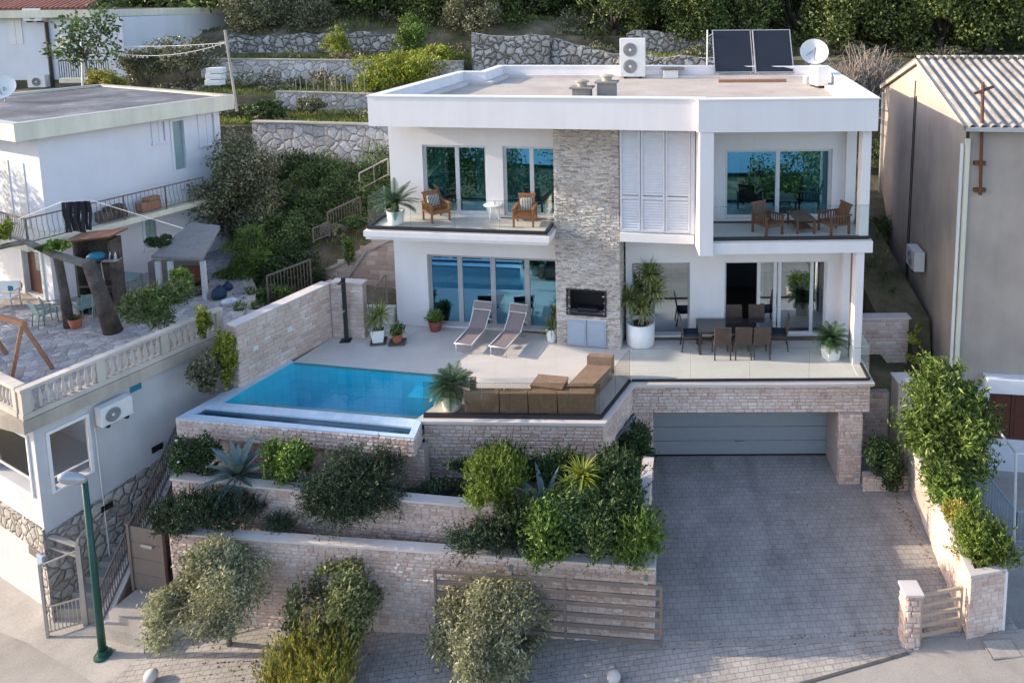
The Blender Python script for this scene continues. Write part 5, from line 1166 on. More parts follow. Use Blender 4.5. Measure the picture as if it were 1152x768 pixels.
for px in (10, 27): s = NF.s(px, 200)[0]; NF.box(o, s - .5, s + .1, 2.74, 5.2, -.002, .03)
o.build('balcony_shutter', 'pvc', nb)
# balcony railing: bellied bars
rr = MB(); bb = MB(); run = [N(-1.05, -5, 2.72), N(-1.05, 1.05, 2.72), N(5.35, 1.05, 2.72)]
for p, q in zip(run, run[1:]):
    L = (q - p).length; u = (q - p) / L; nn = Vector((u.y, -u.x, 0)); rr.bar(p + Vector((0, 0, .95)), q + Vector((0, 0, .95)), .05); rr.bar(p + Vector((0, 0, .10)), q + Vector((0, 0, .10)), .035)
    for k in range(int(L / .16) + 1):
        c = p + u * (k * .16); bb.tube([c + Vector((0, 0, .1)), c + nn * .10 + Vector((0, 0, .3)), c + Vector((0, 0, .62)), c + Vector((0, 0, .95))], .012, 4, False)
    for k in range(int(L / 1.6) + 1): c = p + u * min(L, k * 1.6); rr.bar(c, c + Vector((0, 0, .97)), .045)
ro = rr.build('balcony_railing', 'rail', nb); bb.build('balusters', 'rail', ro)
# things on that balcony
for k, (a, w, m, lab) in enumerate(((1.9, 1.0, 'bark', 'dark bundle of folded things behind the neighbour balcony railing'), (3.3, .8, 'beam', 'brown folded sunbed leaning behind the neighbour balcony railing'))):
    c = N(a, .6, 2.72); mb = MB(); mb.box(c + Vector((0, 0, .22)), (w, .5, .42), NR.rz, .08); mb.box(c + Vector((.1, .05, .5)), (w * .7, .4, .14), NR.rz + .2, .05); tag(mb.build('balcony_bundle', m), lab, 'bundle')
# laundry
hp = [dep(70, 228, 22.6), dep(102, 226, 22.9)]; ln_ = MB(); ln_.tube([N(-1.1, .6, 3.6), hp[0] + Vector((0, 0, .03)), hp[1] + Vector((0, 0, .03)), CC(4.6, .0, 3.9)], .008, 4); tag(ln_.build('washing_line', 'pvc'), 'thin washing line strung from the neighbour balcony railing', 'washing line')
for k, (fx, w, L_) in enumerate(((.10, .24, 1.02), (.34, .26, 1.0), (.60, .28, 1.06), (.85, .24, .98))):
    c = hp[0].lerp(hp[1], fx); mb = MB(); n = 10
    for leg in (0, 1):
        for i in range(n):
            za, zb2 = -L_ * i / n, -L_ * (i + 1) / n; wv_ = lambda z: .03 * math.sin(z * 6 + k + leg)
            x0, x1 = ((-w / 2, -.01 if i > 3 else 0) if leg == 0 else (.01 if i > 3 else 0, w / 2))
            tp_ = 1 - .25 * i / n; mb.quad(c + Vector((x0 * tp_, wv_(zb2), zb2)), c + Vector((x1 * tp_, wv_(zb2) + .02, zb2)), c + Vector((x1 * tp_, wv_(za) + .02, za)), c + Vector((x0 * tp_, wv_(za), za)))
    lab = ['leftmost dark trousers hanging on the washing line', 'second dark trousers from the left on the washing line', 'third dark trousers from the left on the washing line', 'rightmost dark trousers hanging on the washing line'][k]
    tag(mb.build('hanging_trousers', 'cloth', None, True), lab, 'trousers', 'dark trousers drying on the line')
# terrace building below
ter = thing('neighbour_terrace', 'white lower storey with flagstone terrace on top and stone plinth, left neighbour', 'building', (-17, 19, -2))
f_ = Vector((-.884, .468))
tp_poly = [xy(CC(-.15, .15, 0)), xy(CC(6.6, .15, 0)), (-13.6, 26.5), (-16.2, 30.5), (-17.3, 31.5), xy(N(-.1, 0, 0)), xy(N(-.1, -9, 0)), (-34, 24)]
mb = MB(); mb.prism(tp_poly, -.36, -.004); mb.build('terrace_slab', 'coping', ter)
mb = MB(); mb.prism(inset(tp_poly, .3), -.30, .004); mb.build('terrace_paving', 'flag', ter)
TR = Pl(xy(CC(.12, -.05, 0)), xy(CC(7.2, -.05, 0))); c0 = CC(.12, -.05, 0); TF = Pl((c0.x + f_.x * 9, c0.y + f_.y * 9), xy(c0))
h1 = hole(TR, 47, 500, 96, 470); h1 = (.26, 1.34, -2.42, -.66)
h2 = (6.2, TF.L - .30, -2.45, -.66); h3 = (5.0, TF.L - .26, -7.0, TF.s(30, 607)[1]); zband = TF.s(30, 582)[1]
mb = MB(); wall(mb, TR, 0, 7.08, -7.2, -.361, .25, [h1]); wall(mb, TF, 0, TF.L - .252, -7.2, -.361, .25, [h2, h3]); mb.build('outer_wall', 'oldwhite', ter)
# veranda behind the openings
mb = MB(); q0, q1, q2 = CC(3.0, -.3, 0), CC(3.0, -3.6, 0), CC(.4, -3.6, 0)
mb.prism([xy(CC(2.62, -.31, 0)), xy(CC(2.62, -9, 0)), xy(CC(2.74, -9, 0)), xy(CC(2.74, -.31, 0))], -3.3, -.37); mb.prism([xy(CC(.4, -.31, 0)), xy(CC(2.7, -.31, 0)), xy(CC(2.7, -9, 0)), xy(CC(.4, -9, 0))], -3.32, -3.2); mb.build('veranda_wall', 'whitepaint', ter)
VB = Pl(xy(CC(2.61, -9, 0)), xy(CC(2.61, -.31, 0))); 
window(ter, VB, VB.L - 1.25, VB.L - .35, -2.6, -1.0, [], rec=-.08, fw=.07, glass='glassdark', frame='whitepaint', name='veranda_window')
mb = MB(); VB.box(mb, VB.L - 2.3, VB.L - 1.45, -3.2, -.62, .004, .05); mb.build('veranda_door', 'dark', ter)
fr = MB()
for pl, h in ((TR, h1), (TF, h2)):
    for a, b, e, g in ((h[0], h[1], h[3] - .09, h[3]), (h[0], h[0] + .08, h[2], h[3] - .09), (h[1] - .08, h[1], h[2], h[3] - .09), (h[0], h[1], h[2] - .06, h[2] - .002)): pl.box(fr, a, b, e, g, .004, .05)
    pl.box(fr, h[0] + .08, h[1] - .08, h[2] + .30, h[2] + .34, -.1, -.06)
fr.build('opening_frame', 'whitepaint', ter)
mb = MB(); TF.box(mb, h3[0], h3[1], h3[2], h3[3], -.2, -.12); gdn = mb.build('garage_door', 'garagewhite', ter)
mb = MB(); TF.box(mb, h3[1] - .62, h3[1] - .05, h3[3] - .26, h3[3] - .02, .04, .08, .03); mb.build('garage_sign', 'taupe', gdn)
mb = MB(); TF.box(mb, h3[0], TF.L + .02, h3[3], zband, .003, .06); TF.box(mb, h3[1] + .002, TF.L + .05, -7.0, h3[3] - .002, .003, .07); 
zp = lambda s: -3.53 + .105 * s; n = 14
for k in range(n):
    s0, s1 = 7.0 * k / n, 7.0 * (k + 1) / n; mb.quad(TR.p(s0, -7.2, .06), TR.p(s1, -7.2, .06), TR.p(s1, zp(s1), .06), TR.p(s0, zp(s0), .06)); mb.quad(TR.p(s0, zp(s0), .06), TR.p(s1, zp(s1), .06), TR.p(s1, zp(s1), .0), TR.p(s0, zp(s0), .0))
mb.quad(TR.p(0, -7.2, 0), TR.p(0, -7.2, .06), TR.p(0, zp(0), .06), TR.p(0, zp(0), 0))
mb.build('stone_plinth', 'rubble2', ter)
for px, py in ((176, 503), (119, 569)): mb = MB(); s, z = TR.s(px, py); TR.box(mb, s - .16, s + .16, z - .09, z + .09, .03, .075); mb.build('vent', 'black', ter)
mb = MB(); s, z = TF.L - .12, h3[3] - .15; TF.box(mb, s - .16, s + .16, z - .15, z + .15, .071, .15, .02); mb.build('meter_box', 'bluegrey', ter)
mb = MB(); s, z = TR.s(106, 480); mb.tube([TR.p(s, z, .03), TR.p(s + .02, -6, .08)], .02, 6); mb.build('wall_pipe', 'pvc', ter)
# balustrade
bs = thing('stone_balustrade', 'old cream stone balustrade with turned balusters around the left terrace', 'balustrade', tuple(CC(0, 0, 0)))
prof = [(.055, 0), (.06, .04), (.035, .06), (.05, .13), (.068, .22), (.055, .34), (.032, .46), (.03, .52), (.05, .55), (.055, .60)]
pr0 = MB(); pr0.lathe((0, 0, 0), prof, 10)
def balrun(a, b, L, npost):
    pl = Pl(a, b); m = MB(); pl.box(m, -.13, L + .1, .008, .15, -.13, .13, .01); m.build('plinth', 'balus', bs)
    m = MB(); pl.box(m, -.14, L + .11, .78, .875, -.135, .135, .015); m.build('handrail', 'balus', bs)
    seg = L / npost
    for k in range(npost + 1):
        m = MB(); s = k * seg; pl.box(m, s - .11, s + .11, .152, .778, -.11, .11, .01); m.build('post', 'balus', bs)
        if k == npost: break
        nb_ = max(3, int(seg / .20))
        for q in range(nb_):
            s2 = s + seg * (q + .8) / (nb_ + .6); c = pl.p(s2, .165); m = MB(); m.lathe(c, prof, 10); m.build('baluster', 'balus', bs, True)
balrun(xy(CC(0, 0, 0)), xy(CC(5.5, 0, 0)), 5.5, 3)
balrun(xy(CC(0, -.34, 0) ), (CC(0, -.34, 0).x + f_.x * 3.5, CC(0, -.34, 0).y + f_.y * 3.5), 3.5, 2)
s, z = TR.s(122, 458); acn = fanbox('wall_air_conditioner', 'white air conditioner unit with round fan fixed to the left terrace wall', 'air conditioner', tuple(TR.p(s, z - .36, .30)), .86, .34, .56, [(-.12, .34, .21)], TR.rz)
mb = MB(); sn = TR.p(s + .75, z + .22, .012); TR.box(mb, s + .62, s + .95, z + .12, z + .30, .004, .02); tag(mb.build('wall_plate', 'teal'), 'small turquoise plate on the wall beside the air conditioner', 'plate')
# terrace furniture and clutter
def trunk_path(mb, pts, rs): mb.tube(pts, rs, 10)
tb, tm, tt = at(128, 373, .0), dep(113, 330, 22.9), dep(99, 294, 22.9)
tree = thing('pergola_tree', 'thick dark leaning trunk with a long bare limb reaching left over the terrace', 'tree', tuple(tb))
mb = MB(); mb.tube([tb - Vector((0, 0, .1)), tm, tt], [.30, .23, .20], 12); tk = mb.build('trunk', 'bark', tree, True)
mb = MB(); mb.tube([dep(108, 318, 22.9), dep(98, 297, 22.9), dep(60, 286, 23.1), dep(30, 272, 23.2), dep(8, 276, 23.2), dep(-25, 285, 23.4)], [.17, .15, .12, .10, .09, .08], 10); mb.build('limb', 'palebark', tree, True)
b2, t2 = at(78, 368, 0), dep(64, 285, 23.3); tr2 = thing('tree_stump_post', 'slim rough trunk standing upright beside the terracotta pot under the limb', 'tree trunk', tuple(b2))
mb = MB(); mb.tube([b2, b2.lerp(t2, .5) + Vector((.03, 0, 0)), t2], [.17, .14, .13], 10); mb.build('trunk', 'bark', tr2, True)
p = at(88, 367, 0); t = thing('terracotta_pot', 'terracotta pot standing at the foot of the slim trunk', 'pot', tuple(p)); pot_round(t, (p.x, p.y - .1, .005), .15, .22, .34, 'terracotta'); tuft(t, (p.x, p.y - .1, .33), .16, .12, 60, .1, .03, 'mgreen')
def plastic_chair():
    t = thing('garden_chair', '', 'garden chair', (0, 0, 0), 0, 'pale green garden chairs on the left terrace')
    b = MB()
    for k in range(5): b.box((0, -.2 + k * .1, .42), (.44, .075, .02))
    b.build('seat', 'greensoft', t)
    b = MB()
    for k in range(5): b.box((0, .27 + k * .022, .52 + k * .085), (.46, .02, .05))
    b.build('backrest', 'greensoft', t)
    for sx in (-1, 1):
        b = MB(); b.tube([(sx * .25, -.27, 0), (sx * .25, -.25, .60), (sx * .25, .05, .68), (sx * .24, .27, .70), (sx * .22, .37, .92)], .02, 6); b.build('armrest', 'greensoft', t, True)
        b = MB(); b.tube([(sx * .24, .32, 0), (sx * .24, .26, .45), (sx * .24, .28, .70)], .02, 6); b.build('leg', 'greensoft', t, True)
    return t
g0 = plastic_chair(); L_ = [((52, 365), 2.6, 'pale green slatted garden chair nearest the brown front door'), ((62, 361), 2.3, 'pale green slatted garden chair tucked behind the slim trunk'), ((95, 358), -2.2, 'pale green slatted garden chair between slim trunk and thick trunk'), ((103, 354), -2.5, 'pale green slatted garden chair half hidden by the thick trunk')]
for k, (px, rz, lab) in enumerate(L_):
    o = g0 if k == 0 else dup(g0); o['label'] = lab; q = at(*px, 0); place(o, (q.x, q.y, .006), rz)
p = at(14, 345, 0); t = thing('white_bench', 'white metal bench against the neighbour house wall beside the door', 'bench', tuple(p)); mb = MB(); mb.box((p.x - .6, p.y, .42), (1.6, .45, .06), 0, .02); mb.build('seat', 'pvc', t)
mb = MB(); mb.box((p.x - .6, p.y + .24, .70), (1.6, .05, .40), 0, .02); mb.build('backrest', 'pvc', t)
for sx in (-.7, .75):
    mb = MB(); mb.tube([(p.x - .6 + sx, p.y - .2, 0), (p.x - .6 + sx, p.y - .2, .62), (p.x - .6 + sx, p.y + .2, .64), (p.x - .6 + sx, p.y + .2, 0)], .02, 6); mb.build('leg', 'steel', t)
p = at(14, 320, .75); mb = MB(); mb.box((p.x, p.y + .1, .62), (.35, .3, .22), .2, .05); tag(mb.build('blue_cushion', 'teal'), 'small turquoise cushion lying on the white bench', 'cushion')
# swing frame
sw_ = thing('swing_frame', 'brown wooden A-shaped swing frame in the corner of the balustraded terrace', 'swing frame', tuple(at(30, 420, 0)))
ap = dep(24, 364, 19.1); fa, fb = at(13, 426, .02), at(59, 414, .02); ap = dep(25, 364, (fa.y + fb.y) / 2)
for q in (fa, fb): mb = MB(); mb.bar(q, ap, .11, .09); mb.build('leg', 'beam', sw_)
e2 = ap + Vector((-2.2, .95, 0)); mb = MB(); mb.bar(ap + Vector((.12, -.05, .03)), e2, .13, .13); mb.build('top_beam', 'beam', sw_)
for q in (fa, fb): mb = MB(); mb.bar(q + Vector((-2.2, .95, 0)), e2, .11, .09); mb.build('leg', 'beam', sw_)
# green table, grill, shelf, oven
p = at(135, 340, 0); t = thing('garden_table', 'pale green garden table between the leaning trunk and the stone oven', 'table', tuple(p)); tz = .74
a, b, c, e = at(122, 313, tz), at(146, 316, tz), at(160, 307, tz), at(135, 305, tz)
mb = MB(); mb.prism([xy(a), xy(b), xy(c), xy(e)], tz - .05, tz); mb.build('table_top', 'greensoft', t)
for q in (a, b, c, e): mb = MB(); q = q.lerp((a + c) / 2, .08); mb.bar((q.x, q.y, 0), (q.x, q.y, tz - .052), .05); mb.build('leg', 'greensoft', t)
p = dep(113, 310, 24.6); t = thing('garden_cabinet', 'dark open wooden outdoor kitchen shelf with sloping roof behind the trunk', 'cabinet', (p.x, p.y, 0)); z0, z1 = .0, dep(110, 268, 24.6).z
mb = MB(); w = 1.25
for sx in (-1, 1): mb.box((p.x + sx * w / 2, p.y, z1 / 2), (.08, .6, z1))
for z in (.55, 1.05): mb.box((p.x, p.y, z), (w - .09, .6, .06))
mb.box((p.x, p.y + .28, z1 / 2), (w - .09, .03, z1)); mb.build('shelf', 'bark', t); mb = MB(); mb.bar((p.x - .85, p.y - .05, z1 + .04), (p.x + .85, p.y - .05, z1 + .22), 1.0, .06); mb.build('shelf_roof', 'teakdark', t)
p = dep(108, 289, 24.1); t = thing('kettle_grill', 'bright blue round kettle grill lid showing above the leaning trunk', 'grill', (p.x, p.y, 0)); mb = MB(); R_ = .30; mb.lathe((p.x, p.y, p.z - .02), [(R_, 0), (R_ * .92, .09), (R_ * .6, .17), (.03, .2)], 20); mb.build('lid', 'teal', t, True)
mb = MB(); mb.lathe((p.x, p.y, p.z - .24), [(.08, 0), (R_ * .8, .08), (R_, .21)], 20); mb.build('kettle', 'dark', t, True)
for k in range(3): a = 2.1 * k; mb = MB(); mb.tube([(p.x + .15 * math.cos(a), p.y + .15 * math.sin(a), p.z - .2), (p.x + .3 * math.cos(a), p.y + .3 * math.sin(a), .0)], .018, 6); mb.build('leg', 'steel', t)
p = dep(126, 292, 24.0); t = thing('bottle_tray', 'tray with small bottles and pans on the outdoor kitchen', 'tray', tuple(p)); mb = MB(); mb.box(p, (.5, .35, .03)); mb.build('tray', 'steel', t)
for k in range(5): mb = MB(); mb.lathe(p + Vector((-.2 + k * .1, rnd.uniform(-.1, .1), .016)), [(.04, 0), (.04, .14), (.015, .18), (.015, .24)], 10); mb.build('bottle', 'pvc' if k % 2 else 'dark', t)
ov = thing('stone_oven', 'small stone roofed outdoor oven with white posts and red firewood box', 'outdoor oven', tuple(dep(198, 312, 26)))
a, b, zt2 = dep(170, 288, 25.6), dep(228, 290, 25.4), 0; top = dep(203, 262, 27.0)
mb = MB(); mb.add([a, b, b + Vector((-.1, 1.5, .75)), a + Vector((.55, 1.7, .75)), a - Vector((0, 0, .1)), b - Vector((0, 0, .1)), b + Vector((-.1, 1.5, .6)), a + Vector((.55, 1.7, .6))], [[0, 1, 2, 3], [7, 6, 5, 4], [4, 5, 1, 0], [5, 6, 2, 1], [6, 7, 3, 2], [7, 4, 0, 3]]); mb.build('oven_roof', 'chim', ov)
for px in (175, 189, 226): q = dep(px, 290, 25.5); mb = MB(); mb.box((q.x, q.y + .1, (q.z - .1) / 2 - .1), (.15, .15, q.z - .02)); mb.build('post', 'oldwhite', ov)
mb = MB(); q = dep(198, 300, 26.8); mb.box((q.x, q.y, q.z / 2), (2.0, .3, max(.5, q.z + .5))); mb.build('back_wall', 'chim', ov)
mb = MB(); q = dep(212, 304, 25.9); mb.box((q.x, q.y, q.z - .15), (.75, .5, .5), 0, .02); mb.build('firewood_box', 'doorwood', ov)
p = at(224, 330, 0); t = thing('flower_barrel', 'wooden tub with pale flowers in front of the stone oven', 'flower pot', tuple(p)); pot_round(t, (p.x, p.y, .0), .28, .36, .42, 'bark'); tuft(t, (p.x, p.y, .45), .42, .34, 200, .16, .05, 'dgreen'); mb = MB()
for k in range(30): a, r = rnd.uniform(0, 6.28), rnd.uniform(0, .38); mb.box((p.x + r * math.cos(a), p.y + r * math.sin(a), .72 + rnd.uniform(-.12, .1)), (.05, .05, .04), rnd.uniform(0, 3), .01)
tag(mb.build('flowers', 'cap', t), kind='stuff')
for k, (px, py, r, lab) in enumerate(((247, 335, .29, 'crumpled dark blue sack on the terrace below the big tree, the left one'), (256, 326, .20, 'smaller dark blue sack leaning behind the bigger one'))):
    p = at(px, py, 0); mb = MB(); vs = [];
    prf = [(r * .7, 0), (r * .95, r * .3), (r * .9, r * .8), (r * .5, r * 1.25), (r * .15, r * 1.4), (r * .3, r * 1.6)]; mb.lathe((p.x, p.y, .004), prf, 14)
    for v in mb.v: v += Vector((rnd.uniform(-1, 1), rnd.uniform(-1, 1), rnd.uniform(-.5, .5))) * r * .12
    tag(mb.build('blue_sack', 'blue', None, True), lab, 'sack')
p = at(258, 343, 0); mb = MB(); mb.lathe((p.x, p.y, .004), [(.20, 0), (.28, .16), (.27, .16), (.2, .03)], 16); tag(mb.build('wash_basin', 'alulight'), 'pale round basin on the terrace near the blue sacks', 'basin')
p = at(270, 356, 0)
for k, (dx, dy, w, lab) in enumerate(((0, 0, .42, 'white trough planter at the outer end of the pool wall, the left one'), (.55, .1, .36, 'white trough planter at the outer end of the pool wall, the right one'))):
    t = thing('trough_planter', lab, 'planter', (p.x + dx, p.y + dy, 0)); pot_square(t, (p.x + dx, p.y + dy, .0), w * .8, w, .28, 'potwhite', .1); tuft(t, (p.x + dx, p.y + dy, .3), .25, .25, 120, .14, .05, 'mgreen')
SITE = None
# washing pole and pegs line at the back
pb, pt_ = dep(265, 102, 32.9), dep(253, 34, 32.9); pb.z = 6.0
t = thing('line_post', 'leaning pale washing-line post with a cross bar at the corner of the neighbour roof', 'post', tuple(pb)); mb = MB(); mb.tube([pb, pt_], .06, 8); mb.build('post', 'coping', t); mb = MB(); q = dep(256, 47, 32.9); mb.bar(q + Vector((-.4, 0, -.02)), q + Vector((.35, 0, .05)), .06); mb.build('cross_bar', 'coping', t)
l0 = dep(92, 50, 39.5)
t = thing('peg_line', 'double washing line full of pale pegs above the neighbour roof', 'washing line', tuple(l0)); mb = MB(); pg_ = MB()
for k, (py, sag) in enumerate(((48, .15), (47, .65))):
    e = dep(258, py, 32.9); pts = [l0.lerp(e, i / 16) - Vector((0, 0, sag * 4 * (i / 16) * (1 - i / 16))) for i in range(17)]; mb.tube(pts, .012, 4)
    for i in range(28): u = rnd.uniform(.1, .97) if k else rnd.uniform(.3, .98); c = l0.lerp(e, u) - Vector((0, 0, sag * 4 * u * (1 - u) + .05)); pg_.box(c, (.03, .03, .13))
mb.build('line', 'pvc', t); tag(pg_.build('pegs', 'cap', t), kind='stuff')
p = dep(91, 98, 38.5); t = thing('washing_pole', 'thin white washing pole behind the neighbour flat roof', 'pole', (p.x, p.y, 5)); mb = MB(); mb.tube([(p.x, p.y, 5), tuple(l0 + Vector((0, 0, .1)))], .06, 8); mb.build('pole', 'pvc', t)
p = dep(242, 93, 34.5)
for k, lab in enumerate(('white block stack beyond the neighbour roof, bottom block', 'white block stack beyond the neighbour roof, middle block', 'white block stack beyond the neighbour roof, top block')):
    mb = MB(); mb.box((p.x + .05 * k, p.y, p.z + .02 + k * .29), (.75, .5, .26), .05 * k, .02); mb.box((p.x + .05 * k, p.y - .252, p.z + .02 + k * .29), (.6, .02, .08), .05 * k); tag(mb.build('concrete_block', 'pvc'), lab, 'block', 'white blocks stacked behind the neighbour roof')
p = N(1.2, -1.6, 6.86); q = dep(2, 98, N(0, 0, 0).y + 2.0); t = thing('white_dish', 'white satellite dish cut by the left picture edge above the neighbour roof', 'satellite dish', tuple(q)); dish(t, q, .48, .25, .5); mb = MB(); mb.tube([(q.x, q.y + .1, 6.86), tuple(q + Vector((0, .08, 0)))], .03, 6); mb.build('mast', 'steel', t)
# far house top left
fh = thing('upper_house', 'pale upper house with red tiled roof edge and shuttered window, top left corner', 'house', (-30, 43, 5)); FH = Pl((-50, 42), (-28.35, 42))
mb = MB(); hw = hole(FH, 8, 17, 27, 50); wall(mb, FH, 0, FH.L, 4.5, 10.3, .3, [hw]); wall(mb, Pl((-28.35, 42.3), (-26.5, 52)), 0, 9, 4.5, 10.3, .3, ()); mb.build('outer_wall', 'whitewash', fh)
mb = MB(); mb.prism([(-51, 41.4), (-29.6, 41.4), (-29.6, 42.9), (-26, 52), (-51, 52)], 10.31, 10.75); mb.build('roof_fascia', 'cream', fh)
mb = MB()
for k in range(70): mb.tube([(-51 + k * .3, 41.5, 10.80), (-51 + k * .3, 47, 12.6)], .12, 6)
mb.prism([(-51, 41.5), (-30, 41.5), (-30, 50), (-51, 50)], 10.752, 10.80); mb.build('roof', 'tilered', fh)
for a in (0, 1):
    mb = MB(); m_ = (hw[0] + hw[1]) / 2; FH.box(mb, hw[0] + a * (m_ - hw[0]) + .01, m_ + a * (hw[1] - m_) - .01, hw[2], hw[3], -.08, .03); mb.build('window_shutter', 'pvc', fh)
mb = MB(); a, b = FH.s(92, 82), FH.s(144, 70); mb.box(FH.p((a[0] + b[0]) / 2, 6.75, .9), (2.9, 1.7, .25)); mb.build('balcony_slab', 'cream', fh)
t = MB(); u0, u1 = FH.p(a[0], 6.9, 1.7), FH.p(b[0], 6.9, 1.7)
for k in range(22): c = u0.lerp(u1, k / 21); t.bar(c, c + Vector((0, 0, 1.0)), .03)
t.bar(u0 + Vector((0, 0, 1)), u1 + Vector((0, 0, 1)), .06); t.build('balcony_railing', 'dark', fh)
mb = MB(); mb.tube([FH.p(FH.s(53, 25)[0], FH.s(53, 25)[1], .1), FH.p(FH.s(61, 98)[0], 5.4, .1)], .10, 8); mb.build('drain_pipe', 'dark', fh)
for px, py, lab in ((44, 17, 'white air conditioner high on the upper house wall above the black pipe'), (49, 91, 'white air conditioner low on the upper house wall near the flat roof')):
    s, z = FH.s(px, py); fanbox('air_conditioner', lab, 'air conditioner', tuple(FH.p(s, z - .42, .35)), 1.05, .4, .72, [(.0, .42, .26)], 0, 'air conditioners on the upper house')
# ------------------------------------------------------------------ right neighbour
rb = thing('grey_house', 'beige rendered house with corrugated roof and blank walls on the right', 'house', (12, 22, 0))
e0, e1 = Vector((10.84, 21.0)), Vector((12.12, 30.5)); gd_ = (e1 - e0).normalized(); ux = Vector((gd_.y, -gd_.x)); ZE, ZRG = 7.1, 8.62; mid = (e0 + e1) / 2
def GB(a, b, z): v = e0 + gd_ * a + ux * b; return Vector((v.x, v.y, z))
LG = (e1 - e0).length; W_ = 14
mb = MB(); mb.add([GB(0, 0, -4.4), GB(LG, 0, -4.4), GB(LG, 0, ZE), GB(LG / 2, 0, ZRG), GB(0, 0, ZE)], [[1, 0, 4, 3, 2]]); mb.add([GB(LG, 0, -4.4), GB(LG, W_, -4.4), GB(LG, W_, ZE), GB(LG, 0, ZE)], [[0, 1, 2, 3]]); mb.build('gable_wall', 'beige', rb)
mb = MB(); mb.quad(GB(0, .1, -4.4), GB(0, W_, -4.4), GB(0, W_, ZE), GB(0, .1, ZE)); mb.build('front_wall', 'greyr', rb)
mb = MB(); mb.bar(GB(-.03, .05, -4.4), GB(-.03, .05, ZE - .35), .12, .10); mb.build('corner_strip', 'cream', rb)
mb = MB(); mb.tube([GB(-.02, -.10, ZE - .5), GB(-.02, -.10, -3)], .05, 8); mb.build('downpipe', 'pvc', rb)
mb = MB(); n = 340
for (ya, za, yb, zb3) in ((-.28, ZE - .02, LG / 2, ZRG + .06), (LG / 2, ZRG + .06, LG + .25, ZE - .02)):
    for i in range(n):
        x0, x1 = -.18 + (W_ + .2) * i / n, -.18 + (W_ + .2) * (i + 1) / n; w0, w1 = [.05 * math.sin(2 * math.pi * v / .30) for v in (x0, x1)]
        mb.quad(GB(ya, x0, za + .08 + w0), GB(ya, x1, za + .08 + w1), GB(yb, x1, zb3 + .08 + w1), GB(yb, x0, zb3 + .08 + w0))
mb.build('roof', 'corrug', rb, True)
mb = MB()
for k in range(int(W_ / .30)): mb.box(GB(LG / 2, k * .30 + .02, ZRG + .19), (.2, .3, .12), 0, .04)
mb.build('ridge_caps', 'corrug', rb)
mb = MB(); mb.bar(GB(-.30, -.1, ZE - .02), GB(-.30, W_, ZE - .02), .12, .12); mb.build('gutter', 'alu', rb)
mb = MB(); mb.bar(GB(-.2, -.1, ZE), GB(LG / 2, -.1, ZRG + .04), .1, .14); mb.bar(GB(LG / 2, -.1, ZRG + .04), GB(LG + .2, -.1, ZE), .1, .14); mb.build('verge_board', 'coping', rb)
mb = MB(); GPl = Pl(xy(GB(LG, 0, 0)), xy(GB(0, 0, 0)))
for dx in (0, .18): 
    pts = [GB(LG / 2 + .35 - dx, -.03, 7.9 - dx * 3), GB(LG / 2 + .42 - dx, -.03, 5), GB(LG / 2 + .5 - dx * 1.1, -.03, 2), GB(LG / 2 + .55 - dx, -.03, -1.5)]; mb.tube(pts, .018, 5)
mb.build('wall_cables', 'dark', rb)
mb = MB(); mb.tube([GB(LG - .1, -.08, ZE - .2), GB(LG - .1, -.08, -.5)], .06, 8); mb.build('drain_pipe', 'alu', rb)
s, z = GPl.s(1039, 291); fanbox('gable_air_conditioner', 'white air conditioner unit mounted on the shaded beige gable wall', 'air conditioner', tuple(GPl.p(s, z - .4, .28)), .95, .36, .70, [(.0, .42, .26)], GPl.rz)
FW_ = Pl(xy(GB(0, 0, 0)), xy(GB(0, W_, 0))); t = thing('rusty_pole', 'rusty iron cable pole with a cross bar fixed to the grey front wall', 'pole', tuple(FW_.p(.3, 6, .2)))
a, b = FW_.s(1101, 218), FW_.s(1104, 92); mb = MB(); mb.tube([FW_.p(a[0], a[1], .12), FW_.p(b[0], b[1], .12)], .05, 8); mb.build('pole', 'rust', t)
mb = MB(); c, e = FW_.s(1094, 105), FW_.s(1116, 97); mb.bar(FW_.p(c[0], c[1], .12), FW_.p(e[0], e[1], .12), .07); mb.build('cross_bar', 'rust', t)
for py in (183, 213): mb = MB(); c = FW_.s(1101, py); FW_.box(mb, c[0] - .16, c[0] + .16, c[1] - .06, c[1] + .06, .002, .13); mb.build('bracket', 'rust', t)
# canopy, double door and white base of the right house
a, b = FW_.s(1106, 419), FW_.s(1152, 419); cz = a[1]; mb = MB(); FW_.box(mb, a[0], a[0] + 4, cz - .45, cz, .004, .40, .01); mb.build('door_canopy', 'whitewash', rb)
h = hole(FW_, 1113, 437, 1175, 495); dz0 = h[2]; mb = MB()
m_ = FW_.s(1136, 460)[0]; dw = m_ - h[0]
for k in range(3): dk = h[0] + k * dw; mb2 = MB(); FW_.box(mb2, dk + .01, dk + dw - .01, dz0, h[3], .004, .06, .006); FW_.box(mb2, dk + .12, dk + dw - .12, dz0 + .15, (dz0 + h[3]) / 2 - .06, .061, .075, .004); FW_.box(mb2, dk + .12, dk + dw - .12, (dz0 + h[3]) / 2 + .06, h[3] - .12, .061, .075, .004); mb2.build('door_leaf', 'doorwood', rb)
mb = MB(); FW_.box(mb, .15, 6, -4.4, dz0 - .01, .003, .08); FW_.box(mb, .15, h[0] - .002, dz0 - .008, cz - .46, .003, .05); mb.build('white_base', 'whitewash', rb)
zc = FW_.s(1130, 530, .1)[1]
mb = MB(); mb.quad((9.6, 14.6, zc), (24, 13.2, zc), (24, 20, zc), (9.6, 21.3, zc)); tag(mb.build('courtyard', 'concrete'), kind='structure')
f0, f1 = at(1098, 552, zc), at(1141, 611, zc); hgt = .95
fence('blue-grey railing along the raised courtyard, with a white top rail', [f1, f0], hgt, n=14, m='bluegrey', cat='railing', name='courtyard_railing')
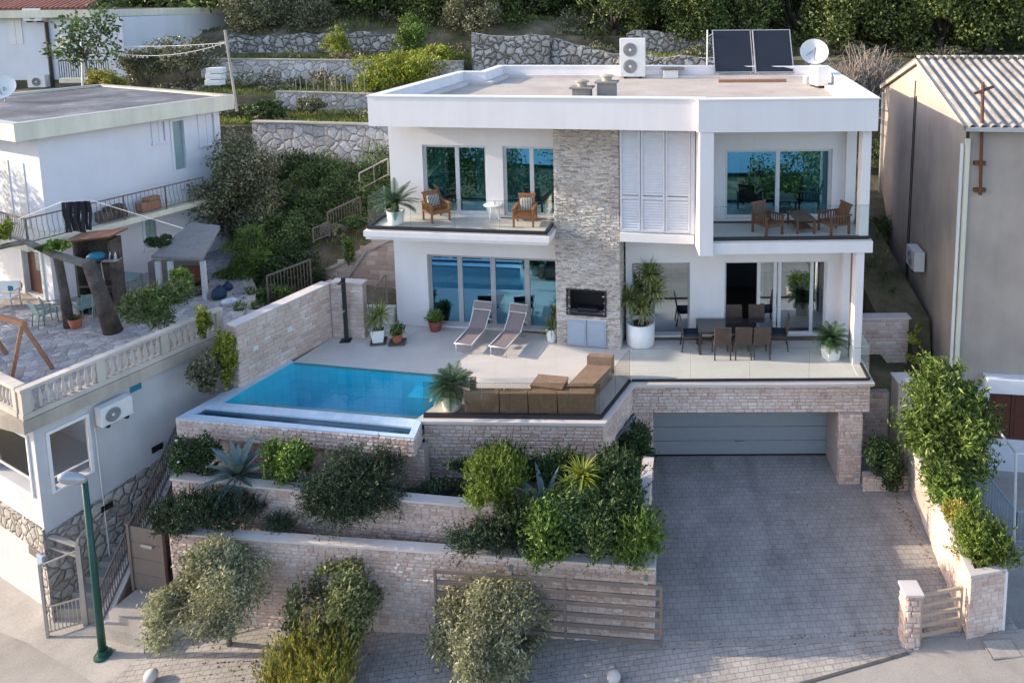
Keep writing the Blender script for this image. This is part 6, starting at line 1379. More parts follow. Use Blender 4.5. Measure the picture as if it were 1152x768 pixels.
fence('blue-grey railing along the front edge of the courtyard at the right border', [f1, f1 + Vector((3, -.25, 0))], hgt, n=24, m='bluegrey', cat='railing', name='courtyard_railing')
wp = thing('white_pole', 'tall white pipe frame rising from the courtyard railing corner', 'pipe frame', tuple(f1)); tp2 = dep(1143, 510, f1.y); e2 = dep(1109, 464, f0.y + .8); mb = MB(); mb.tube([f1, tp2], .035, 8); mb.tube([tp2, e2], .03, 8); mb.tube([tp2, tp2 + Vector((2, -.1, .02))], .03, 8); mb.build('pipes', 'pvc', wp)
mb = MB(); q = Vector((f1.x, f1.y, zc)); cw = [(q.x - .12, q.y - .08), (q.x + 10, q.y - .9), (q.x + 10, q.y - .5), (q.x - .1, q.y + .3)]; mb.prism(cw, -4.2, zc - .003); mb.prism([(q.x - .12, q.y - .08), (q.x - .1, q.y + .3), (f0.x + .05, f0.y + 3), (f0.x - .15, f0.y + 3)], -4.2, zc - .004); tag(mb.build('courtyard_wall', 'whitewash'), 'whitewashed wall below the courtyard railing at the right edge', 'wall')
SUN_E, SKY_E = 7.6, .48
# ================================================================== VEGETATION
def unit(v): return v / np.maximum(np.linalg.norm(v, axis=1, keepdims=True), 1e-6)
def leaf_mesh(name, cen, out, L, W, m, parent=None, upb=.25, outb=.6, jit=1.0):
    n = len(cen); off = np.array(_off(parent)) if parent is not None else np.zeros(3)
    a = unit(nr.normal(size=(n, 3)) * jit + out * outb + np.array([0, 0, upb])); r = nr.normal(size=(n, 3)); b = unit(np.cross(a, r))
    l = L * nr.uniform(.65, 1.3, (n, 1)); w = W * nr.uniform(.7, 1.3, (n, 1)); c = cen - off
    v = np.stack([c - a * l * .5, c + b * w * .5 + a * l * .05, c + a * l * .5, c - b * w * .5 + a * l * .05], 1).reshape(-1, 3)
    me = bpy.data.meshes.new(name); me.vertices.add(4 * n); me.vertices.foreach_set('co', v.ravel())
    me.loops.add(4 * n); me.loops.foreach_set('vertex_index', np.arange(4 * n, dtype=np.int32))
    me.polygons.add(n); me.polygons.foreach_set('loop_start', np.arange(0, 4 * n, 4, dtype=np.int32)); me.polygons.foreach_set('loop_total', np.full(n, 4, dtype=np.int32))
    me.update(calc_edges=True); me.materials.append(M[m]); o = bpy.data.objects.new(name, me); C.objects.link(o)
    if parent is not None: o.parent = parent
    return o
def blob_points(blobs, n, shell=.55, gap=.0, gs=2.2):
    B = np.array([[*b[0], *(b[1] if isinstance(b[1], (tuple, list)) else (b[1],) * 3)] for b in blobs]); w = (B[:, 3] * B[:, 5]) ** 1.1; k = nr.choice(len(B), n, p=w / w.sum())
    d = unit(nr.normal(size=(n, 3))); rr = nr.uniform(shell ** 3, 1, (n, 1)) ** (1 / 3) * np.where(nr.uniform(size=(n, 1)) < .2, nr.uniform(1.0, 1.45, (n, 1)), nr.uniform(.82, 1.1, (n, 1)))
    p = B[k, :3] + d * rr * B[k, 3:6]
    if gap > 0:
        ph = nr.uniform(0, 6, 3); g = np.sin(p[:, 0] * gs + ph[0]) * np.sin(p[:, 1] * gs + ph[1]) + np.sin(p[:, 2] * gs * 1.3 + ph[2]) * np.sin(p[:, 0] * gs * .7 + 1.3)
        keep = g > -1.3 + gap * 1.4; p, d = p[keep], d[keep]
    return p, d
def clumps(c, r, n, f=(.30, .48), flat=0.0, seed=None):
    R = random.Random(seed if seed is not None else rnd.random()); out = [(tuple(c), tuple(v * .55 for v in r))]
    for k in range(n):
        z = R.uniform(-.75 + flat, 1); t = R.uniform(0, 6.283); q = math.sqrt(max(0, 1 - z * z)); s = R.uniform(.58, .82); e = R.uniform(*f)
        out.append(((c[0] + r[0] * q * math.cos(t) * s, c[1] + r[1] * q * math.sin(t) * s, c[2] + r[2] * z * s), tuple(v * e * R.uniform(.8, 1.2) for v in r)))
    return out
def shoots(bl_, n, per, slen, upb, droop, gap, gs):
    # leaves strung along young shoots that leave the clumps: spiky outline
    k = max(1, n // per); a, d = blob_points(bl_, k, .5, gap, gs); k = len(a)
    ax = unit(d * .7 + nr.normal(size=(k, 3)) * .45 + np.array([0, 0, upb])); l = slen * nr.uniform(.5, 1.4, (k, 1)); P, D = [], []
    for q in range(per):
        u = q / per; pos = a + ax * l * (u - .25) + np.array([0, 0, -droop]) * l * u * u; P.append(pos + nr.normal(size=(k, 3)) * .012); D.append(unit(ax + nr.normal(size=(k, 3)) * .55))
    return np.concatenate(P), np.concatenate(D)
def bush(name, label, cat, c, r, n, L, W, m, nb=16, gap=.35, upb=.3, outb=.7, group=None, stems=True, base=None, flowers=0, fr=.55, jit=1.0, shoot=0, slen=.3, droop=0):
    base = base or (c[0], c[1], c[2] - r[2])
    t = thing(name, label, cat, base, 0, group); bl_ = clumps(c, r, nb)
    if shoot: p, d = shoots(bl_, n, shoot, slen, upb, droop, gap, 3.2 / max(.4, min(r)))
    else: p, d = blob_points(bl_, n, .45, gap, 3.2 / max(.4, min(r)))
    leaf_mesh('foliage', p, d, L, W, m, t, upb, outb, jit)
    if stems:
        s = MB(); g0 = Vector(base)
        for b in bl_[1:9]: e = Vector(b[0]); s.tube([g0 + Vector((rnd.uniform(-.06, .06), rnd.uniform(-.06, .06), -.03)), g0.lerp(e, .5) + Vector((0, 0, .05)), e], [.022, .016, .008], 5)
        s.build('stem', 'bark', t)
    if flowers:
        f = MB(); q = p[nr.choice(len(p), min(len(p), flowers), False)]
        for v in q: f.box(v, (.05, .05, .04), rnd.uniform(0, 3), .01)
        tag(f.build('flowers', 'cap', t), kind='stuff')
    return t
def tree(name, label, base, c, r, n, L, W, m, bark='bark', tr=.12, nb=20, gap=.4, group=None, lean=0, upb=.15, multi=1, shoot=0, slen=.4):
    t = thing(name, label, 'tree', base, 0, group); bl_ = clumps(c, r, nb, (.24, .42))
    p, d = shoots(bl_, n, shoot, slen, upb, .2, gap, 2.6 / max(.5, min(r))) if shoot else blob_points(bl_, n, .35, gap, 2.6 / max(.5, min(r)))
    leaf_mesh('crown', p, d, L, W, m, t, upb, .55)
    s = MB(); g0 = Vector(base)
    for q in range(multi):
        fk = Vector((c[0] + rnd.uniform(-.2, .2) * r[0] + (q - (multi - 1) / 2) * .25 * r[0], c[1], c[2] - r[2] * .45)); s.tube([g0 + Vector((q * .08, 0, -.05)), g0.lerp(fk, .5) + Vector((rnd.uniform(-.08, .08), 0, 0)), fk], [tr, tr * .8, tr * .62], 9)
        for b in bl_[1 + q:12 + q * 3]:
            e = Vector(b[0]); s.tube([fk, fk.lerp(e, .55) + Vector((rnd.uniform(-.1, .1), rnd.uniform(-.1, .1), .06)), e], [tr * .5, tr * .3, tr * .10], 6)
    s.build('trunk', bark, t, True); return t
# street trees
def px_tree(px, py, Y, base_px, rx, rz): c = dep(px, py, Y); b = ats(*base_px); return (b.x, b.y, zs(b.x)), tuple(c), (rx, rx * .9, rz)
b, c, r = px_tree(240, 662, 14.9, (258, 724), 1.40, 1.02); tree('olive_tree', 'silvery olive tree beside the entrance steps, left of the street trees', b, c, r, 28000, .095, .034, 'olive', 'palebark', .07, 34, .5)
b, c, r = px_tree(372, 688, 14.6, (374, 742), 1.05, 1.12); tree('street_tree', 'darker green street tree between the two silvery olives', b, c, r, 15000, .115, .044, 'streetleaf', 'palebark', .06, 28, .5)
b, c, r = px_tree(545, 708, 14.35, (548, 765), 1.45, 1.10); tree('olive_tree', 'dense silvery olive tree in front of the sliding gate', b, c, r, 32000, .095, .034, 'olive', 'palebark', .07, 34, .38)
c = dep(345, 754, 13.8); bush('golden_shrub', 'golden green needle shrub at the lower picture edge between the street trees', 'shrub', tuple(c), (.98, .8, .90), 22000, .13, .020, 'autumn', 34, .1, 1.2, .9, jit=.45, shoot=14, slen=.42)
# planter plants
def soil(z): return z - .09
def pb(px, py, Y): return tuple(dep(px, py, Y))
KN = .895
ys2 = lambda px: 17.0 - (px - 193) * .0024
bush('flowering_bush', 'dark flowering bush at the left end of the upper planter under the pool', 'bush', pb(220, 512, 17.0), (.62, .45, .58), 5000, .09, .045, 'dgreen', 14, .3, flowers=26)
def agave(label, c, n, L, w):
    t = thing('agave', label, 'agave', c); b = MB()
    for k in range(n): u = (k + .5) / n; strap(b, (c[0], c[1], c[2] + .05), k * 2.39996 + .4, -.15 + 1.35 * u + rnd.uniform(-.1, .1), L * rnd.uniform(.85, 1.1), w, rnd.uniform(.3, 1.3) * (1.1 - u), 6, .28)
    b.build('leaf_rosette', 'agave', t, True)
q = dep(268, 536, 16.75); agave('big blue-grey agave spilling over the middle planter wall at the left', (q.x, q.y, ZW2 - .10), 30, 1.05, .23)
bush('laurel_bush', 'yellow-green round bush between the left agave and the trailing rosemary', 'bush', pb(322, 522, 16.5), (.70, .48, .60), 5500, .10, .05, 'mgreen', 14, .3, flowers=0)
c = Vector(pb(404, 545, 15.95)); bush('rosemary_bush', 'large dark rosemary trailing over the middle planter wall below the pool', 'rosemary', tuple(c), (1.38, .62, .78), 46000, .085, .017, 'rosemary', 26, .15, .35, .9, jit=.5, shoot=16, slen=.42, droop=.35)
bush('low_aloe', 'small dark spiky aloe right of the rosemary against the terrace wall', 'aloe', pb(518, 522, 16.5), (.34, .2, .20), 260, .30, .035, 'rosemary', 5, .0, .9, .3)
bush('euphorbia_bush', 'rounded bright green spurge bush hanging over the middle planter wall', 'bush', pb(557, 540, 15.6), (.76, .55, .62), 28000, .085, .020, 'spurge', 20, .2, .9, .9, jit=.5, shoot=16, slen=.30)
bush('rosemary_bush', 'dark green rosemary hedge behind the rounded spurge bush', 'rosemary', pb(575, 522, 16.3), (1.0, .35, .48), 11000, .085, .016, 'rosemary', 14, .2, .9, .9, jit=.5, shoot=16, slen=.36)
q = dep(613, 558, 15.5); agave('upright blue agave in the middle of the planting', (q.x, q.y, ZW2 - .1), 22, .95, .21)
t = thing('spiky_yucca', 'yellow-striped spiky yucca plant right of the upright agave', 'yucca', pb(655, 548, 15.5)); mb = MB(); q = Vector(pb(655, 538, 15.5)); rosette(mb, q, 90, .62, .06, (-.6, 1.45), .9)
for dx, dz in ((-.3, -.2), (.25, -.25), (0, -.45)): rosette(mb, q + Vector((dx, -.1, dz)), 40, .45, .05, (-.4, 1.4), .9)
mb.build('leaf_rosette', 'ygreen', t)
bush('pittosporum_bush', 'tall dark green bush at the corner below the slanted glass terrace', 'bush', pb(694, 542, 15.9), (.72, .62, .78), 19000, .10, .03, 'dgreen', 18, .3, .6, .9, jit=.6, shoot=12, slen=.34)
bush('evergreen_bush', 'dark evergreen bush beside the left end of the garage door', 'bush', pb(716, 508, 18.4), (.58, .75, .66), 6500, .10, .04, 'dgreen', 16, .25)
bush('rosemary_bush', 'dark low rosemary filling the left end of the lowest planter', 'rosemary', pb(233, 580, 15.95), (1.30, .45, .46), 26000, .085, .018, 'rosemary', 22, .15, 1.0, .9, jit=.5, shoot=16, slen=.36)
bush('creeping_rosemary', 'thin tail of low rosemary thinning out along the lowest planter', 'rosemary', pb(320, 588, 15.95), (.42, .2, .14), 2600, .08, .016, 'rosemary', 8, .3, .6, .9, jit=.5, shoot=14, slen=.3)
bush('juniper_bush', 'dark creeping juniper lying on the lowest wall coping near the gate', 'juniper', pb(560, 606, 15.0), (1.0, .36, .30), 17000, .085, .02, 'rosemary', 16, .3, .4, .9, jit=.5, shoot=16, slen=.36)
bush('pittosporum_bush', 'glossy green bush in front of the upright agave, lowest planter', 'bush', pb(617, 598, 14.95), (.66, .5, .62), 16000, .10, .034, 'mgreen', 18, .3, .5, .9, jit=.7, shoot=10, slen=.3)
bush('laurel_bush', 'duller olive-green bush right of the glossy one in the lowest planter', 'bush', pb(663, 600, 14.95), (.66, .5, .66), 16000, .095, .03, 'hedge', 18, .3, .5, .9, jit=.7, shoot=12, slen=.3)
bush('oleander_bush', 'bright oleander bush at the driveway corner of the lowest planter', 'bush', pb(715, 600, 14.95), (.54, .5, .82), 12000, .145, .030, 'mgreen', 20, .3, .8, .9, jit=.6, shoot=12, slen=.42)
bush('filler_bush', 'dark bush between the oleander and the tall corner bush', 'bush', pb(690, 575, 15.2), (.7, .5, .75), 9000, .11, .035, 'dgreen', 16, .2)
bush('hanging_bush', 'dark green shrub tumbling down over the middle wall under the agave', 'bush', pb(625, 572, 15.1), (1.1, .32, .48), 9500, .11, .032, 'hedge', 16, .2)
bush('dark_bush', 'dark blue-green bush in the shaded corner right of the garage pillar', 'bush', pb(992, 520, 18.95), (.62, .5, .80), 7500, .11, .035, 'dgreen', 16, .2)
bush('filler_bush', 'deep green bush under the striped yucca above the glossy planter bush', 'bush', pb(648, 570, 15.25), (.62, .36, .5), 9000, .10, .03, 'hedge', 18, .2, .6, .9, jit=.6, shoot=12, slen=.32)
bush('filler_bush', 'dark green bush behind the upright agave against the terrace wall', 'bush', pb(625, 528, 16.2), (.75, .35, .42), 8000, .10, .028, 'dgreen', 16, .2, .7, .9, jit=.6, shoot=12, slen=.3)
bush('filler_bush', 'dark low growth between the juniper and the spurge bush', 'bush', pb(582, 590, 15.05), (.5, .3, .42), 6000, .10, .03, 'dgreen', 14, .2, .5, .9, jit=.6, shoot=12, slen=.3)
bush('ground_cover', 'dark low ground cover strip between the trailing rosemary and the spurge bush', 'ground cover', pb(497, 549, 16.35), (.85, .28, .16), 5000, .08, .02, 'rosemary', 14, .1, .6, .9, jit=.5, shoot=10, slen=.18)
# right side greenery
c = dep(1064, 478, 17.6); tree('laurel_tree', 'big light green laurel tree rising above the right driveway planter', (c.x, c.y, -1.75), tuple(c), (1.12, 1.15, 1.7), 22000, .17, .045, 'laurel', 'bark', .09, 34, .35, upb=.5, multi=2, shoot=9, slen=.5)
bush('laurel_hedge', 'green leafy hedge along the middle of the right driveway planter', 'hedge', tuple(dep(1070, 556, 16.7)), (.48, .85, .55), 9000, .14, .042, 'mgreen', 18, .3, .6, .9, jit=.6, shoot=9, slen=.34)
bush('clipped_bush', 'rounded bright green bush on the front end of the right planter', 'bush', tuple(dep(1106, 610, 14.95)), (.62, .52, .62), 18000, .085, .022, 'spurge', 22, .1, .8, .9, jit=.5, shoot=14, slen=.28)
bush('photinia_bush', 'small orange-tipped bush behind the rounded bright green one', 'bush', tuple(dep(1077, 578, 15.6)), (.34, .34, .34), 2600, .10, .03, 'autumn', 10, .25, .6)
for px, py, Y, rr, lab in ((987, 318, 25.5, .6, 'green shrub in the narrow gap right of the column'), (1003, 345, 24.2, .45, 'lower green shrub in the narrow gap above the stone wall'), (992, 262, 29, .8, 'dark shrub high in the gap between the two houses'), (988, 190, 33, 1.5, 'dark tall shrub between villa roof and grey house')):
    bush('gap_shrub', lab, 'shrub', pb(px, py, Y), (rr, rr, rr * 1.1), 2600, .12, .05, 'hedge', 12, .3)
bush('fig_sapling', 'thin yellow-green sapling beside the stone wall right of the terrace', 'sapling', pb(1030, 378, 22.2), (.22, .2, .42), 240, .16, .09, 'ygreen', 7, .2, base=tuple(dep(1030, 415, 22.2)))
bush('fig_sapling', 'low yellow-green weed at the foot of the beige gable wall', 'weed', pb(1025, 402, 21.9), (.22, .2, .16), 200, .14, .08, 'ygreen', 6, .2)
c = dep(975, 74, 36); t = thing('dry_bush', 'tangled dry grey twig bush behind the right corner of the roof', 'dry bush', (c.x, c.y, c.z - 1.6)); mb = MB()
for k in range(330):
    a = Vector((c.x + rnd.uniform(-1.7, 1.7), c.y + rnd.uniform(-.7, .7), c.z - 1.7)); e = a + Vector((rnd.uniform(-.9, .9), rnd.uniform(-.5, .5), rnd.uniform(.9, 3.0) * (1 - .25 * abs(a.x - c.x)))); m1 = a.lerp(e, .5) + Vector((rnd.uniform(-.4, .4), 0, rnd.uniform(0, .4))); mb.tube([a, m1, e, e + Vector((rnd.uniform(-.6, .6), 0, rnd.uniform(-.5, .2)))], [.03, .022, .014, .006], 4, False)
mb.build('twigs', 'straw', t)
# garden left of the villa
c = dep(262, 222, 27.5); tree('oak_tree', 'big grey-green tree standing between the left balcony and the garden hedge', (c.x, c.y, .2), tuple(c), (2.15, 1.8, 2.3), 26000, .15, .07, 'oak', 'bark', .16, 40, .35)
c = dep(283, 292, 25.2); tree('feathery_tree', 'light green feathery small tree with pale bare stems above the blue sacks', (c.x + .3, c.y, .1), tuple(c), (1.25, .9, 1.35), 7500, .22, .026, 'mgreen', 'palebark', .06, 20, .45, multi=3)
for k, (px, py, Y, r, n, m, lab) in enumerate((
    (300, 230, 29.5, (1.3, 1.0, 1.0), 6000, 'dgreen', 'dark shrub between the grey-green tree and the hedge'), (322, 268, 26.6, (1.3, .9, .9), 6000, 'hedge', 'broad green shrub on the slope above the fence panel'), (390, 236, 29.3, (1.2, .8, .7), 5000, 'dgreen', 'dark shrub above the upper fence on the pink wall'),
    (345, 232, 29.0, (1.5, 1.0, .9), 7000, 'hedge', 'broad green shrub in the middle of the garden slope'), (300, 275, 26.4, (1.0, .8, .8), 4500, 'hedge', 'green shrub left of the broad slope shrub behind the feathery tree'),
    (335, 205, 31.8, (1.7, .8, 1.35), 10000, 'hedge', 'tall dark hedge section left, under the white rubble wall'), (385, 205, 31.4, (1.7, .8, 1.3), 10000, 'hedge', 'tall dark hedge section right, beside the villa wall'),
    (420, 200, 30.5, (1.1, .7, 1.0), 5000, 'mgreen', 'brighter hedge corner next to the villa under the thin railing'), (352, 262, 28, (1.9, 1.2, .8), 9000, 'hedge', 'low green shrubs below the hedge on the garden slope'),
    (330, 300, 25.2, (1.2, .8, 1.0), 7000, 'dgreen', 'dark shrub directly behind the brown fence panel'), (318, 338, 23.6, (.8, .5, .65), 4000, 'mgreen', 'green leafy plant hanging through the lower fence panel'),
    (288, 345, 23.3, (.85, .5, .65), 4000, 'hedge', 'dark green plant outside the pool wall beside the white troughs'), (375, 258, 26.4, (.55, .3, .3), 1600, 'olive', 'grey-green cushion plant on the pink wall between the fences'),
    (400, 250, 26.6, (.5, .3, .28), 1500, 'hedge', 'small shrub on the pink wall just below the balcony'), (392, 282, 24.9, (.2, .14, .5), 900, 'mgreen', 'green trailing plant hanging down the pink wall'), (358, 307, 24.9, (.28, .2, .3), 800, 'hedge', 'small plant at the foot of the pink wall'))):
    bush('garden_shrub', lab, 'shrub', pb(px, py, Y), r, n, .13, .05, m, 16, .25)
bush('oleander_shrub', 'feathery green shrub behind the balustrade at the foot of the leaning trunk', 'shrub', pb(172, 338, 22.2 * KN), (.95, .62, .76), 7500, .17, .026, 'hedge', 20, .3, .5)
bush('terrace_shrub', 'narrow light green shrub between balustrade and stone oven', 'shrub', pb(202, 318, 23.2 * KN), (.36, .32, .5), 2200, .15, .03, 'mgreen', 10, .3, .5)
bush('terrace_shrub', 'small dark pot shrub on top of the stone oven roof edge', 'shrub', pb(180, 271, 26.2 * KN), (.45, .27, .22), 1500, .12, .04, 'dgreen', 10, .2)
bush('wall_shrub', 'straggly shrub growing from the gap below the end of the pool wall', 'shrub', pb(236, 415, 18.9), (.55, .45, .70), 2600, .11, .05, 'oak', 14, .45)
bush('climber', 'yellow-green climber on the outer end of the pool wall', 'climber', pb(254, 402, 19.2), (.30, .25, 1.0), 3000, .11, .05, 'ygreen', 14, .3)
bush('climber', 'yellow-green vine sprawling over the far end of the balustrade', 'climber', pb(228, 362, 21.5 * KN), (.3, .2, .45), 700, .13, .06, 'ygreen', 9, .3)
bush('limb_shoots', 'small yellow-green leafy tuft on the bare limb at the left picture edge', 'shoots', pb(4, 262, 23.2 * KN), (.38, .27, .38), 1100, .13, .05, 'ygreen', 9, .3, stems=False)
bush('limb_shoots', 'small dark green leafy tuft on the bare limb above the slim trunk', 'shoots', pb(66, 277, 23.0 * KN), (.67, .27, .18), 1100, .13, .06, 'mgreen', 9, .3, stems=False)
c = dep(100, 45, 38); tree('persimmon_tree', 'slender sparse tree in front of the upper house balcony', (c.x + .2, c.y, 5.2), tuple(c), (2.3, 1.2, 2.2), 1500, .26, .13, 'hedge', 'palebark', .08, 16, .5)
for k, (px, py, Y, r, n, m, lab) in enumerate((
    (205, 62, 40, (2.0, .9, 1.2), 4500, 'oak', 'dark scrub below the peg line, the right half'), (165, 75, 40, (1.6, .9, 1.0), 3600, 'oak', 'dark scrub below the peg line, the left half'), (120, 92, 38, (1.0, .6, .7), 2000, 'autumn', 'reddish scrub beside the balcony of the upper house'),
    (455, 78, 38.5, (2.6, 1.2, 1.15), 9000, 'ygreen', 'big bright yellow-green bush left of the villa roof'), (466, 42, 44, (1.3, .9, 1.25), 5000, 'mgreen', 'fresh green bush standing above the yellow-green one'), (490, 62, 42.5, (1.6, .9, .6), 3600, 'ygreen', 'low yellow-green bush on the terrace beside the roof corner'),
    (382, 50, 44.5, (1.2, .8, 1.0), 2600, 'ygreen', 'loose yellow bush before the dry-stone wall'), (425, 92, 37.5, (1.2, .8, .6), 2600, 'ygreen', 'yellow-green grass clump beside the roof corner'), (300, 125, 34.5, (1.2, .6, .5), 2600, 'hedge', 'green shrubs above the left end of the rubble wall'), (350, 118, 35.2, (.8, .5, .4), 1600, 'oak', 'dry shrub on the second terrace'))):
    bush('slope_shrub', lab, 'shrub', pb(px, py, Y), r, n, .17, .075, m, 16, .3)
# vine supports on the second terrace
t = thing('vine_supports', 'row of thin wire stakes on the second garden terrace', 'stakes', tuple(dep(360, 104, 36))); mb = MB()
for k in range(13): q = dep(333 + k * 6.5, 106, 36.2); mb.bar((q.x, q.y, 5.2), (q.x + rnd.uniform(-.05, .05), q.y, 5.2 + rnd.uniform(1.3, 2.4)), .03)
mb.build('stakes', 'steel', t)
# forest edge
protos = []
def forest_proto(m, n, L, W, seed):
    bl_ = clumps((0, 0, 3.3), (2.3, 2.0, 2.3), 30, (.24, .42), seed=seed); p, d = blob_points(bl_, n, .4, .35, 1.1); return p, d, bl_, m, L, W
FP_ = [forest_proto('forest', 13000, .17, .085, 1), forest_proto('oak', 13000, .16, .075, 2), forest_proto('forest', 14000, .18, .085, 3)]
def forest_tree(k, label, group):
    p, d, bl_, m, L, W = FP_[k]; t = thing('woodland_tree', label, 'tree', (0, 0, 0), 0, group); leaf_mesh('crown', p, d, L, W, m, t, .2, .6)
    s = MB(); s.tube([(0, 0, -.6), (.1, 0, 1.2), (0, .1, 2.6)], [.20, .16, .12], 8)
    for b in bl_[1:14]: s.tube([(0, .05, 1.8), tuple(Vector((0, 0, 2)).lerp(Vector(b[0]), .6)), b[0]], [.09, .05, .02], 5)
    s.build('trunk', 'bark', t, True); return t
FT = [forest_tree(k, 'x', 'woodland trees at the top of the slope') for k in range(3)]; used_ft = [0, 0, 0]
spots = [(303, 44, 50, 1, .92, 'pale olive-green tree at the forest edge above the line post'), (364, 42, 50.5, 1, .80, 'pale green narrow tree beside the yellow bush at the forest edge'), (425, 40, 52, 0, .95, 'dark tree at the forest edge above the fresh green bush'), (330, 38, 55, 2, 1.0, 'dark tree filling the gap behind the two pale ones'),
    (245, 36, 54, 2, .9, 'shaded tree at the forest edge above the peg line'), (195, 34, 55, 0, .95, 'shaded tree right of the upper house roof'), (490, 40, 51, 2, .85, 'dark green tree above the left corner of the villa roof'), (538, 42, 49, 1, .78, 'grey-green tree just behind the tall dry-stone wall'), (582, 40, 51, 0, .85, 'green tree behind the middle of the dry-stone wall'),
    (632, 36, 54, 2, .95, 'dark tree above the sloping end of the dry-stone wall'), (690, 45, 49, 0, .95, 'lit green tree directly behind the heat pump'), (738, 40, 51, 2, .9, 'green tree above the shaded dry-stone wall'), (778, 46, 48, 0, .85, 'lit tree left of the white roof mast'), (832, 42, 49, 2, 1.05, 'dark tree behind the solar panels'),
    (888, 44, 49, 0, 1.05, 'dark tree between solar panels and dish'), (938, 50, 47, 2, 1.0, 'dark tree just right of the satellite dish'), (1000, 52, 47, 0, 1.1, 'dark tree above the dry twig bush'), (1052, 58, 46, 2, 1.1, 'dark tree above the ridge of the grey house'), (1105, 55, 46, 0, 1.15, 'dark tree behind the corrugated roof'), (1160, 58, 46, 2, 1.2, 'dark tree at the right border behind the corrugated roof')]
for px, py, Y, k, s, lab in spots:
    q = dep(px, py, Y); o = FT[k] if not used_ft[k] else dup(FT[k]); used_ft[k] = 1; o['label'] = lab; g = hz(q.x, q.y); place(o, (q.x, q.y - .8, min(g, q.z - .3) - 1.5 * s), rnd.uniform(0, 6.28), s * 1.35)
P_, D_ = [], []
for k in range(330):
    x = rnd.uniform(-75, 75); y = rnd.uniform(51.5, 74) if k > 110 else rnd.uniform(50.5, 54); g = hz(x, y); h = rnd.uniform(1.2, 4.2); bl_ = clumps((x, y, g + h), (2.6, 2.2, h * .75), 7, (.35, .55)); p, d = blob_points(bl_, 1100, .5, .3, 1.0); P_.append(p); D_.append(d)
tag(leaf_mesh('woodland', np.concatenate(P_), np.concatenate(D_), .40, .22, 'forest', None, .2, .6), 'dark continuous woodland on the slope behind the trees', 'woodland', None, 'stuff')
# wooded slope and shrubs below the street (seen in the window panes)
P_, D_ = [], []
for k in range(95):
    x = rnd.uniform(-42, 26); y = rnd.uniform(-30, -9) if k > 35 else rnd.uniform(-9, 5); g = hz(x, y)
    h = rnd.uniform(5, 9) if y < -9 else rnd.uniform(1.5, 2.6)
    bl_ = clumps((x, y, g + h), (2.6, 2.2, h * .6), 10, (.3, .5)); p, d = blob_points(bl_, 1300, .5, .3, 1.0); P_.append(p); D_.append(d)
tag(leaf_mesh('lower_woodland', np.concatenate(P_), np.concatenate(D_), .34, .17, 'forest', None, .2, .6), 'green tree tops below the street mirrored in the window panes', 'woodland', None, 'stuff')
# scrub between the dry-stone walls
for nm, m, cnt, lab in (('scrub', 'oak', 90, 'low grey-green scrub covering the slope between the stone walls'), ('dry_scrub', 'dryscrub', 60, 'pale dry scrub and rubble covering the slope between the stone walls')):
    P_, D_ = [], []
    for k in range(cnt):
        x = rnd.uniform(-28, 24); y = rnd.choice([rnd.uniform(43, 46), rnd.uniform(47.6, 51), rnd.uniform(38.5, 41.3), rnd.uniform(34, 36)])
        if y < 42 and -7 < x < 10: continue
        g = hz(x, y); h = rnd.uniform(.2, .75); bl_ = clumps((x, y, g + h * .6), (rnd.uniform(.6, 1.5), .7, h), 6, (.35, .55)); p, d = blob_points(bl_, 420, .4, .3, 1.5); P_.append(p); D_.append(d)
    tag(leaf_mesh(nm, np.concatenate(P_), np.concatenate(D_), .20, .08, m, None, .4, .5), lab, 'scrub', None, 'stuff')
P_, D_ = [], []
for k in range(46):
    x = rnd.uniform(-13.2, -8.2); y = rnd.uniform(26.2, 32.6)
    if x > -10.2 and y < 27.5: continue
    g = hz(x, y); h = rnd.uniform(.35, .95); bl_ = clumps((x, y, g + h * .6), (rnd.uniform(.5, .9), .6, h), 7, (.35, .55)); p, d = blob_points(bl_, 800, .4, .3, 1.5); P_.append(p); D_.append(d)
tag(leaf_mesh('garden_undergrowth', np.concatenate(P_), np.concatenate(D_), .13, .05, 'hedge', None, .4, .5), 'dense low undergrowth covering the garden slope left of the villa', 'undergrowth', None, 'stuff')
P_, D_ = [], []  # unseen trees added beyond the left edge to shade the left terrace
for x, y, h, r in ((-25, 19.3, 6.8, 2.0), (-26, 20.5, 7.4, 2.2), (-27, 23.5, 7.6, 2.2)):
    bl_ = clumps((x, y, h - r), (r, r, r * 1.1), 22, (.28, .45)); p, d = blob_points(bl_, 9000, .4, .3, 1.2); P_.append(p); D_.append(d)
    q = np.array([[x + rnd.uniform(-.12, .12), y + rnd.uniform(-.12, .12), z] for z in np.linspace(-4, h - r, 400)]); P_.append(q); D_.append(np.tile([0, 0, 1.0], (400, 1)))
tag(leaf_mesh('added_shade_trees', np.concatenate(P_), np.concatenate(D_), .17, .08, 'oak', None, .2, .6), 'added trees out of view on the left that shade the terrace', 'trees', None, 'stuff')
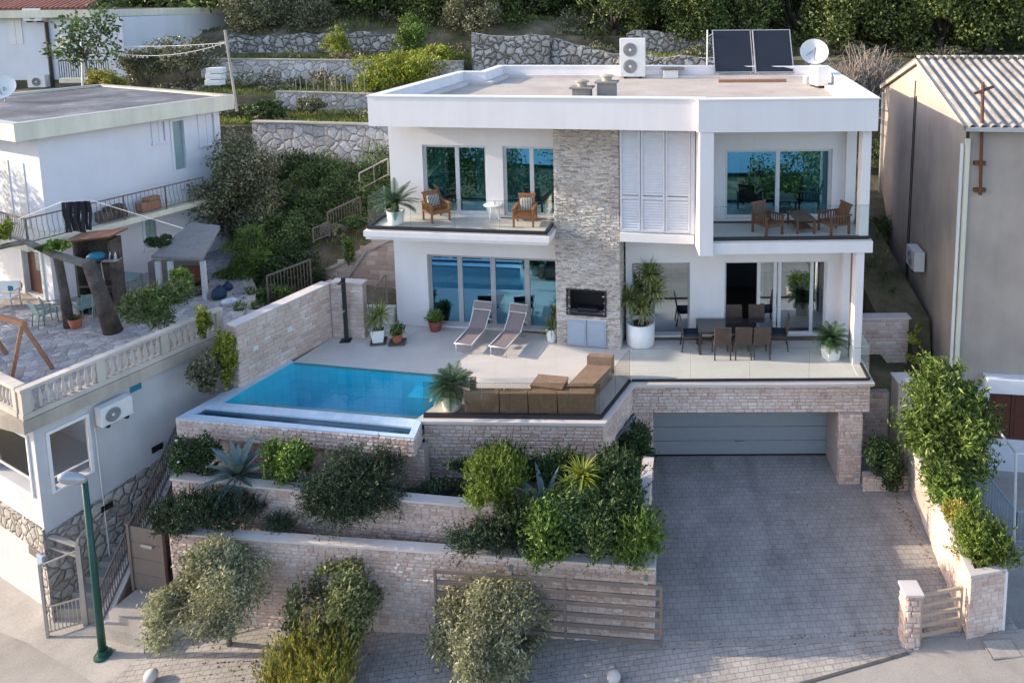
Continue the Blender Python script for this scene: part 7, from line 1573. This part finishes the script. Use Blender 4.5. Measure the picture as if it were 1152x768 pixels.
# litter on the ground
P_ = []
def litter(n, fx):
    for k in range(n): x, y = fx(); P_.append((x, y, zs(x) + .016 if y < 14.9 or x < .6 else -3.02 + (zs(x) + 3.02) * max(0, (20.7 - y) / 6.35) + .012))
litter(420, lambda: (rnd.uniform(-10, .6), 0)) if False else None
for tx_, ty_ in ((-8.0, 14.4), (-5.5, 14.2), (-2.3, 14.0)):
    litter(150, lambda: (rnd.gauss(tx_, .8), min(14.7, rnd.gauss(ty_, .4))))
litter(160, lambda: (rnd.uniform(.9, 8), rnd.gauss(14.5, .08))); litter(90, lambda: (8.0 + rnd.gauss(0, .05) + .1, rnd.uniform(14.9, 18.6))) ; litter(70, lambda: (rnd.uniform(1.1, 7), rnd.uniform(14.9, 20.3))); litter(60, lambda: (rnd.gauss(1.15, .06), rnd.uniform(14.9, 19)))
P_ = np.array(P_); tag(leaf_mesh('fallen_leaves', P_, np.tile([0, 0, 1.0], (len(P_), 1)), .06, .03, 'litter', None, -.2, .1, .35), 'small dry leaves scattered on paving and along wall feet', 'leaf litter', None, 'stuff')
# grass on the garden terraces
G_ = []
def grass(x0, x1, y0, y1, n):
    xs_ = nr.uniform(x0, x1, n); ys_ = nr.uniform(y0, y1, n); G_.append(np.array([[a, b, hz(a, b) + .08] for a, b in zip(xs_, ys_)]))
grass(-19, -7.6, 33.5, 36.7, 7000); grass(-26, -5, 37.3, 41.8, 9000); grass(-28, 6, 42.4, 46.7, 12000); grass(-30, 22, 47.5, 58, 16000); grass(-14.2, -7.6, 26.5, 32.8, 2500); grass(9.4, 11, 24, 32, 150)
g_ = np.concatenate(G_); tag(leaf_mesh('grass', g_, np.tile([0, 0, 1.0], (len(g_), 1)), .34, .035, 'grass', None, 1.6, .6, .6), 'grass and weeds covering the garden terraces', 'grass', None, 'stuff')
# fallen leaves and dirt along the wall foot on the pavement
# ================================================================== CAMERA, LIGHT, WORLD
cam = bpy.data.cameras.new('camera'); co = bpy.data.objects.new('camera', cam); C.objects.link(co)
cam.sensor_width = 36; cam.lens = FP / 1152 * 36; cam.shift_x = (576 - CX) / 1152; cam.shift_y = -(384 - CY) / 1152; cam.clip_start = .5; cam.clip_end = 9000
co.matrix_world = Matrix.Translation(EYE) @ Matrix((RT, UP, -FW)).transposed().to_4x4(); bpy.context.scene.camera = co
SEL, SAZ = math.radians(20), math.atan2(.06, -1)          # sun from the left, a little behind the facade
sd = Vector((math.cos(SAZ) * math.cos(SEL), math.sin(SAZ) * math.cos(SEL), math.sin(SEL)))
su = bpy.data.lights.new('sun', 'SUN'); su.energy = SUN_E; su.angle = math.radians(.55); su.color = (1, .85, .66)
so_ = bpy.data.objects.new('sun', su); C.objects.link(so_); so_.rotation_euler = (-sd).to_track_quat('-Z', 'Y').to_euler(); so_.location = (-30, 0, 30)
w = bpy.data.worlds.new('World'); bpy.context.scene.world = w; w.use_nodes = True; nt = w.node_tree
sky = nt.nodes.new('ShaderNodeTexSky'); sky.sky_type = 'NISHITA'; sky.sun_disc = False; sky.sun_elevation = SEL; sky.sun_rotation = math.pi / 2 - SAZ; sky.altitude = 50; sky.air_density = 1.0; sky.dust_density = 1.2; sky.ozone_density = 1.5
bg = nt.nodes['Background']; mx = nt.nodes.new('ShaderNodeMix'); mx.data_type = 'RGBA'; mx.blend_type = 'MULTIPLY'; mx.inputs[0].default_value = 1; mx.inputs[7].default_value = (1.03, .95, .935, 1); nt.links.new(sky.outputs[0], mx.inputs[6]); nt.links.new(mx.outputs[2], bg.inputs[0]); bg.inputs[1].default_value = SKY_E
sc = bpy.context.scene; sc.render.engine = 'CYCLES'; sc.view_settings.view_transform = 'Standard'; sc.view_settings.look = 'None'; sc.view_settings.exposure = 0
sc.cycles.use_denoising = True; sc.cycles.max_bounces = 8; sc.cycles.transparent_max_bounces = 24; sc.cycles.diffuse_bounces = 4; sc.cycles.glossy_bounces = 4; sc.cycles.caustics_reflective = False; sc.cycles.caustics_refractive = False
sc.cycles.sample_clamp_indirect = 6
